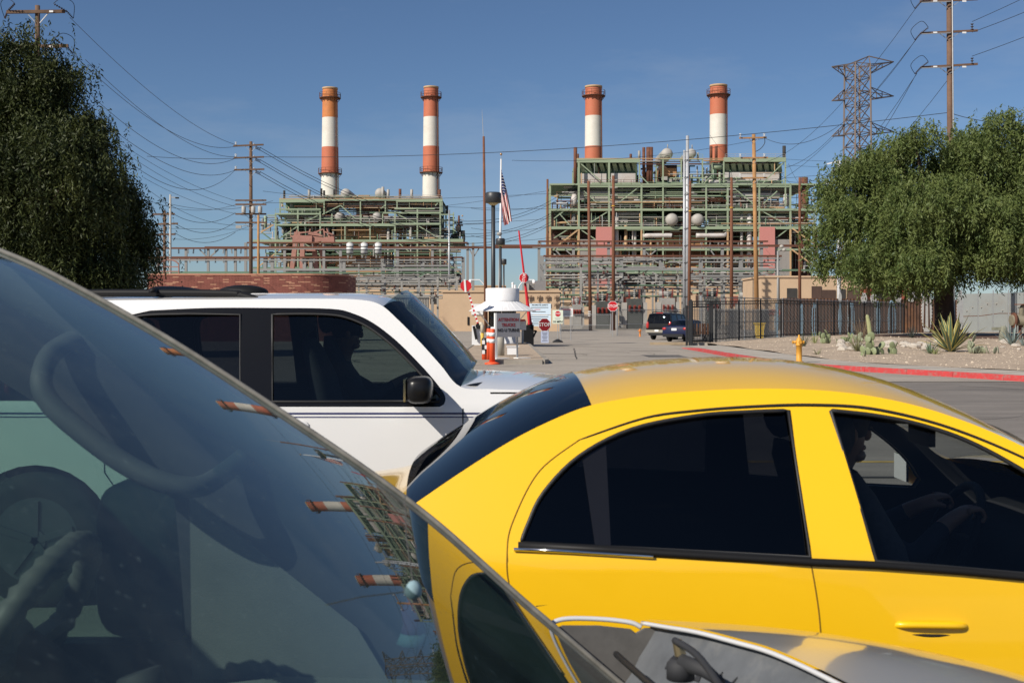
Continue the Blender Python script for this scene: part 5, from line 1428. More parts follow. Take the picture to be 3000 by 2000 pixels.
A.bx('boiler_casing', 430, 300, 830, 378, M_dgreen, 4, 20); A.bx('boiler_casing', 1560, 300, 1990, 372, M_dgreen, 4, 20)
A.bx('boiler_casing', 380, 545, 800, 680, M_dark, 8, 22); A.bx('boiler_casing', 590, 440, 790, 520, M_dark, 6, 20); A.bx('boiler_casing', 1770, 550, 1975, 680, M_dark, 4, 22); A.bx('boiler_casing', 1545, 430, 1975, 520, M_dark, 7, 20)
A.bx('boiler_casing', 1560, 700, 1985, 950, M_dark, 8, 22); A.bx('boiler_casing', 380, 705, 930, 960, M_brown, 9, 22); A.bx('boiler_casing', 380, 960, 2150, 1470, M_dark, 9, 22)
A.bx('duct', 455, 432, 555, 490, M_lgrey, 2, 8); A.bx('duct', 1800, 590, 1960, 650, M_grey, 2.5, 6); A.bx('duct', 1640, 560, 1740, 600, M_grey, 6, 10)
for cx, cy, r in [(1040, 220, 52), (1380, 215, 52)]: A.drum(cx, cy, r, 2, 14)
for cx, cy, r in [(985, 450, 44), (1355, 450, 44)]: A.drum(cx, cy, r, 0.5, 9)
for cx, y0, y1, m in [(437, 190, 275, M_dark), (683, 180, 275, M_grey), (803, 170, 275, M_dark), (830, 190, 275, M_dark), (930, 185, 280, M_dark), (1463, 180, 275, M_lgrey), (1580, 175, 275, M_rust), (1695, 180, 275, M_lgrey), (1970, 180, 275, M_rust), (1410, 155, 270, M_lgrey), (870, 560, 640, M_lgrey), (1465, 560, 950, M_lgrey), (2045, 340, 420, M_dark), (2210, 640, 720, M_dark), (250, 440, 560, M_green)]:
    A.pipe([(cx, y0), (cx, y1)], 0.35 if m is not M_dark else 0.28, m, 1.2)
A.clutter(1560, 440, 1750, 950, 34, 11, [M_lgrey, M_tan, M_grey, M_rust], (0.5, 5), 0.95, (0.12, 0.3))
A.clutter(600, 440, 790, 580, 22, 12, [M_lgrey, M_grey, M_rust], (0.5, 5), 0.9, (0.12, 0.35))
A.clutter(370, 300, 2000, 375, 42, 13, PIPES, (0.5, 6), 0.35); A.clutter(370, 430, 1980, 530, 46, 14, PIPES, (1, 8), 0.4)
A.clutter(360, 550, 930, 690, 30, 15, PIPES, (1, 7), 0.4); A.clutter(1540, 550, 2050, 690, 34, 16, PIPES, (1, 7), 0.4)
A.clutter(160, 700, 930, 950, 40, 17, PIPES, (1, 8), 0.5); A.clutter(1540, 700, 2150, 950, 46, 18, PIPES, (1, 8), 0.5); A.clutter(420, 230, 1990, 275, 22, 19, [M_grey, M_tan, M_lgrey], (0.5, 6), 0.2, (0.06, 0.16))
A.clutter(150, 420, 360, 690, 22, 20, PIPES, (2, 8), 0.5); A.clutter(1990, 430, 2200, 690, 24, 21, PIPES, (2, 8), 0.5)
A.gear(380, 460, 790, 520, 10, 22, [M_lgrey, M_grey, M_dark]); A.gear(1560, 470, 1970, 520, 10, 23, [M_grey, M_dark, M_lgrey]); A.gear(420, 340, 820, 375, 10, 24, [M_grey, M_lgrey, M_tan]); A.gear(1560, 320, 1960, 370, 10, 25, [M_grey, M_tan]); A.gear(380, 600, 560, 680, 8, 26, [M_lgrey, M_grey])
A.gear(2050, 560, 2200, 690, 14, 27, [M_dark, M_dgreen, M_grey]); A.gear(200, 700, 900, 950, 16, 28, [M_grey, M_dark, M_lgrey])

# ---- the pink travelling crane before it
cr_t = thing('gantry_crane', 'faded pink gantry crane standing before the lower boiler house', 'crane', G(900, 288))
def cp(cx, cy, dd=0.0):
    q = P(700 + cx / 3.357, 500 + cy / 3.357, 288); return Vector((q.x, 288 + dd, q.z))
def cprism(name, pts, d0, d1, m=None):
    n = len(pts)
    MB().add([cp(x, y, d0) for x, y in pts] + [cp(x, y, d1) for x, y in pts], [tuple(range(n)), tuple(range(2 * n - 1, n - 1, -1))] + [(i, (i + 1) % n, n + (i + 1) % n, n + i) for i in range(n)]).build(name, m or M_crane, cr_t)
cprism('crane_girder', [(530, 632), (720, 640), (715, 715), (522, 712)], 0, 1.0)
cprism('crane_leg', [(530, 712), (575, 712), (540, 960), (498, 960)], 0.02, 1.2); cprism('crane_leg', [(600, 716), (645, 716), (640, 960), (595, 960)], 0.02, 1.2)
cprism('crane_leg', [(690, 715), (735, 715), (760, 960), (715, 960)], 3, 4.2); cprism('crane_leg', [(760, 715), (805, 715), (840, 960), (795, 960)], 3, 4.2)
cprism('crane_jib', [(720, 640), (930, 655), (935, 700), (860, 712), (800, 690), (715, 715)], 0.5, 2.5)
cprism('crane_cab', [(540, 600), (600, 598), (600, 634), (540, 632)], 0.3, 2); cprism('crane_cab', [(700, 600), (760, 590), (770, 642), (700, 640)], 0.8, 2.6); cprism('crane_winch', [(870, 625), (930, 625), (930, 656), (870, 652)], 0.7, 2.3)
cprism('crane_platform', [(660, 778), (755, 778), (755, 790), (660, 790)], -0.6, 2)
for a, b in [((560, 632), (570, 580)), ((600, 610), (690, 600)), ((690, 600), (700, 570)), ((760, 600), (830, 570)), ((830, 570), (840, 640)), ((660, 600), (800, 625)), ((680, 620), (820, 640)), ((840, 600), (920, 625)), ((505, 640), (580, 668)), ((860, 565), (880, 625))]:
    ubeam('crane_rail', M_crane, cr_t, cp(*a, 0.4), cp(*b, 0.4), 0.3)

# ---- the taller block under the brick-red chimneys
B = Plant('boiler_house', 'taller green steel boiler house with white and pink panels under the brick-red chimneys', 278, 1550, 200, 2.613, 2000)
LY = (0, 13, 26)
for cx, y0, wd in [(160, 900, 0.75), (380, 695, 0.7), (612, 695, 0.7), (860, 885, 0.65), (1025, 690, 0.55), (1355, 885, 0.55), (1520, 885, 0.65), (1762, 880, 0.6), (2000, 880, 0.65)]:
    B.col(cx, y0, 1215, wd, None, LY); B.col(cx, 1215, 1890, wd, M_tan if cx in (160, 380, 860, 1520, 2000) else None, LY)
for cx, y0, y1 in [(845, 695, 885), (1165, 690, 880), (1327, 690, 880), (1490, 690, 880), (1962, 690, 1060), (2220, 880, 1320), (2180, 900, 1210)]:
    B.col(cx, y0, y1, 0.5 if cx < 2100 else 0.22)
B.hb(365, 848, 706, 2.0, None, (0, 18)); B.hb(1490, 1965, 700, 2.0, None, (0, 18)); B.hb(1005, 1335, 695, 0.6, None, LY); B.hb(365, 1965, 692, 0.3, M_tan)
B.hb(155, 2222, 889, 0.7, None, LY); B.hb(380, 1600, 906, 0.7); B.hb(1700, 2000, 906, 0.7); B.hb(155, 2222, 1083, 1.0, None, LY); B.hb(170, 2218, 1222, 1.2, None, LY); B.hb(180, 2215, 1388, 0.8, None, (0, 13)); B.hb(180, 2210, 1545, 0.8, M_dgreen, (0, 13))
B.hb(845, 1005, 712, 0.35, M_lgrey); B.hb(845, 1005, 735, 0.3, M_rust); B.hb(1330, 1490, 705, 0.35, M_tan)
for a in [(390, 725, 580, 890), (1950, 720, 1790, 880), (670, 1040, 842, 908), (1565, 915, 1760, 1072), (1770, 1085, 2000, 1212), (440, 1200, 610, 1092), (400, 1238, 512, 1312), (190, 1150, 270, 1090), (190, 1300, 310, 1225), (230, 1110, 320, 1210), (840, 810, 920, 890), (1340, 880, 1400, 820), (2100, 1083, 2190, 1150), (2080, 1225, 2190, 1300), (2080, 1390, 2180, 1460), (1890, 1300, 1990, 1225), (420, 940, 520, 1030), (1790, 1040, 1900, 940)]:
    B.dg(*a)
for a in [(370, 1240, 190, 1380), (2015, 1228, 2175, 1340), (2010, 1388, 2165, 1502), (320, 1500, 180, 1600)]: B.dg(*a, 0.55, M_tan, -0.2)
for cy, x0, x1 in [(889, 160, 2210), (1085, 160, 2210), (1224, 160, 2210), (1390, 180, 2200), (696, 370, 850), (696, 1490, 1960)]: B.floor(x0, x1, cy + 3)
for i, (x0, x1, y) in enumerate([(390, 850, 1075), (870, 1340, 1075), (1360, 1520, 1075), (1560, 1960, 1072), (400, 620, 1215), (640, 850, 1215), (870, 1010, 1212), (1140, 1230, 1212), (1370, 1520, 1212), (1770, 2000, 1210), (390, 860, 885), (1000, 1330, 690), (1500, 1960, 688), (180, 370, 1075), (1990, 2200, 1078)]):
    B.rail(x0, x1, y + 6, [M_lgrey, M_rust, M_green][i % 3])
# roof boxes: slanting louvre plates over white cladding
for x0, x1, n in ((385, 840, 9), (1500, 1955, 9)):
    B.bx('roof_casing', x0, 726, x1, 884, M_dgreen, 3, 20)
    for k in range(n):
        a = x0 + (x1 - x0) * k / n; b = a + (x1 - x0) / n * 0.62
        q = MB().add([B.p(a, 728, 0.6), B.p(b, 728, 0.6), B.p(b + 22, 782, 2.6), B.p(a + 22, 782, 2.6), B.p(a, 728, 1.0), B.p(b, 728, 1.0), B.p(b + 22, 782, 3.0), B.p(a + 22, 782, 3.0)], [(0, 1, 2, 3), (4, 7, 6, 5), (0, 4, 5, 1), (1, 5, 6, 2), (2, 6, 7, 3), (3, 7, 4, 0)])
        q.build('louvre_plate', M_green, B.t)
for x0, y0, x1, y1, m in [(398, 800, 596, 882, M_wpan), (633, 798, 820, 884, M_wpan), (1508, 790, 1930, 886, M_wpan), (392, 940, 612, 1000, M_wpan), (632, 946, 840, 998, mat('stained_panel', (0.44, 0.38, 0.32), 0.7, var=0.15, dirt=(0.25, 0.16, 0.1), dscale=0.8)), (1575, 950, 1930, 992, M_wpan)]:
    B.bx('white_panel', x0, y0, x1, y1, m, 1.6, 3.2)
for x0, x1 in ((385, 615), (628, 845), (1565, 1935)):
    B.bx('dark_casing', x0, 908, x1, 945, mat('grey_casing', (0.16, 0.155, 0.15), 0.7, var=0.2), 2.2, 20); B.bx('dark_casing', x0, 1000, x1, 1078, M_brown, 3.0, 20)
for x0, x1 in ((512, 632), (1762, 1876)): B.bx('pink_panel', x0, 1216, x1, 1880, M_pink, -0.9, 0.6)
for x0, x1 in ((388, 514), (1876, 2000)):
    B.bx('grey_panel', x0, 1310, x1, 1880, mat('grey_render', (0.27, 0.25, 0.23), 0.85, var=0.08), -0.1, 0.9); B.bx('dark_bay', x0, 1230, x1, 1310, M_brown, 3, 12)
B.bx('window_opening', 410, 1325, 425, 1338, M_dark, -0.15, 0.0)
B.bx('building_wall', 978, 1290, 1355, 1388, M_brick, 2.6, 22); B.bx('building_wall', 965, 1232, 1360, 1292, M_dbrick, 2.9, 22); B.bx('building_wall', 1025, 1395, 1355, 1432, M_dbrick, 2.9, 22); B.bx('building_wall', 1025, 1432, 1355, 1880, M_brick, 2.7, 22); B.bx('green_door', 1090, 1482, 1120, 1545, M_green, 2.5, 2.75); B.bx('wall_vent', 1120, 1455, 1160, 1478, M_dgreen, 2.5, 2.75)
B.bx('end_wall', 185, 1232, 372, 1880, mat('maroon_cladding', (0.075, 0.035, 0.028), 0.85, var=0.2), 4, 20); B.bx('end_wall', 2010, 1232, 2190, 1880, MATS['maroon_cladding'], 4, 20); B.bx('corner_cladding', 2196, 1225, 2216, 1460, M_crane, 1.0, 2.4)
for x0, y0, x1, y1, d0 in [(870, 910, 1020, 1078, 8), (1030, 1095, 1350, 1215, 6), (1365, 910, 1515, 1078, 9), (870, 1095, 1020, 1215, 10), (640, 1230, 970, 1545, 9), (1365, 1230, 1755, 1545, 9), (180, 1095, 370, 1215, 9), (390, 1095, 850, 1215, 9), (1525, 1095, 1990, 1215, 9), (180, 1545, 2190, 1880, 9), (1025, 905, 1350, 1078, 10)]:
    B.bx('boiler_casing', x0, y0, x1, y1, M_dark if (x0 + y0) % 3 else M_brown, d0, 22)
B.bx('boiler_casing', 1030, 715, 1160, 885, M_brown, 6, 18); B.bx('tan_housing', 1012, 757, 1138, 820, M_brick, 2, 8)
for cx, cy, r in [(1060, 652, 45), (1248, 648, 37)]: B.drum(cx, cy, r, 1, 13)
for cx, cy, r in [(1092, 1160, 48), (1290, 1160, 46)]: B.drum(cx, cy, r, -0.5, 8)
for cx, y0, y1, r, m in [(357, 600, 890, 0.42, M_rust), (375, 650, 700, 0.3, M_rust), (883, 600, 890, 0.35, M_rust), (920, 598, 890, 0.55, M_rust), (938, 598, 890, 0.5, M_rust), (1400, 590, 700, 0.35, M_rust), (1440, 590, 700, 0.35, M_rust), (1963, 588, 695, 0.4, M_dark), (848, 625, 695, 0.3, M_grey), (783, 650, 695, 0.3, M_rust), (348, 960, 1050, 0.75, M_wpan), (345, 1110, 1200, 0.5, M_grey), (675, 1110, 1560, 0.5, M_wpan), (1695, 1105, 1560, 0.6, M_wpan), (1636, 1110, 1560, 0.35, M_lgrey), (1983, 960, 1050, 0.8, M_wpan), (2120, 830, 1215, 0.8, M_rust), (745, 1190, 1540, 0.4, M_tan), (815, 1240, 1540, 0.4, M_lgrey), (1075, 1040, 1085, 0.6, M_wpan), (1300, 640, 700, 0.25, M_grey), (1067, 575, 612, 0.12, M_grey), (1255, 580, 612, 0.12, M_grey)]:
    B.pipe([(cx, y0), (cx, y1)], r, m, 1.4)
B.pipe([(665, 1112), (850, 1108), (860, 1112)], 0.5, M_grey, 1.5); B.pipe([(870, 1282), (1060, 1280), (1092, 1282)], 0.55, M_wpan, 0.2); B.pipe([(1280, 1280), (1380, 1280), (1495, 1278), (1497, 1262)], 0.55, M_wpan, 0.2); B.pipe([(1365, 1107), (1510, 1105)], 0.5, M_grey, 2); B.pipe([(1545, 1104), (1690, 1104)], 0.6, M_wpan, 2)
B.clutter(640, 1235, 970, 1560, 46, 31, PIPES + [M_rust, M_tan], (0.8, 7), 0.72); B.clutter(1365, 1235, 1755, 1560, 52, 32, PIPES + [M_rust, M_tan], (0.8, 7), 0.72)
B.clutter(390, 1095, 1000, 1215, 44, 33, PIPES, (0.8, 8), 0.4); B.clutter(1360, 1095, 1990, 1215, 46, 34, PIPES, (0.8, 8), 0.4)
B.clutter(870, 910, 1520, 1078, 66, 35, PIPES + [M_green, M_dgreen], (0.6, 8), 0.45); B.clutter(390, 1000, 850, 1075, 26, 36, PIPES, (0.6, 2.5), 0.3); B.clutter(1560, 1000, 1960, 1075, 26, 37, PIPES, (0.6, 2.5), 0.3)
B.clutter(850, 700, 1010, 885, 24, 38, [M_rust, M_lgrey, M_dark], (1, 9), 0.6); B.clutter(1170, 700, 1490, 885, 40, 39, [M_dark, M_grey, M_lgrey, M_green], (1, 9), 0.6); B.clutter(1370, 720, 1490, 885, 16, 40, [M_green, M_wpan, M_dgreen], (0.5, 6), 0.5, (0.3, 0.7))
B.clutter(170, 910, 380, 1080, 34, 41, PIPES + [M_green], (0.6, 9), 0.4, (0.06, 0.22)); B.clutter(170, 1090, 380, 1215, 26, 42, PIPES + [M_green], (0.6, 8), 0.3); B.clutter(1990, 900, 2200, 1080, 30, 43, [M_dark, M_rust, M_green], (0.6, 9), 0.55, (0.06, 0.2)); B.clutter(1990, 1090, 2200, 1215, 26, 44, PIPES, (0.6, 9), 0.4)
B.clutter(170, 1235, 380, 1560, 22, 45, PIPES + [M_green], (0.5, 4), 0.3); B.clutter(2010, 1235, 2190, 1560, 20, 46, PIPES + [M_green], (0.5, 4), 0.3); B.clutter(870, 1240, 1020, 1560, 16, 47, PIPES, (0.5, 3), 0.5)
B.gear(870, 920, 1010, 1075, 14, 48, [M_dark, M_lgrey, M_grey]); B.gear(1030, 930, 1350, 1075, 20, 49, [M_tan, M_grey, M_lgrey, M_dgreen]); B.gear(1365, 920, 1515, 1075, 14, 50, [M_lgrey, M_grey, M_green]); B.gear(300, 900, 375, 960, 8, 51, [M_lgrey, M_dark]); B.gear(1030, 820, 1160, 880, 8, 52, [M_lgrey, M_grey]); B.gear(400, 1140, 1000, 1215, 16, 53, [M_tan, M_lgrey, M_grey]); B.gear(1370, 1140, 1980, 1215, 16, 54, [M_tan, M_lgrey, M_grey]); B.gear(1370, 750, 1490, 880, 10, 55, [M_green, M_wpan, M_dgreen], (1, 6), (0.8, 2.5))

LIGHTP = [M_lgrey, M_green, M_steel0, M_tan, M_dgreen, M_green, M_rust]
A.clutter(370, 290, 1990, 420, 40, 61, LIGHTP, (-0.3, 3), 0.4, (0.05, 0.14)); A.clutter(360, 420, 1980, 690, 70, 62, LIGHTP, (-0.3, 3), 0.5, (0.05, 0.14)); A.clutter(170, 690, 2180, 950, 60, 63, LIGHTP, (-0.3, 3), 0.5, (0.05, 0.14))
B.clutter(380, 890, 2000, 1085, 90, 64, LIGHTP, (-0.3, 2.5), 0.45, (0.05, 0.14)); B.clutter(170, 1090, 2190, 1225, 70, 65, LIGHTP, (-0.3, 2.5), 0.45, (0.05, 0.14)); B.clutter(640, 1230, 1755, 1545, 60, 66, LIGHTP, (-0.3, 2.5), 0.6, (0.05, 0.14)); B.clutter(380, 700, 1960, 885, 50, 67, LIGHTP, (-0.3, 2.5), 0.5, (0.05, 0.14)); B.clutter(165, 900, 380, 1560, 34, 68, LIGHTP, (-0.3, 4), 0.4, (0.05, 0.12)); B.clutter(1995, 890, 2215, 1560, 40, 69, LIGHTP, (-0.3, 4), 0.45, (0.05, 0.12))
# ------------------------------------------------------------------ switchyard
M_steel = mat('gantry_steel', (0.27, 0.265, 0.255), 0.6, 0.2, var=0.12, scale=0.8, dirt=(0.25, 0.22, 0.18), dscale=0.8)
M_porc = mat('grey_porcelain', (0.42, 0.41, 0.38), 0.35, var=0.1)
M_brporc = mat('red_brown_porcelain', (0.22, 0.035, 0.025), 0.35, var=0.1)
M_bporc = mat('dark_porcelain', (0.045, 0.03, 0.026), 0.4, var=0.2)
def ins_mesh(m, n=5):
    k = ('ins', m.name, n)
    if k not in UC:
        q = MB(); prof = []
        for i in range(n):
            z = i / n
            prof += [(0.28, z), (1.0, z + 0.3 / n), (0.95, z + 0.45 / n), (0.3, z + 0.55 / n)]
        q.lathe((0, 0, 0), prof, 8)
        me = bpy.data.meshes.new('insulator_' + m.name); me.from_pydata(q.v, [], q.f); me.materials.append(m); UC[k] = me
    return UC[k]
def insulator(parent, p0, p1, r, m=None, name='insulator', n=5):
    p0, p1 = Vector(p0), Vector(p1)
    o = add_obj(name, ins_mesh(m or M_porc, n), parent)
    d = p1 - p0
    o.rotation_euler = d.to_track_quat('Z', 'Y').to_euler()
    o.location = p0 - ORG[parent.name]; o.scale = (r, r, d.length)
    return o
def gantry(label, D, beams, cols, ytop, braces=(), wd=0.5):
    t = thing('switchyard_gantry', label, 'gantry', G((cols[0] + cols[-1]) / 2, D), 'switchyard gantries before the boiler houses')
    for x in cols: ubeam('gantry_column', M_steel, t, P(x, ytop, D), G(x, D), wd)
    for (x0, x1, y, ht, m) in beams: ubeam('gantry_beam', m, t, P(x0, y, D - 0.3), P(x1, y, D - 0.3), 0.35, ht)
    for (x0, y0, x1, y1) in braces: ubeam('gantry_brace', M_steel, t, P(x0, y0, D), P(x1, y1, D), 0.22)
    r = random.Random(int(D * 7 + cols[0]))
    for (x0, x1, y, ht, m) in beams[:1]:
        for k in range(int((x1 - x0) / 26)):
            x = x0 + 13 + 26 * k + r.uniform(-6, 6)
            insulator(t, P(x, y + 3, D - 0.3), P(x + r.uniform(-2, 2), y + 17, D - 0.3), 0.2, r.choice([M_bporc, M_porc]))
    return t
gantry('rust-beamed gantry in front of the taller boiler house, upper of its two rows', 222, [(1577, 2250, 707, 0.28, M_rust), (1450, 2420, 720, 0.42, M_rust), (1560, 2250, 725, 0.18, M_steel)], [1579, 1680, 1783, 1887, 2003, 2116, 2231], 706, [(1625, 730, 1645, 752), (1680, 752, 1655, 730), (1885, 730, 1905, 752), (1900, 752, 1925, 730), (2080, 730, 2095, 752)])
gantry('grey-legged gantry in front of the taller boiler house, lower of its two rows', 196, [(1592, 2290, 750, 0.3, M_rust), (1592, 2290, 757, 0.25, M_steel), (1590, 1690, 771, 0.3, M_steel), (1590, 2290, 789, 0.35, M_steel), (1600, 2270, 794, 0.22, M_dgreen), (1820, 2280, 812, 0.25, M_steel)], [1588, 1703, 1820, 1936, 2053, 2170, 2279], 749, [(1860, 822, 1936, 796), (1970, 822, 2053, 796), (2090, 822, 2170, 796)], 0.6)
gantry('rust-beamed gantry in front of the lower boiler house, upper of its two rows', 238, [(724, 1370, 711, 0.3, M_rust), (600, 1585, 725, 0.4, M_rust), (724, 1370, 729, 0.2, M_steel)], [720, 834, 949, 998, 1165, 1267, 1370, 1386], 711, [(1002, 750, 975, 728), (1388, 752, 1403, 728), (1386, 752, 1376, 730)])
gantry('grey-legged gantry in front of the lower boiler house, lower of its two rows', 206, [(436, 1355, 754, 0.3, M_rust), (436, 1355, 762, 0.25, M_steel), (740, 1350, 790, 0.4, M_steel), (436, 1350, 799, 0.25, M_dgreen), (1010, 1350, 814, 0.3, M_steel), (1120, 1350, 778, 0.25, M_steel), (1010, 1350, 832, 0.3, M_steel)], [777, 798, 892, 911, 1008, 1123, 1239, 1357], 753, [(1010, 800, 1050, 824), (940, 788, 975, 805)], 0.55)
gantry('thin gantry running off behind the brick-walled yard', 215, [(430, 745, 727, 0.3, M_rust), (430, 745, 756, 0.35, M_rust), (430, 745, 761, 0.2, M_steel), (440, 800, 797, 0.2, M_dgreen)], [462, 545, 610, 662, 690], 727, [(585, 731, 608, 755), (612, 755, 640, 731)], 0.42)
def busrow(label, D, x0, x1, ys, seed, n_ins, dens=1.0):
    """a row of bus tubes on porcelain posts with switch arms and a low support frame"""
    t = thing('bus_support', label, 'bus support', G((x0 + x1) / 2, D), 'bus supports and disconnect switches in the switchyard')
    r = random.Random(seed)
    MT = [M_steel, M_dgreen, M_lgrey, M_green, M_grey, M_dark, M_steel]
    for y in ys:
        m = r.choice(MT)
        a = x0 + r.uniform(0, 0.12) * (x1 - x0); b = x1 - r.uniform(0, 0.12) * (x1 - x0)
        upipe('bus_tube', m, t, P(a, y, D + r.uniform(-3, 3)), P(b, y + r.uniform(-0.6, 0.6), D + r.uniform(-3, 3)), r.uniform(0.07, 0.17))
    yb = max(ys)
    for k in range(int((x1 - x0) / 55) + 1):
        x = x0 + 55 * k + r.uniform(-8, 8)
        ubeam('support_post', r.choice([M_steel, M_grey]), t, P(x, min(ys) + 4, D), G(x, D), 0.3)
    for k in range(n_ins):
        x = r.uniform(x0, x1); y = r.choice(ys); up = r.choice([-1, 1])
        dd = D + r.uniform(-2.5, 2.5)
        insulator(t, P(x, y, dd), P(x + r.uniform(-1.5, 1.5), y + up * r.uniform(6, 11), dd), r.uniform(0.14, 0.26), r.choice([M_porc, M_bporc, M_lgrey, M_brporc, M_bporc]))
    for k in range(int(n_ins * 0.55)):
        x = r.uniform(x0, x1 - 12); y = r.choice(ys); dd = D + r.uniform(-2.5, 2.5)
        ubeam('switch_arm', r.choice([M_lgrey, M_grey, M_dark, M_dgreen]), t, P(x, y + r.uniform(-5, 5), dd), P(x + r.uniform(8, 22), y + r.uniform(-9, 9), dd), r.uniform(0.1, 0.22))
    return t
rows_ = [('bus row over the corrugated fence, behind the white car roof', 188, 1012, 1350, [806, 812, 820, 826, 838, 846, 856, 866, 874], 71, 60),
         ('bus row behind the brick wall end and the corrugated fence', 226, 1000, 1345, [770, 776, 783, 800, 806, 818, 828, 840], 72, 46),
         ('bus row beside the beige building, before the pink panel', 184, 1592, 1720, [806, 814, 822, 832, 842, 852, 864, 876, 888, 900], 73, 52),
         ('bus row between the two rust-brown poles', 178, 1700, 1830, [772, 780, 802, 812, 822, 834, 846, 858, 870, 884, 896], 74, 52),
         ('bus row above the parked black car', 182, 1820, 2030, [800, 808, 818, 826, 836, 846, 856, 868], 75, 58),
         ('bus row behind the galvanised twin poles', 186, 2010, 2290, [800, 808, 818, 826, 836, 846, 858], 76, 66),
         ('further bus row low before the taller boiler house', 208, 1590, 1960, [762, 768, 778, 784, 798, 806, 816], 77, 46),
         ('further bus row low before the pink and grey panels', 210, 1950, 2290, [768, 778, 786, 800, 808, 818], 78, 40)]
for a in rows_: busrow(*a)
def transformer(label, px, D, wpx, y0, dark=False):
    b = G(px, D); W = wpx * D / F; Hh = P(px, y0, D).z
    t = thing('transformer', label, 'transformer', b, 'transformers in the switchyard')
    m = M_grey if not dark else mat('dark_tank', (0.06, 0.065, 0.06), 0.6, var=0.2)
    MB().box((b.x, D, Hh * 0.42), (W * 0.6, 2.4, Hh * 0.84)).build('transformer_tank', m, t)
    for s_ in (-1, 1):
        for k in range(5): MB().box((b.x + s_ * W * 0.42, D - 1.0 + 0.5 * k, Hh * 0.42), (W * 0.18, 0.12, Hh * 0.62)).build('radiator_fin', M_lgrey, t)
    MB().cyl((b.x - W * 0.35, D + 0.8, Hh * 0.96), (b.x + W * 0.25, D + 0.8, Hh * 0.96), 0.4, n=12).build('conservator', m, t, True)
    for k in range(3):
        x = b.x + W * (-0.22 + 0.2 * k)
        insulator(t, (x, D - 0.8, Hh * 0.84), (x + 0.1 * (k - 1), D - 1.0, Hh * 1.12), 0.2, M_brporc if k != 1 else M_porc)
        insulator(t, (x, D - 1.3, Hh * 0.5), (x, D - 1.6, Hh * 0.66), 0.22, M_brporc)
for i, (px, wpx, y0, dark, lab) in enumerate([(1765, 62, 868, True, 'dark transformer between the beige building and the bright stop sign'), (1858, 70, 858, True, 'dark transformer behind the chain-link fence, above the black car'), (1955, 64, 856, False, 'grey transformer behind the chain-link fence, beside the galvanised twin poles'), (2085, 66, 856, True, 'dark transformer behind the black gate posts'), (2190, 60, 860, False, 'grey transformer beside the wooden crossarm pole'), (1690, 40, 878, False, 'small grey transformer beside the beige building')]):
    transformer(lab, px, 168 + 2 * (i % 3), wpx, y0, dark)
# three white lightning arresters
for i, px in enumerate((1025, 1067, 1108)):
    D = 204.0
    t = thing('surge_arrester', ['white banded surge arrester on the lower gantry, next the pink crane', 'middle one of three white banded surge arresters on the lower gantry', 'white banded surge arrester on the lower gantry, third from the pink crane'][i], 'arrester', P(px, 750, D), 'white surge arresters')
    r = 10 * D / F
    z0, z1 = P(px, 745, D).z, P(px, 713, D).z
    MB().lathe((P(px, 0, D).x, D, z0), [(r, 0), (r, z1 - z0)], 20).build('arrester_can', mat('arrester_white', (0.62, 0.62, 0.61), 0.5, var=0.04), t, True)
    for k in range(3): MB().lathe((P(px, 0, D).x, D, z0 + (z1 - z0) * (0.02 + 0.32 * k)), [(r * 1.05, 0), (r * 1.05, 0.14)], 20).build('black_band', M_trim, t, True)
    MB().ball((P(px, 0, D).x, D, z1), r * 0.75, 12, (1, 1, 0.6)).build('arrester_cap', M_lgrey, t, True)
    for s_ in (-0.5, 0.5): insulator(t, (P(px, 0, D).x + s_ * r, D, z0 - 0.6), (P(px, 0, D).x + s_ * r, D, z0), 0.24, M_porc, n=3)

# ------------------------------------------------------------------ low buildings and yard walls
def block(name, label, cat, x0, x1, y0, D, depth, m, cap=None):
    a, b = P(x0, y0, D), P(x1, y0, D)
    t = thing(name, label, cat, ((a.x + b.x) / 2, D, 0))
    MB().box(((a.x + b.x) / 2, D + depth / 2, a.z / 2), (b.x - a.x, depth, a.z)).build('building_wall', m, t)
    MB().box(((a.x + b.x) / 2, D + depth / 2, a.z + 0.07), (b.x - a.x + 0.3, depth + 0.3, 0.22)).build('roof_edge', cap or m, t)
    return t, a, b
bb, a, b = block('control_building', 'low beige control building with eight dark wall brackets built with their shadows behind the booth', 'building', 1297, 1640, 855, 140, 16, M_beige)
for k, (px, py) in enumerate([(1553, 872), (1579, 872), (1604, 872), (1630, 872), (1553, 893), (1579, 893), (1604, 893), (1630, 893)]):
    c = P(px, py, 139.9)
    q = MB()
    for j in range(3):
        x = c.x + (j - 1) * 0.17
        q.prism([(x - 0.03, c.z - 0.26 + 0.06 * j), (x + 0.04, c.z - 0.2 + 0.06 * j), (x + 0.05, c.z + 0.2 + 0.06 * j), (x - 0.03, c.z + 0.14 + 0.06 * j)], (0, 139.86, 0), (1, 0, 0), (0, 0, 1), 0.14)
    q.beam((c.x - 0.26, 139.78, c.z - 0.12), (c.x + 0.26, 139.78, c.z + 0.14), 0.05)
    q.build('bracket_and_shadow', M_brown, bb)  # dark zigzag bars model the bracket together with its cast shadow
MB().box(P(1372, 940, 139.95), (0.22, 0.06, 0.95)).build('wall_meter', M_trim, bb)
for k in range(2): MB().box(P(1398, 897 + 18 * k, 139.9), (1.35, 0.05, 0.55)).build('wall_notice', M_swhite, bb)
hv = thing('rooftop_unit', 'grey air-conditioning unit on the control building roof', 'air conditioner', P(1568, 850, 145))
MB().box(P(1568, 837, 146), (2.5, 2.0, 1.15)).build('unit_case', mat('unit_grey', (0.2, 0.195, 0.2), 0.6, var=0.1), hv)
for k in range(3): MB().box(P(1556 + 0 * k, 828 + 6 * k, 144.96), (0.7, 0.04, 0.05)).build('unit_louvre', M_lgrey, hv)
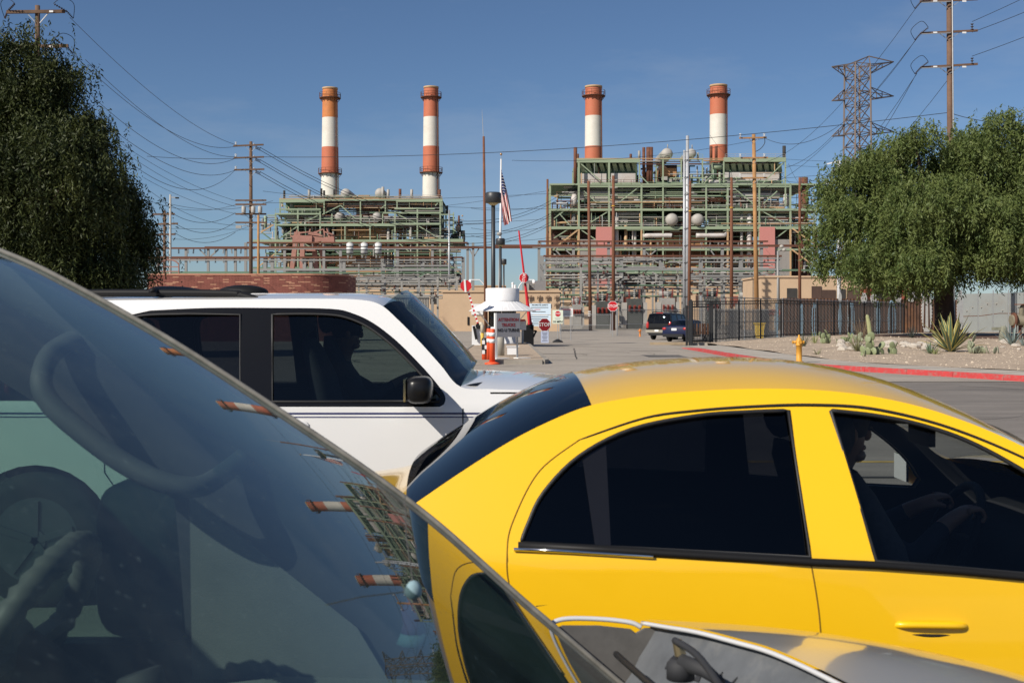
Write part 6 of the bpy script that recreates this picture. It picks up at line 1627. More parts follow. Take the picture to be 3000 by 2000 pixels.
MB().box(P(1540, 842, 145), (0.8, 1.4, 0.9)).build('unit_duct', M_grey, hv)
wf = thing('bracket_lamp', 'white swan-neck lamp on the control building roof beside the striped arm', 'lamp', P(1424, 850, 141))
arm_lamp(wf, P(1422, 850, 141).x, 141, P(1422, 850, 141).z, -1)
wf = thing('bracket_lamp', 'white swan-neck lamp on the control building roof under the turned stop plate', 'lamp', P(1520, 850, 141))
arm_lamp(wf, P(1520, 850, 141).x, 141, P(1520, 850, 141).z, 1)
for px, h, lab in ((1502, 830, 'thin white vent pipe on the control building roof'), (1509, 838, 'short white vent pipe on the control building roof')):
    t = thing('vent_pipe', lab, 'pipe', P(px, 852, 143)); MB().cyl(P(px, 853, 143), P(px, h, 143), 0.13, n=10).build('pipe_tube', M_bw, t, True); MB().ball(P(px, h, 143), 0.16, 10).build('pipe_cap', M_bw, t, True)
for args in [('yard_building', 'long beige building behind the switchyard and the parked cars', 'building', 1560, 2420, 842, 250, 18, M_beige), ('yard_building', 'beige building behind the corrugated fence and bus rows', 'building', 1000, 1480, 838, 262, 14, M_beige), ('yard_building', 'beige building with a red stripe behind the pepper tree trunk', 'building', 2230, 2700, 812, 150, 12, M_beige)]:
    t, a, b = block(*args)
    D = args[6]
    r = random.Random(D)
    n = int((args[4] - args[3]) / 36)
    for k in range(n):
        x = args[3] + 18 + 36 * k
        if r.random() < 0.75:
            MB().box(P(x, args[5] + (930 - args[5]) * 0.45, D - 0.03), (r.uniform(1.0, 1.8), 0.16, r.uniform(1.2, 2.4))).build('building_window' if r.random() < 0.6 else 'building_door', r.choice([M_dark, M_brown, mat('rust_red_door', (0.25, 0.06, 0.035), 0.7, var=0.1)]), t)
    if D == 150: MB().box(((a.x + b.x) / 2, D - 0.05, a.z * 0.34), (b.x - a.x, 0.12, 0.7)).build('red_stripe', mat('rust_red_stripe', (0.33, 0.09, 0.05), 0.7, var=0.1), t)
# corrugated sheet fence
cf = thing('corrugated_fence', 'pale corrugated metal fence behind the white car windscreen', 'fence', G(1200, 120))
x0, x1, zt = P(1120, 868, 120).x, P(1257, 868, 120).x, P(1257, 870, 120).z
n = 30
for k in range(n):
    xa = x0 + (x1 - x0) * k / n; s_ = (x1 - x0) / n
    MB().add([(xa + s_ * u, 120 + v, z) for z in (0.0, zt) for u, v in ((0, 0), (0.25, 0), (0.4, 0.09), (0.85, 0.09), (1.0, 0))], [(i, i + 1, i + 6, i + 5) for i in range(4)]).build('fence_sheet', M_lgrey, cf)
MB().beam((x0, 119.93, zt), (x1, 119.93, zt), 0.1, 0.12).build('fence_cap', M_grey, cf)
# brick yard wall with a rounded end
bd = 80.0
bw = thing('brick_wall', 'red brick yard wall with scattered pale bricks and a rounded end', 'wall', G(720, bd))
zt = P(700, 806, bd).z
R = 3.0
xa, xb = P(432, 0, bd).x, P(1008, 0, bd).x - R
path_ = [(xa + (xb - xa) * u, bd) for u in np.linspace(0, 1, 40)] + [(xb + R * math.sin(t), bd + R - R * math.cos(t)) for t in np.linspace(0.08, math.pi / 2, 14)] + [(xb + R, bd + R + 3)]
MB().grid([[(x, y + 0.03, z) for x, y in path_] for z in (0, zt)]).build('mortar_bed', mat('wall_mortar', (0.2, 0.1, 0.075), 0.9, var=0.15, scale=3), bw)
M_rb = mat('red_brick', (0.23, 0.075, 0.055), 0.85, var=0.35, scale=2.5, dirt=(0.14, 0.05, 0.045), dscale=2.5)
M_pbk = mat('pale_brick', (0.44, 0.22, 0.14), 0.85, var=0.15, scale=3)
seg = [0.0]
for p, q in zip(path_, path_[1:]): seg.append(seg[-1] + math.hypot(q[0] - p[0], q[1] - p[1]))
def on_wall(s_):
    s_ = max(0, min(seg[-1] - 1e-6, s_))
    i = max(0, min(len(seg) - 2, int(np.searchsorted(seg, s_)) - 1))
    u = (s_ - seg[i]) / (seg[i + 1] - seg[i]); p, q = path_[i], path_[i + 1]
    d = Vector((q[0] - p[0], q[1] - p[1], 0)).normalized()
    return Vector((p[0] + (q[0] - p[0]) * u, p[1] + (q[1] - p[1]) * u, 0)), d
BH, BL = 0.082, 0.42
rb = MB(); rr_ = random.Random(5); npale = 0
nrow = int(zt / BH)
for j in range(nrow):
    s_ = -BL * (j % 2) * 0.5
    while s_ < seg[-1]:
        a, b = max(0.0, s_ + 0.006), min(seg[-1], s_ + BL - 0.006)
        s_ += BL
        if b - a < 0.05: continue
        p, d = on_wall(a); q, d2 = on_wall(b)
        n_ = Vector((d.y, -d.x, 0)); n2 = Vector((d2.y, -d2.x, 0))
        z0, z1 = j * BH + 0.006, (j + 1) * BH - 0.006
        o_ = rr_.uniform(0.008, 0.02)
        vs = [p + n_ * o_ + Vector((0, 0, z0)), q + n2 * o_ + Vector((0, 0, z0)), q + n2 * o_ + Vector((0, 0, z1)), p + n_ * o_ + Vector((0, 0, z1)), p - n_ * 0.05 + Vector((0, 0, z0)), q - n2 * 0.05 + Vector((0, 0, z0)), q - n2 * 0.05 + Vector((0, 0, z1)), p - n_ * 0.05 + Vector((0, 0, z1))]
        fs = [(0, 1, 2, 3), (0, 4, 5, 1), (3, 2, 6, 7), (0, 3, 7, 4), (1, 5, 6, 2)]
        if rr_.random() < 0.15 and j > 24 and npale < 280:
            MB().add(vs, fs).build('pale_brick', M_pbk, bw); npale += 1
        else: rb.add(vs, fs)
stuff(rb.build('bricks', M_rb, bw))
MB().grid([[(on_wall(s_)[0].x + o * on_wall(s_)[1].y, on_wall(s_)[0].y - o * on_wall(s_)[1].x, zt + h) for s_ in np.linspace(0, seg[-1], 60)] for o, h in ((0.05, 0), (0.05, 0.1), (-0.35, 0.1), (-0.35, 0))]).build('wall_coping', mat('coping_terracotta', (0.48, 0.22, 0.14), 0.8, var=0.1), bw)
lc = thing('caged_ladder', 'pink caged ladder top rising over the brick wall', 'ladder', G(495, 84))
for s_ in (-0.7, 0.7): MB().path(cr_spline([G(495, 84) + Vector((s_, 0, 0)), G(495, 84) + Vector((s_, 0, 4.9)), G(495, 84) + Vector((s_ * 0.9, 0, 5.4)), G(495, 84) + Vector((s_ * 0.4, 0, 5.62)), G(495, 84) + Vector((0, 0, 5.65))], 5), 0.05, 6).build('ladder_rail', M_crane, lc)
for k in range(9): MB().beam(G(495, 84) + Vector((-0.7, 0, 2.6 + 0.32 * k)), G(495, 84) + Vector((0.7, 0, 2.6 + 0.32 * k)), 0.07).build('ladder_rung', M_crane, lc)

# ------------------------------------------------------------------ poles
M_wood = mat('weathered_pole', (0.13, 0.075, 0.045), 0.85, var=0.3, scale=1.5, dirt=(0.06, 0.035, 0.025), dscale=0.5)
M_owood = mat('honey_pole', (0.36, 0.19, 0.075), 0.85, var=0.25, scale=1.2, dirt=(0.2, 0.1, 0.05), dscale=0.5)
M_rpole = mat('red_brown_pole', (0.155, 0.06, 0.03), 0.85, var=0.25, scale=1.0)
def pole(label, px, D, ytop, r, m=M_wood, arms=(), lean=0.0, name='utility_pole', group='wooden utility poles', rt=None, base=None):
    b = G(px + lean, D)
    t = thing(name, label, 'pole', b, group)
    MB().cyl(b, P(px, ytop, D), r, rt or r * 0.72, 12).build('pole_shaft', m, t, True)
    for (y, xl, xr, yl, yr) in arms:
        a, c = P(xl, yl, D - r), P(xr, yr, D - r)
        MB().beam(a, c, 0.13, 0.16).build('crossarm', m, t)
        h = (c.x - a.x) * 0.2
        for s_ in (-1, 1):
            mid = P(px, y, D - r)
            MB().beam(mid + Vector((s_ * h, 0, 0)), mid + Vector((s_ * 0.1, 0.05, -0.55)), 0.045).build('arm_brace', M_galv, t)
    return t
def post_ins(t, px, py, D, r=0.11, h=0.36, m=None): insulator(t, P(px, py, D), P(px, py, D) + Vector((0, 0, h)), r, m or M_swhite, n=3)
# pole behind the big dark tree
D1 = 62.0
t = pole('tall wooden pole with two crossarms rising behind the dark pepper tree', 110, D1, 17, 0.17, arms=[(36, 20, 190, 36, 34), (137, 30, 200, 137, 135)])
for y in (34, 137):
    for sx, px in ((1, 196), (-1, 22)):
        e = P(px, y, D1 - 0.17)
        insulator(t, e, e + Vector((sx * 0.25, 0.25, -0.32)), 0.06, M_bporc, n=6); insulator(t, e, e + Vector((-sx * 0.55, -0.4, 0.3)), 0.06, M_bporc, n=6)
        MB().path(cr_spline([e + Vector((-sx * 0.55, -0.4, 0.3)), e + Vector((-sx * 0.1, -0.3, 0.62)), e + Vector((sx * 0.35, 0, 0.4)), e + Vector((sx * 0.25, 0.25, -0.3))], 6), 0.016, 5).build('jumper_wire', M_trim, t)
    MB().box(P(150, y, D1 - 0.3), (0.2, 0.02, 0.09)).build('pole_number', M_swhite, t)
# five-arm pole
D2 = 122.0
t = pole('dark five-armed wooden pole with transformer cans beside the lower boiler house', 735, D2, 415, 0.22, arms=[(427, 684, 772, 428, 424), (462, 685, 773, 463, 460), (498, 686, 774, 498, 496), (588, 690, 780, 587, 587), (599, 690, 780, 599, 599), (627, 690, 780, 627, 627), (653, 690, 781, 652, 652)])
for y in (427, 462, 498):
    post_ins(t, 691, y - 2, D2 - 0.2, 0.13, 0.36); post_ins(t, 744, y - 2, D2 - 0.2, 0.1, 0.2)
    for k in range(2): insulator(t, P(748, y + 3 + 4 * k, D2 - 0.2), P(764, y + 9 + 5 * k, D2), 0.09, M_bporc, n=5)
for px in (714, 742, 762):
    MB().lathe(P(px, 624, D2 - 0.5), [(0.2, 0), (0.22, 0.05), (0.22, 0.62), (0.1, 0.72)], 14).build('transformer_can', M_lgrey, t, True); insulator(t, P(px, 605, D2 - 0.5), P(px, 600, D2 - 0.5), 0.08, M_bporc, n=3)
MB().path(cr_spline([P(730, 660, D2 - 0.2), P(712, 662, D2 - 0.3), P(702, 664, D2 - 0.3)], 4), 0.04, 6).build('lamp_arm', M_galv, t); MB().box(P(699, 665, D2 - 0.3), (0.55, 0.3, 0.28), 0.1).build('yard_lamp', M_lgrey, t)
pole('slim brown pole close beside the five-armed pole', 757, 118, 630, 0.16, M_owood)
pole('dark three-armed pole showing over the brick wall', 482, 112, 617, 0.17, arms=[(627, 448, 512, 628, 627), (656, 455, 521, 657, 655), (687, 440, 514, 688, 686)])
t = thing('yard_light_pole', 'white steel light pole with one short arm over the brick wall', 'light pole', G(499, 108))
MB().cyl(G(499, 108), P(499, 570, 108), 0.13, 0.09, 10).build('pole_shaft', M_lgrey, t, True); MB().beam(P(499, 578, 108), P(518, 579, 108), 0.09).build('pole_arm', M_galv, t); MB().box(P(519, 580, 108), (0.3, 0.2, 0.12)).build('lamp_head', M_trim, t)
t = pole('rust-brown mast with a thin whip aerial beside the flagpole', 1417, 130, 400, 0.2, M_rpole, lean=7, rt=0.12); MB().cyl(P(1416, 400, 130), P(1412, 322, 130), 0.035, 0.012, 6).build('whip_aerial', M_lgrey, t)
for px, D, yt, r, m, lab in [(1724, 146, 530, 0.22, M_rpole, 'rust-brown pole with white bands near its foot, beside the beige building'), (1797, 150, 515, 0.24, M_rpole, 'dark rust-brown pole rising behind the bright stop sign'), (2022, 140, 530, 0.2, M_rpole, 'rust-brown pole close beside the galvanised twin poles'), (2143, 152, 520, 0.24, M_rpole, 'dark rust-brown pole in front of the second white panel'), (2343, 140, 520, 0.2, M_rpole, 'rust-brown pole at the pepper tree edge'), (1604, 235, 525, 0.28, M_rpole, 'rust-brown pole at the outer corner of the taller boiler house'), (1316, 205, 615, 0.2, M_galv, 'thin grey mast at the end of the lower boiler house')]:
    t = pole(lab, px, D, yt, r, m, lean=(6 if px == 1724 else -4 if px == 2022 else 0))
    if px in (1724,):
        for k in range(3): MB().lathe(P(px + 4, 926 - 6 * k, D), [(r * 1.04, 0), (r * 1.04, 0.1)], 12).build('white_band', M_swhite, t, True)
    if px in (1797, 2022, 2143):
        for k in range(4):
            for s_ in (-1, 1): insulator(t, P(px, yt + 14 + 22 * k, D), P(px + s_ * 13, yt + 12 + 22 * k, D), 0.14, M_porc, n=4)
        MB().lathe(P(px, yt + 90, D), [(r * 0.95, 0), (r * 0.95, 0.12)], 12).build('yellow_band', mat('band_yellow', (0.6, 0.36, 0.04), 0.6), t, True)
t = pole('honey-coloured wooden pole with three crossarms before the white panels', 2208, 132, 394, 0.27, M_owood, arms=[(404, 2166, 2246, 405, 403), (463, 2170, 2250, 463, 462), (522, 2170, 2248, 522, 521)], lean=10)
for y in (404, 463, 522):
    post_ins(t, 2169, y - 3, 131.6, 0.15, 0.42); post_ins(t, 2239, y - 3, 131.6, 0.15, 0.42)
MB().path(cr_spline([P(2240, 404, 131.6), P(2240, 420, 131.6), P(2228, 436, 131.6), P(2214, 444, 131.6)], 5), 0.04, 6).build('jumper_wire', M_trim, t)
tw = thing('twin_pole', 'pair of galvanised steel poles standing before the taller boiler house', 'pole', G(2009, 172))
for px, yt, r in ((2005, 440, 0.17), (2014, 398, 0.22)): MB().cyl(G(px, 172), P(px, yt, 172), r * 1.5, r, 12).build('pole_shaft', mat('galvanised_pole', (0.42, 0.43, 0.45), 0.5, 0.3, var=0.1), tw, True)
for k in range(9): MB().beam(P(2004, 470 + 50 * k, 171.7), P(2016, 468 + 50 * k, 171.7), 0.07).build('pole_tie', M_trim, tw)
for px, lab in ((2279, 'grey steel lamp standard with two heads before the grey panel'),):
    t = thing('lamp_standard', lab, 'lamp post', G(px, 150)); MB().cyl(G(px, 150), P(px, 735, 150), 0.2, 0.13, 10).build('pole_shaft', M_steel, t, True); MB().path(cr_spline([P(2279, 745, 150), P(2283, 734, 150), P(2292, 731, 150)], 4), 0.09, 8).build('lamp_arm', M_steel, t)
    for q in ((2290, 722), (2297, 732)): MB().ball(P(q[0], q[1], 150), 0.28, 12, (1, 1, 0.8)).build('lamp_head', M_lgrey, t, True)
t = thing('street_light', 'white steel street light with two arms beside the pepper tree', 'street light', G(2458, 110))
MB().cyl(G(2458, 110), P(2458, 470, 110), 0.19, 0.14, 12).build('pole_shaft', M_bw, t, True)
for y, dx in ((472, -36), (531, -54)):
    MB().beam(P(2458, y, 110), P(2458 + dx, y + 9, 110), 0.16, 0.12).build('lamp_arm', M_bw, t)
# near tall pole at the right, behind the pepper tree
D3 = 92.0
t = pole('tall brown pole with three heavy crossarms rising behind the sunlit pepper tree', 2780, D3, -60, 0.27, mat('brown_pole', (0.14, 0.08, 0.052), 0.85, var=0.3, scale=1.2), arms=[(2, 2695, 2865, 5, -2), (94, 2698, 2864, 98, 90), (194, 2698, 2864, 198, 188)], lean=8)
for y in (4, 96, 196):
    e = P(2697, y + 3, D3 - 0.3)
    insulator(t, e, e + Vector((0.5, -0.3, 0.4)), 0.09, M_bporc, n=7); insulator(t, e, e + Vector((-0.3, 0.4, -0.4)), 0.08, M_bporc, n=7)
    MB().path(cr_spline([e + Vector((-0.3, 0.4, -0.4)), e + Vector((-0.75, 0, 0.2)), e + Vector((-0.3, -0.2, 0.75)), e + Vector((0.1, -0.3, 0.85)), e + Vector((0.5, -0.3, 0.4))], 6), 0.022, 5).build('jumper_wire', M_trim, t)
    post_ins(t, 2848, y - 7, D3 - 0.3, 0.12, 0.6, M_bporc)
    MB().beam(P(2700, y + 4, D3 - 0.45), P(2785, y + 1, D3 - 0.45), 0.06).build('arm_tie', M_galv, t)
    for px in (2740, 2825): MB().box(P(px, y, D3 - 0.4), (0.3, 0.03, 0.12)).build('pole_number', M_swhite, t)
MB().cyl(G(2797, D3 - 0.35), P(2790, -40, D3 - 0.35), 0.05, n=6).build('conduit', M_galv, t)

# ------------------------------------------------------------------ lattice pylon
PD = 248.0
py_ = thing('lattice_pylon', 'rusty brown steel lattice pylon with four pairs of arms', 'pylon', G(2512, PD))
M_pyl = mat('pylon_steel', (0.17, 0.13, 0.11), 0.75, var=0.3, scale=0.6)
pc = P(2512, 0, PD).x
hw = 34 * PD / F / 1.32
def corner(i, z):
    w_ = hw * (1 + 0.25 * max(0, (30 - z) / 30))
    a = math.radians(20)
    x, y = ((-1, -1), (1, -1), (1, 1), (-1, 1))[i % 4]
    return Vector((pc + w_ * (x * math.cos(a) - y * math.sin(a)), PD + w_ * (x * math.sin(a) + y * math.cos(a)), z))
zt = P(0, 190, PD).z
lv = list(np.linspace(0, zt, 20))
for i in range(4): ubeam('pylon_leg', M_pyl, py_, corner(i, 0), corner(i, zt), 0.32)
for a, b in zip(lv, lv[1:]):
    for i in range(4):
        ubeam('pylon_brace', M_pyl, py_, corner(i, a), corner(i + 1, b), 0.14); ubeam('pylon_brace', M_pyl, py_, corner(i + 1, a), corner(i, b), 0.14); ubeam('pylon_strut', M_pyl, py_, corner(i, b), corner(i + 1, b), 0.14)
AZ = [(192, 220, -1), (292, 258, 1), (396, 360, 1), (503, 470, 1)]
arm_tips = []
for (ya, yb, up) in AZ:
    za, zb = P(0, ya, PD).z, P(0, yb, PD).z
    for s_, pxt, dy in ((-1, 2437, 4), (1, 2618, -10)):
        tip = P(pxt, ya + dy, PD + (-4 if s_ < 0 else 5))
        arm_tips.append(tip)
        cs = (0, 3) if s_ < 0 else (1, 2)
        for i in cs:
            ubeam('pylon_arm', M_pyl, py_, corner(i, za), tip, 0.19); ubeam('pylon_arm', M_pyl, py_, corner(i, zb), tip, 0.14)
            m_ = (corner(i, za) + tip) / 2; ubeam('pylon_brace', M_pyl, py_, m_, (corner(i, zb) + tip) / 2, 0.14); ubeam('pylon_brace', M_pyl, py_, m_, corner(i, zb), 0.14)
tp = P(2545, 165, PD + 3)
for i in range(4): ubeam('pylon_peak', M_pyl, py_, corner(i, zt), tp + Vector((0, 0, 0)), 0.16)
ubeam('pylon_peak', M_pyl, py_, tp, arm_tips[1], 0.19)

# ------------------------------------------------------------------ wires
M_wire = mat('black_cable', (0.02, 0.02, 0.022), 0.6, var=0.1)
def wire(p0, p1, sag, r, label, group, n=26):
    pts = [p0 + (p1 - p0) * (k / n) - Vector((0, 0, 4 * sag * (k / n) * (1 - k / n))) for k in range(n + 1)]
    base = p0; r = r * 0.72
    return tag(MB().path(pts, [r * (0.75 + 0.25 * (p.y / p0.y if p0.y < p1.y else p.y / p1.y)) for p in pts], 4).build('power_line', M_wire, None, False, base), label, 'cable', group)
ORD = ['topmost', 'second highest', 'third highest', 'fourth highest', 'fifth highest', 'sixth highest', 'seventh highest', 'lowest']
lab = 'of the cables sagging from the dark tree pole to the five-armed pole'
for k_, (x0, y0, x1, y1, sg) in enumerate([(205, 52, 690, 424, 1.0), (250, 175, 690, 460, 1.3), (205, 150, 690, 429, 1.7), (225, 240, 692, 463, 2.0), (235, 300, 690, 498, 1.8), (225, 330, 692, 495, 3.0)]):
    wire(P(x0, y0, D1), P(x1, y1, D2), sg, 0.024, ('lowest ' if k_ == 5 else ORD[k_] + ' ') + lab, 'cables to the five-armed pole')
lab = 'of the paired cables running from the five-armed pole towards the taller boiler house'
for k_, (y0, y1) in enumerate(((432, 540), (440, 549), (468, 578), (476, 585), (503, 602), (512, 610))):
    wire(P(762, y0, D2), P(1690, y1 - 4, 232), 7.5, 0.042, ('lowest ' if k_ == 5 else ORD[k_] + ' ') + lab, 'paired cables crossing between the boiler houses')
wire(P(430, 458, 118), P(774, 461, D2), 0.2, 0.03, 'nearly level cable passing the five-armed pole above the brick wall', 'long cable')
wire(P(774, 460, D2), P(2780, 330, D3), 1.0, 0.032, 'long twisted cable crossing all four chimneys', 'long cable')
wire(P(2780, 330, D3), P(3080, 352, D3 - 4), 0.5, 0.032, 'twisted cable leaving the tall brown pole over the pepper tree', 'long cable')
lab = 'thin cables swooping from the tall brown pole and the pylon down to the boiler house'
for (x0, y0, D0, x1, y1, De, sg) in [(2685, 22, D3, 2080, 396, 262, 9), (2686, 112, D3, 2235, 402, 132, 3.5), (2686, 114, D3, 2040, 460, 262, 9.5), (2686, 214, D3, 2310, 480, 262, 8), (2686, 216, D3, 2180, 520, 262, 9), (2780, 230, D3, 2290, 505, 262, 7), (2437, 400, PD, 2300, 492, 264, 1), (2437, 507, PD, 2300, 530, 264, 1)]:
    wire(P(x0, y0, D0), P(x1, y1, De), sg, 0.03 if D0 == D3 else 0.06, lab, 'cables swooping to the taller boiler house')
lab = 'of the thin cables climbing from the tall brown pole out over the street'
for k_, (y0, e) in enumerate(((0, (46, 40, 33)), (64, (46, 40, 30.4)), (165, (46, 40, 26.5)), (95, (40, 36, 25)))):
    wire(P(2848, y0, D3 - 0.3), Vector(e), 1.4, 0.022, ['topmost', 'second highest', 'lowest', 'third highest'][k_] + ' ' + lab, 'cables over the street')
lab = 'faint level cables crossing the sky above the flagpole'
for (x0, y0, x1, y1, D) in [(770, 595, 2420, 512, 240), (430, 668, 1620, 640, 235), (430, 585, 690, 600, 150), (300, 380, 690, 588, 150), (330, 420, 690, 605, 150), (420, 520, 780, 640, 160), (440, 560, 690, 660, 150), (505, 700, 780, 640, 170), (1500, 470, 2240, 405, 150), (470, 590, 800, 588, 140), (500, 622, 690, 623, 116), (512, 654, 690, 650, 116), (512, 682, 690, 680, 116), (770, 560, 1640, 612, 240), (780, 645, 1600, 560, 260), (1380, 610, 1640, 590, 236), (1380, 668, 1640, 655, 236), (1380, 690, 1640, 690, 236), (2230, 462, 3000, 470, 300), (2230, 480, 3000, 486, 300), (2350, 520, 2480, 526, 300), (2350, 560, 2480, 562, 300)]:
    wire(P(x0, y0, D), P(x1, y1, D + 3), 1.0, 0.045 if D > 200 else 0.03, lab if y0 != 670 else lab, 'faint cables across the sky')
# ------------------------------------------------------------------ fences and walls by the planting bed
M_blk = mat('fence_black', (0.022, 0.023, 0.025), 0.5, var=0.15)
bf = thing('picket_fence', 'black steel picket fence running back past the pepper tree', 'fence', (FA.x, FA.y, 0))
fd = (FB - FA); fl_ = fd.length; fdn = fd.normalized()
fz = lambda p: bedz(p.x, p.y) - 0.05
npk = 190
pk_me = None
for k in range(npk + 1):
    p = FA + fd * (k / npk)
    z0 = fz(p)
    o = add_obj('picket', unit_mesh('box', M_blk), bf)
    o.scale = (0.03, 0.03, 2.28); o.location = Vector((p.x, p.y, z0 + 1.2)) - ORG[bf.name]
for k in range(13):
    p = FA + fd * (k / 12)
    o = add_obj('fence_post', unit_mesh('box', M_blk), bf); o.scale = (0.075, 0.075, 2.5); o.location = Vector((p.x, p.y, fz(p) + 1.22)) - ORG[bf.name]
for k in range(12):
    a, b = FA + fd * (k / 12), FA + fd * ((k + 1) / 12)
    for h, w_ in ((2.36, 0.06), (2.2, 0.05), (0.2, 0.05)):
        ubeam('fence_rail', M_blk, bf, Vector((a.x, a.y, fz(a) + h)), Vector((b.x, b.y, fz(b) + h)), 0.05, w_)
gt = thing('sliding_gate', 'black gate posts with a stub of sliding gate at the fence end', 'gate', G(2020, 67))
for px, D, yt, w_ in ((2012, 67.5, 895, 0.12), (2023, 66.5, 880, 0.2), (2083, 68.5, 882, 0.22)):
    z = P(px, yt, D).z
    MB().box((G(px, D).x, D, z / 2), (w_, w_, z)).build('gate_post', M_blk, gt)
for z in (0.25, 0.75, 2.2): MB().beam(G(2012, 67.5, z), G(2083, 68.5, z), 0.06, 0.08).build('gate_rail', M_blk, gt)
for k in range(6): MB().box(G(2034 + 8 * k, 67.9, 0.95), (0.09, 0.04, 0.62)).build('gate_slat', mat('brown_slat', (0.13, 0.06, 0.03), 0.7, var=0.2), gt)
MB().box(G(2058, 67.0, 0.1), (1.5, 0.6, 0.2)).build('gate_kerb', M_walk, gt)
bl = thing('concrete_block', 'long low concrete block beside the gate posts', 'block', G(2000, 70, 0))
MB().prism([(-1.9, -0.3), (1.9, -0.3), (1.85, 0.3), (-1.85, 0.3)], G(1998, 70, 0), (1, 0, 0), (0, 1, 0), 0.16).build('block_body', mat('tan_block', (0.35, 0.27, 0.18), 0.9, var=0.15), bl)
sf = thing('slat_fence', 'added grey slats imitating sunlit pickets between the gate posts and the yellow bin', 'fence', G(2180, 90))  # added grey slats stand in for fence pickets catching the sun
for k in range(46):
    x = 2092 + 4.0 * k; D = 88 + 0.1 * k
    o = add_obj('slat', unit_mesh('box', M_steel), sf); o.scale = (0.075, 0.03, 2.2); o.location = Vector((G(x, D).x, D, 1.15)) - ORG[sf.name]
for z in (0.4, 2.05): MB().beam(G(2090, 88.1, z), G(2275, 92.7, z), 0.06, 0.08).build('fence_rail', M_grey, sf)
# chain-link fence of the switchyard and one behind the pickets
def chain_link(label, pts, h, step=0.22, r=0.009, posts=6.0, name='chain_link_fence'):
    t = thing(name, label, 'fence', pts[0])
    q = MB()
    for a, b in zip(pts, pts[1:]):
        a, b = Vector(a), Vector(b); L_ = (b - a).length; d = (b - a).normalized()
        n = int(L_ / step)
        for k in range(-int(h / step), n + 1):
            for s_ in (1, -1):
                u0, u1 = k * step, k * step + h
                z0, z1 = (0, h) if s_ == 1 else (h, 0)
                if u0 < 0: z0 += (z1 - z0) * (-u0 / h); u0 = 0
                if u1 > L_: z1 = z0 + (z1 - z0) * ((L_ - u0) / (u1 - u0)) if u1 > u0 else z1; u1 = L_
                if u1 - u0 < 0.05: continue
                q.cyl(a + d * u0 + Vector((0, 0, z0)), a + d * u1 + Vector((0, 0, z1)), r, n=3, cap=False)
        m = max(1, int(L_ / posts))
        for k in range(m + 1):
            p = a + d * (L_ * k / m); MB().cyl(p, p + Vector((0, 0, h + 0.08)), 0.04, n=8).build('fence_post', M_galv, t)
        MB().cyl(a + Vector((0, 0, h)), b + Vector((0, 0, h)), 0.03, n=6).build('fence_top_rail', M_galv, t)
        MB().cyl(a + Vector((0, 0, h * 0.45)), b + Vector((0, 0, h * 0.45)), 0.022, n=6).build('fence_mid_rail', M_galv, t)
    q.build('wire_mesh', mat('wire_grey', (0.3, 0.3, 0.3), 0.6, 0.3), t)['kind'] = 'stuff'
    return t
chain_link('chain-link fence behind the parked cars and the bright stop sign', [G(1808, 104), G(2080, 112)], 2.3)
chain_link('chain-link fence with bent top wire running behind the black pickets', [(FA.x + 1.5, FA.y + 6, 0.1), (FB.x + 1, FB.y + 4, 0.1)], 2.75, 0.3, 0.006, 5.5)
chain_link('short chain-link fence before the transformers, beside the white notice', [G(1640, 118), G(1790, 118)], 1.9)
# storage wall of old steel sheeting beyond the pickets, painted with feather shapes
mw = thing('painted_wall', 'dark brown corrugated wall painted with blue and white feather shapes', 'wall', G(2540, 106))
wa, wb = G(2290, 98, 0.1), G(2845, 108, 0.1)
wd_ = (wb - wa).normalized(); wn = Vector((wd_.y, -wd_.x, 0))
Lw = (wb - wa).length
nsh = 30
M_bwall = mat('rusty_sheeting', (0.16, 0.085, 0.055), 0.85, var=0.4, scale=0.8, dirt=(0.34, 0.15, 0.06), dscale=0.5, damt=0.7)
for k in range(nsh):
    a = wa + wd_ * (Lw * k / nsh); s_ = Lw / nsh
    q = MB()
    pr = []
    for z in (0.0, 3.1):
        for j in range(9):
            pr.append(a + wd_ * (s_ * j / 8) + wn * (0.03 * math.sin(j * math.pi / 2)) + Vector((0, 0, z)))
    q.add(pr, [(j, j + 1, j + 10, j + 9) for j in range(8)]).build('wall_sheet', M_bwall, mw, True)
def feather(px, y0, y1, wpx, m, seed, split=False):
    """tall painted leaf shape with a saw-tooth edge, a thin plate on the sheeting"""
    D = None
    u = 0.0
    # find the wall point on this pixel column
    A_ = (px - 1500) / F
    tt = (A_ * wa.y - wa.x) / (wd_.x - A_ * wd_.y)
    c = wa + wd_ * tt; D = c.y
    z0, z1 = P(px, y1, D).z, min(4.2, P(px, y0, D).z); W = wpx * D / F / 2
    rgt, lft = [], []
    n = 26
    for i in range(n + 1):
        v = i / n
        env = math.sin(math.pi * min(1, 0.12 + 0.8 * v)) ** 0.7
        tooth = 0.82 + 0.18 * (i % 2)
        rgt.append((W * env * tooth, z0 + (z1 - z0) * v)); lft.append((-W * env * (0.82 + 0.18 * ((i + 1) % 2)), z0 + (z1 - z0) * v))
    o = Vector((c.x, c.y, 0)) + wn * 0.035
    MB().prism(rgt + lft[::-1], o, wd_, (0, 0, 1), 0.02).build('painted_feather', m, mw)
    if split:
        for s_ in (-0.45, 0.4):
            MB().prism([(W * (s_ - 0.16), z0 + 0.35), (W * (s_ + 0.16), z0 + 0.35), (W * (s_ * 0.75 + 0.1), z1 - 0.35), (W * (s_ * 0.75 - 0.1), z1 - 0.5)], o + wn * 0.022, wd_, (0, 0, 1), 0.006).build('feather_slot', M_dbrick, mw)
M_fblue, M_fwhite = mat('mural_blue', (0.42, 0.64, 0.8), 0.7, var=0.15), mat('mural_white', (0.75, 0.73, 0.68), 0.7, var=0.12)
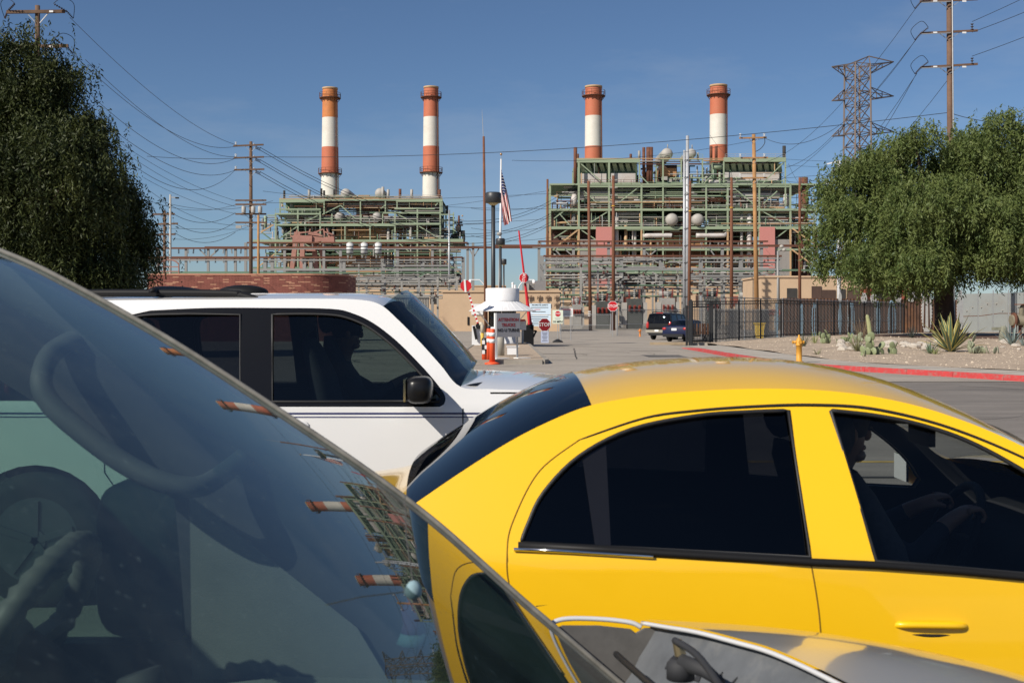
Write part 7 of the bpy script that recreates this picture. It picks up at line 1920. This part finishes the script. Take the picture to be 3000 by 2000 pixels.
for a in [(2274, 888, 990, 14, M_fblue, 1), (2348, 890, 980, 12, M_fblue, 2), (2385, 888, 985, 24, M_fblue, 3, True), (2460, 888, 978, 13, M_fblue, 4), (2494, 885, 985, 26, M_fblue, 5, True), (2572, 882, 985, 16, M_fblue, 6), (2612, 880, 990, 36, M_fblue, 7, True), (2714, 848, 972, 46, M_fwhite, 8, True), (2530, 858, 888, 26, M_fwhite, 9, True), (2558, 858, 888, 26, M_fwhite, 10, True), (2630, 850, 884, 30, M_fwhite, 11, True), (2668, 848, 884, 32, M_fwhite, 12, True), (2460, 856, 886, 14, M_fwhite, 13), (2812, 850, 965, 30, M_fwhite, 14)]:
    feather(*a)
gw = thing('steel_wall', 'grey steel sheet wall with slim posts beside the pepper tree trunk', 'wall', G(2920, 102))
M_gsheet = mat('grey_sheet', (0.24, 0.255, 0.25), 0.6, var=0.08, scale=0.6, dirt=(0.2, 0.15, 0.11), dscale=0.7)
ga, gb = G(2822, 104, 0.2), G(3200, 92, 0.2)
for k in range(8):
    a, b = ga + (gb - ga) * (k / 8), ga + (gb - ga) * ((k + 1) / 8)
    MB().beam(a + Vector((0, 0, 1.75)) + (b - a) * 0.004, b + Vector((0, 0, 1.75)) - (b - a) * 0.004, 0.06, 3.4).build('wall_sheet', M_gsheet, gw)
    if k: MB().cyl(a + Vector((0, -0.12, 0)), a + Vector((0, -0.12, 3.7)), 0.045, n=8).build('wall_post', M_galv, gw)
    for j in range(2): MB().box(a + (b - a) * (0.3 + 0.4 * j) + Vector((0, -0.05, 2.0 + 0.3 * ((k + j) % 3))), (0.35, 0.04, 0.08)).build('wall_tag', M_lgrey, gw)
MB().path([ga + Vector((0, -0.06, 1.5)), ga + (gb - ga) * 0.15 + Vector((0, -0.06, 1.55)), ga + (gb - ga) * 0.3 + Vector((0, -0.06, 1.75)), ga + (gb - ga) * 0.6 + Vector((0, -0.06, 1.72)), gb + Vector((0, -0.06, 1.7))], 0.03, 5).build('wall_cable', M_rust, gw)
# valve and pipe manifold
vm = thing('pipe_manifold', 'weathered pipe manifold with flanges in the bed beside the grey wall', 'pipework', G(2985, 66, 0.3))
vz = P(2980, 935, 66).z
M_olive = mat('olive_pipe', (0.17, 0.15, 0.105), 0.75, var=0.3, scale=3, dirt=(0.25, 0.18, 0.1), dscale=3)
mp0 = P(2962, 938, 66)
MB().cyl(mp0, mp0 + Vector((4.5, 0.3, 0.05)), 0.3, n=16).build('main_pipe', M_olive, vm, True)
for k in range(3): MB().cyl(mp0 + Vector((0.1 + 0.55 * k, 0, 0)), mp0 + Vector((0.22 + 0.55 * k, 0, 0)), 0.42, n=18).build('pipe_flange', M_olive if k else M_rust, vm, True)
MB().path(cr_spline([mp0 + Vector((0.6, 0, 0.2)), mp0 + Vector((0.6, 0, 0.65)), mp0 + Vector((0.85, 0, 0.8)), mp0 + Vector((1.2, 0, 0.4))], 5), 0.14, 10).build('bypass_pipe', M_olive, vm, True)
MB().lathe(mp0 + Vector((0.5, 0, 0.85)), [(0.3, 0), (0.3, 0.05)], 16).build('valve_wheel', M_rust, vm)
for dx in (0.5, 2.2): MB().cyl(mp0 + Vector((dx, 0, -0.2)), Vector((mp0.x + dx, 66, 0.2)), 0.09, n=10).build('pipe_leg', M_rust, vm, True)
MB().box(mp0 + Vector((1.8, 0.3, -0.75)), (1.6, 0.7, 0.7)).build('pump_box', M_dbrick, vm)
cd = thing('stone_stump', 'broken concrete stump beside the pipe manifold', 'stump', G(2940, 64, 0.3))
q = G(2940, 64, 0.3)
MB().lathe(q, [(0.26, 0), (0.22, 0.4), (0.2, 0.75), (0.12, 0.85)], 9).build('stump_body', mat('lichen_stone', (0.2, 0.2, 0.15), 0.9, var=0.3), cd); MB().box(q + Vector((-0.35, 0, 0.7)), (0.5, 0.2, 0.16)).build('stump_arm', MATS['lichen_stone'], cd)

# ------------------------------------------------------------------ hydrants, bin
def hydrant(label, px, D, z0, H, m):
    b = G(px, D, z0); t = thing('hydrant', label, 'hydrant', b, 'fire hydrants')
    s_ = H / 0.92
    MB().lathe(b, [(0.15 * s_, 0), (0.15 * s_, 0.03 * s_), (0.095 * s_, 0.05 * s_), (0.095 * s_, 0.55 * s_), (0.12 * s_, 0.56 * s_), (0.12 * s_, 0.6 * s_), (0.1 * s_, 0.61 * s_), (0.1 * s_, 0.72 * s_), (0.07 * s_, 0.79 * s_), (0.035 * s_, 0.82 * s_), (0.03 * s_, 0.9 * s_), (0.012 * s_, 0.92 * s_)], 18).build('hydrant_body', m, t, True)
    for d in (Vector((-1, 0, 0)), Vector((1, 0, 0)), Vector((0, -1, 0))):
        MB().cyl(b + Vector((0, 0, 0.67 * s_)), b + Vector((0, 0, 0.67 * s_)) + d * (0.19 if d.x < 0 else 0.13) * s_, 0.05 * s_, n=12).build('hydrant_outlet', m, t, True)
        e = b + Vector((0, 0, 0.67 * s_)) + d * (0.19 if d.x < 0 else 0.13) * s_
        MB().cyl(e, e + d * 0.035 * s_, 0.06 * s_, n=6).build('hydrant_cap', m, t)
M_hyd = mat('hydrant_yellow', (0.62, 0.30, 0.035), 0.55, var=0.12, scale=4, dirt=(0.4, 0.2, 0.05), dscale=6)
hydrant('yellow fire hydrant standing on the pavement behind the red kerb', 2341, 38.6, 0.15, 0.9, M_hyd)
hydrant('small orange hydrant before the chain-link fence', 1875, 100, 0, 0.7, mat('hydrant_orange', (0.62, 0.2, 0.03), 0.6, var=0.1))
bn_ = thing('wheelie_bin', 'yellow wheelie bin standing behind the black picket fence', 'bin', G(2225, 84, 0.1))
q = G(2225, 84, 0.15)
MB().grid([[q + Vector((a * w_, b * w_, z)) for a, b in ((-0.32, -0.3), (0.32, -0.3), (0.32, 0.3), (-0.32, 0.3))] for w_, z in ((0.72, 0), (1.0, 1.0))], True).build('bin_body', mat('bin_yellow', (0.62, 0.42, 0.06), 0.5, var=0.08), bn_)
MB().box(q + Vector((0, 0, 1.04)), (0.74, 0.72, 0.08)).build('bin_lid', MATS['bin_yellow'], bn_); MB().cyl(q + Vector((-0.33, 0.25, 0.12)), q + Vector((-0.27, 0.25, 0.12)), 0.12, n=12).build('wheel', M_tyre, bn_)

# ------------------------------------------------------------------ desert plants and stones
def leaf_rows(base, az, tilt, ln, wd, curl, n=7, th=0.012):
    """one fleshy leaf: tapering, channelled, curling"""
    h = Vector((math.cos(az), math.sin(az), 0)); s_ = Vector((-h.y, h.x, 0))
    rows = []
    p = Vector(base); a = tilt
    for i in range(n + 1):
        t = i / n
        w_ = wd * (0.55 + 0.9 * t) * (1 - t) ** 0.75 * 1.5 if t > 0.0 else wd * 0.5
        up = Vector((-h.x * math.sin(a), -h.y * math.sin(a), math.cos(a)))
        rows.append([p - s_ * w_, p - s_ * w_ * 0.62 - up * w_ * 0.18, p - up * w_ * 0.32, p + s_ * w_ * 0.62 - up * w_ * 0.18, p + s_ * w_])
        p = p + (h * math.cos(a) + Vector((0, 0, math.sin(a)))) * (ln / n)
        a -= curl / n
    return rows
def agave(label, px, D, n, ln, wd, m_in, m_edge, seed, spread=(0.35, 1.45)):
    b = G(px, D); b.z = bedz(b.x, b.y) + 0.02
    t = thing('agave', label, 'agave', b)
    r = random.Random(seed)
    for k in range(n):
        az = k * 2.399 + r.uniform(-0.2, 0.2); tl = spread[0] + (spread[1] - spread[0]) * ((k + 0.5) / n)
        rows = leaf_rows(b + Vector((math.cos(az), math.sin(az), 0)) * 0.05, az, tl, ln * r.uniform(0.8, 1.12), wd, r.uniform(-0.1, 0.55) * (1.5 - tl), 8)
        lf = MB().grid([rw[1:4] for rw in rows]).build('leaf', m_in, t, True)
        if m_edge:
            MB().grid([rw[0:2] for rw in rows]).build('leaf_margin', m_edge, lf, True); MB().grid([rw[3:5] for rw in rows]).build('leaf_margin', m_edge, lf, True)
M_ag, M_agy = mat('agave_green', (0.09, 0.14, 0.08), 0.5, var=0.2, scale=6), mat('agave_yellow', (0.5, 0.42, 0.13), 0.5, var=0.12, scale=6)
M_agb = mat('agave_blue', (0.16, 0.21, 0.20), 0.55, var=0.15, scale=6)
agave('large variegated agave with yellow-edged leaves before the pepper tree', 2785, 47, 34, 1.5, 0.085, M_ag, M_agy, 1)
agave('low green agave growing at the foot of the large variegated agave', 2725, 45.5, 16, 0.45, 0.05, M_ag, None, 2)
agave('blue-grey agave beside the pipe manifold', 2965, 55, 20, 0.95, 0.07, M_agb, None, 3, (0.5, 1.45))
agave('small dark agave behind the fence end by the tree', 2672, 72, 18, 0.8, 0.05, mat('agave_dark', (0.03, 0.04, 0.035), 0.6), None, 4, (0.5, 1.4))
agave('small blue agave at the frame edge of the bed', 3000, 54, 14, 0.5, 0.05, M_agb, None, 5, (0.4, 1.3))
def pear(label, px, D, n, size, seed, m, wide=0.6):
    b = G(px, D); b.z = bedz(b.x, b.y)
    t = thing('prickly_pear', label, 'cactus', b, 'prickly pear cacti in the gravel bed')
    r = random.Random(seed); pads = []
    for k in range(n):
        if k < n * 0.62 or not pads:
            c0 = b + Vector((r.uniform(-wide, wide), r.uniform(-0.3, 0.3), 0)); az = r.uniform(0, math.pi); up = Vector((r.uniform(-0.35, 0.35), r.uniform(-0.3, 0.3), 1)).normalized()
        else:
            c0, az0, u0, s0 = r.choice(pads); az = az0 + r.uniform(-1.0, 1.0); c0 = c0 + u0 * s0 * 1.75; up = (u0 + Vector((r.uniform(-0.7, 0.7), r.uniform(-0.4, 0.4), 0.2))).normalized()
        s_ = size * r.uniform(0.75, 1.15)
        sx = Vector((math.cos(az), math.sin(az), 0)); sx = (sx - up * sx.dot(up)).normalized(); nn = up.cross(sx)
        c = c0 + up * s_ * 0.9
        rows = []
        for i in range(7):
            th = math.pi * i / 6
            rr = math.sin(th) ** 0.8 * s_ * 0.8; zz = -math.cos(th) * s_
            rows.append([c + up * zz + sx * rr * math.cos(a) + nn * rr * 0.2 * math.sin(a) for a in [2 * math.pi * j / 12 for j in range(12)]])
        MB().grid(rows, True).build('cactus_pad', m, t, True)
        pads.append((c0, az, up, s_))
M_pear = mat('cactus_green', (0.20, 0.23, 0.12), 0.6, var=0.2, scale=5)
M_pear2 = mat('cactus_grey_green', (0.25, 0.27, 0.18), 0.6, var=0.2, scale=5)
pear('wide prickly pear with round pads beside the pavement, before the white stones', 2575, 45.5, 26, 0.16, 11, M_pear)
pear('compact prickly pear beside the variegated agave', 2888, 45.5, 20, 0.15, 12, M_pear2, 0.55)
pear('prickly pear with broad pads against the black fence', 2445, 60, 22, 0.165, 13, M_pear, 0.8)
pear('single-padded small prickly pear at the pavement edge', 2532, 43.8, 3, 0.11, 14, M_pear, 0.1)
pear('pale prickly pear standing behind the hydrant at the fence', 2505, 62, 7, 0.15, 15, M_pear2, 0.3)
cc = thing('column_cactus', 'tall single column cactus before the black fence', 'cactus', G(2545, 60, 0.3))
q = G(2548, 60, 0.25)
MB().path([q, q + Vector((0.02, 0, 0.5)), q + Vector((-0.04, 0, 1.0)), q + Vector((-0.12, 0, 1.42)), q + Vector((-0.15, 0, 1.5))], [0.1, 0.115, 0.11, 0.085, 0.02], 9).build('cactus_stem', mat('column_green', (0.3, 0.31, 0.15), 0.6, var=0.15, scale=5), cc)
def tuft(label, px, D, n, ln, seed, m, wd=0.012, spread=0.9):
    b = G(px, D); b.z = bedz(b.x, b.y)
    t = thing('grass_tuft', label, 'plant', b, 'grassy tufts in the gravel bed')
    r = random.Random(seed); q = MB()
    for k in range(n):
        az = r.uniform(0, 6.28); tl = r.uniform(0.4, 1.5) if spread > 0.5 else r.uniform(0.9, 1.5)
        rows = leaf_rows(b + Vector((math.cos(az), math.sin(az), 0)) * r.uniform(0, 0.12), az, tl, ln * r.uniform(0.6, 1.15), wd, r.uniform(0, 0.9), 4)
        q.grid([[rw[0], rw[2], rw[4]] for rw in rows])
    q.build('blades', m, t)['kind'] = 'stuff'
M_gr = mat('olive_blades', (0.14, 0.14, 0.06), 0.7, var=0.3, scale=4); M_gr2 = mat('pale_green_blades', (0.25, 0.28, 0.1), 0.7, var=0.3, scale=4); M_dry = mat('dry_stems', (0.2, 0.14, 0.08), 0.8, var=0.3, scale=4)
tuft('leaning yucca tuft between the column cactus and the wide prickly pear', 2512, 49, 60, 0.95, 21, M_gr)
tuft('upright dry brown tuft before the black fence', 2525, 62, 46, 1.5, 22, M_dry, 0.01, 0.2)
tuft('pale green tuft behind the hydrant', 2388, 61, 40, 0.6, 23, M_gr2)
tuft('dark green tuft right beside the hydrant', 2354, 56, 36, 0.7, 24, mat('dark_blades', (0.05, 0.07, 0.03), 0.8), 0.012, 0.3)
tuft('tiny weed in the bare gravel', 2396, 46, 22, 0.3, 25, M_gr)
tuft('low weed at the large agave foot', 2740, 44.8, 26, 0.3, 26, M_gr2)
r4 = random.Random(44)
for i in range(34):
    px = r4.choice([r4.uniform(2570, 2760), r4.uniform(2570, 2760), r4.uniform(2440, 2560), r4.uniform(2840, 3000)]); D = r4.uniform(49, 60)
    b = G(px, D); b.z = bedz(b.x, b.y)
    s_ = r4.uniform(0.08, 0.24)
    q = MB(); q.ball((0, 0, s_ * 0.35), s_, 8, (r4.uniform(0.8, 1.5), r4.uniform(0.7, 1.2), r4.uniform(0.5, 0.8)))
    q.v = [(x * (1 + r4.uniform(-.14, .14)) + b.x, y * (1 + r4.uniform(-.14, .14)) + b.y, z * (1 + r4.uniform(-.1, .1)) + b.z) for x, y, z in q.v]
    tag(q.build('stone', mat('pale_stone', (0.46, 0.41, 0.35), 0.9, var=0.25, scale=3), None, False, b), 'pale stones scattered in the gravel bed before the pepper tree', 'stone', 'pale stones in the bed')

# ------------------------------------------------------------------ pepper trees
def leaf_mat(name, col, col2, trans=0.25):
    m = bpy.data.materials.new(name); m.use_nodes = True
    t = m.node_tree; t.nodes.clear()
    o = t.nodes.new('ShaderNodeOutputMaterial')
    df = t.nodes.new('ShaderNodeBsdfPrincipled'); df.inputs['Roughness'].default_value = 0.55; df.inputs['Specular IOR Level'].default_value = 0.25
    tr = t.nodes.new('ShaderNodeBsdfTranslucent')
    mx = t.nodes.new('ShaderNodeMixShader'); mx.inputs[0].default_value = trans
    tc = t.nodes.new('ShaderNodeTexCoord')
    n = t.nodes.new('ShaderNodeTexNoise'); n.inputs['Scale'].default_value = 0.7; n.inputs['Detail'].default_value = 9; n.inputs['Roughness'].default_value = 0.78
    r = t.nodes.new('ShaderNodeValToRGB')
    r.color_ramp.elements[0].position = 0.36; r.color_ramp.elements[0].color = tuple(col) + (1,)
    r.color_ramp.elements[1].position = 0.66; r.color_ramp.elements[1].color = tuple(col2) + (1,)
    t.links.new(tc.outputs['Object'], n.inputs['Vector']); t.links.new(n.outputs['Fac'], r.inputs['Fac'])
    t.links.new(r.outputs['Color'], df.inputs['Base Color']); t.links.new(r.outputs['Color'], tr.inputs['Color'])
    t.links.new(df.outputs[0], mx.inputs[1]); t.links.new(tr.outputs[0], mx.inputs[2]); t.links.new(mx.outputs[0], o.inputs['Surface'])
    return m
M_bark = mat('pepper_bark', (0.055, 0.035, 0.025), 0.95, var=0.4, scale=4, bump=0.8, bscale=10)
def pepper_tree(label, base, lobes, nclump, per, seed, lm, leaf, droop, trunk_r, trunk_h, dens=13):
    """lobes: (centre, radii) ellipsoids; drooping strands of narrow leaflets hang from clumps on and in them"""
    t = thing('pepper_tree', label, 'tree', base)
    rg = np.random.RandomState(seed)
    rr = random.Random(seed)
    base = Vector(base)
    fork = base + Vector((0.1, 0, trunk_h))
    tk = MB().path(cr_spline([base + Vector((0, 0, -0.2)), base + Vector((0.05, 0, trunk_h * 0.3)), base + Vector((-0.05, 0, trunk_h * 0.7)), fork + Vector((0, 0, 0.3))], 4), [trunk_r * 1.45, trunk_r * 1.2, trunk_r * 1.1, trunk_r * 1.02, trunk_r, trunk_r, trunk_r, trunk_r, trunk_r, trunk_r, trunk_r, trunk_r, trunk_r * 0.95][:13], 14).build('trunk', M_bark, t, True)
    vol = np.array([r[0] * r[1] * r[2] for _, r in lobes]) ** 0.75
    for c, r in lobes:
        c = Vector(c)
        e = c + Vector((0, 0, r[2] * 0.3))
        mid = fork + (e - fork) * 0.5 + Vector((rr.uniform(-.4, .4), rr.uniform(-.4, .4), 0.1 * (e - fork).length))
        MB().path(cr_spline([fork, fork + (mid - fork) * 0.5 + Vector((0, 0, 0.3)), mid, e], 4), [trunk_r * 0.6 * (1 - 0.85 * k / 12) for k in range(13)], 7).build('limb', M_bark, tk, True)
    nst = nclump * per
    li = rg.choice(len(lobes), size=nclump, p=vol / vol.sum())
    C_ = np.array([l[0] for l in lobes]); R_ = np.array([l[1] for l in lobes])
    d = rg.normal(size=(nclump, 3)); d /= np.linalg.norm(d, axis=1, keepdims=True)
    d[:, 2] = d[:, 2] * 0.9 + 0.2
    cc = C_[li] + d * R_[li] * np.sqrt(rg.uniform(0.45, 1.0, (nclump, 1)))
    cs = rg.uniform(0.5, 1.3, (nclump, 1)) * leaf * 2.4
    st = np.repeat(cc, per, 0) + rg.normal(size=(nst, 3)) * np.repeat(cs, per, 0) * np.array([1, 1, 0.6])
    ln = droop * rg.uniform(0.5, 1.35, (nst, 1))
    outd = st - np.repeat(C_[li], per, 0); outd[:, 2] = 0
    outd /= np.linalg.norm(outd, axis=1, keepdims=True) + 1e-6
    ph = rg.uniform(0, 6.28, (nst, 1))
    u = np.tile(np.arange(dens) / dens, nst)[:, None]
    rep = lambda q: np.repeat(q, dens, 0)
    p = rep(st) + rep(outd) * rep(ln) * 0.22 * (u - 0.5 * u * u) + np.hstack([0.05 * np.sin(5 * u + rep(ph)), 0.05 * np.cos(4 * u + rep(ph)), -rep(ln) * u ** 1.35])
    N_ = len(p)
    az = rg.uniform(0, 6.28, N_); dn = rg.uniform(-1.3, -0.2, N_)
    dv = np.stack([np.cos(az) * np.cos(dn), np.sin(az) * np.cos(dn), np.sin(dn)], 1)
    sv = np.cross(dv, rg.normal(size=(N_, 3))); sv /= np.linalg.norm(sv, axis=1, keepdims=True) + 1e-6
    l_ = (leaf * rg.uniform(0.7, 1.3, N_))[:, None]; w_ = l_ * 0.15
    V = np.stack([p, p + dv * l_ * 0.45 + sv * w_, p + dv * l_, p + dv * l_ * 0.45 - sv * w_], 1).reshape(-1, 3) - np.array(base)
    me = bpy.data.meshes.new('crown')
    me.vertices.add(4 * N_); me.vertices.foreach_set('co', V.astype(np.float32).ravel())
    me.loops.add(4 * N_); me.loops.foreach_set('vertex_index', np.arange(4 * N_, dtype=np.int32))
    me.polygons.add(N_); me.polygons.foreach_set('loop_start', np.arange(0, 4 * N_, 4, dtype=np.int32))
    me.update(calc_edges=True); me.materials.append(lm)
    o = add_obj('crown', me, t)
    o['kind'] = 'stuff'
    return t
def lob(px, py, rx, ry, D, dd=0.0, rz=None):
    c = P(px, py, D); c.y += dd
    k = D / F
    return ((c.x, c.y, c.z), (rx * k, (rz or rx) * k, ry * k))
TD = 80.0
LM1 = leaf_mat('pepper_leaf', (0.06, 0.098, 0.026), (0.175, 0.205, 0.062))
lobes = [lob(2470, 700, 80, 130, TD), lob(2560, 570, 130, 120, TD, 2), lob(2630, 470, 85, 75, TD, 1), lob(2680, 410, 50, 40, TD), lob(2690, 660, 160, 140, TD, -2), lob(2590, 780, 150, 65, TD, -3), lob(2440, 790, 55, 50, TD), lob(2860, 560, 120, 160, TD, 1), lob(2900, 430, 90, 70, TD, 2), lob(2960, 370, 60, 45, TD, 1), lob(2900, 710, 150, 115, TD, -3), lob(3010, 600, 110, 220, TD, 1), lob(2780, 770, 120, 40, TD, -2), lob(3070, 740, 120, 90, TD, 0), lob(3140, 560, 130, 200, TD, 3)]
pepper_tree('sunlit green pepper tree with drooping foliage over the planting bed', TB, lobes, 470, 52, 5, LM1, 0.27, 1.15, 0.62, 4.0, 12)
TD2 = 47.0
LM2 = leaf_mat('shaded_pepper_leaf', (0.014, 0.025, 0.007), (0.07, 0.082, 0.02), 0.12)  # leaf colour darkened to stand for the shade on this tree
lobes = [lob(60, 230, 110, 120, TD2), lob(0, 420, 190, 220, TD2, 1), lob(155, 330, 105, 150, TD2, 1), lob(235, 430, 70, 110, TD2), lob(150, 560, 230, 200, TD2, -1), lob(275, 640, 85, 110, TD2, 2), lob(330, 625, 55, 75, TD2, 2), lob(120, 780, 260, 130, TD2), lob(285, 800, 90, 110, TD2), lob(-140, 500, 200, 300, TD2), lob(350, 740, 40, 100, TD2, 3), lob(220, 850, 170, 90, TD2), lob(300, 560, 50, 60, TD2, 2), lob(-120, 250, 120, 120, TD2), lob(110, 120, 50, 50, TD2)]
pepper_tree('pepper tree with long hanging foliage darkened for shade beside the brick wall', G(70, TD2), lobes, 430, 46, 8, LM2, 0.18, 1.55, 0.5, 3.2, 13)
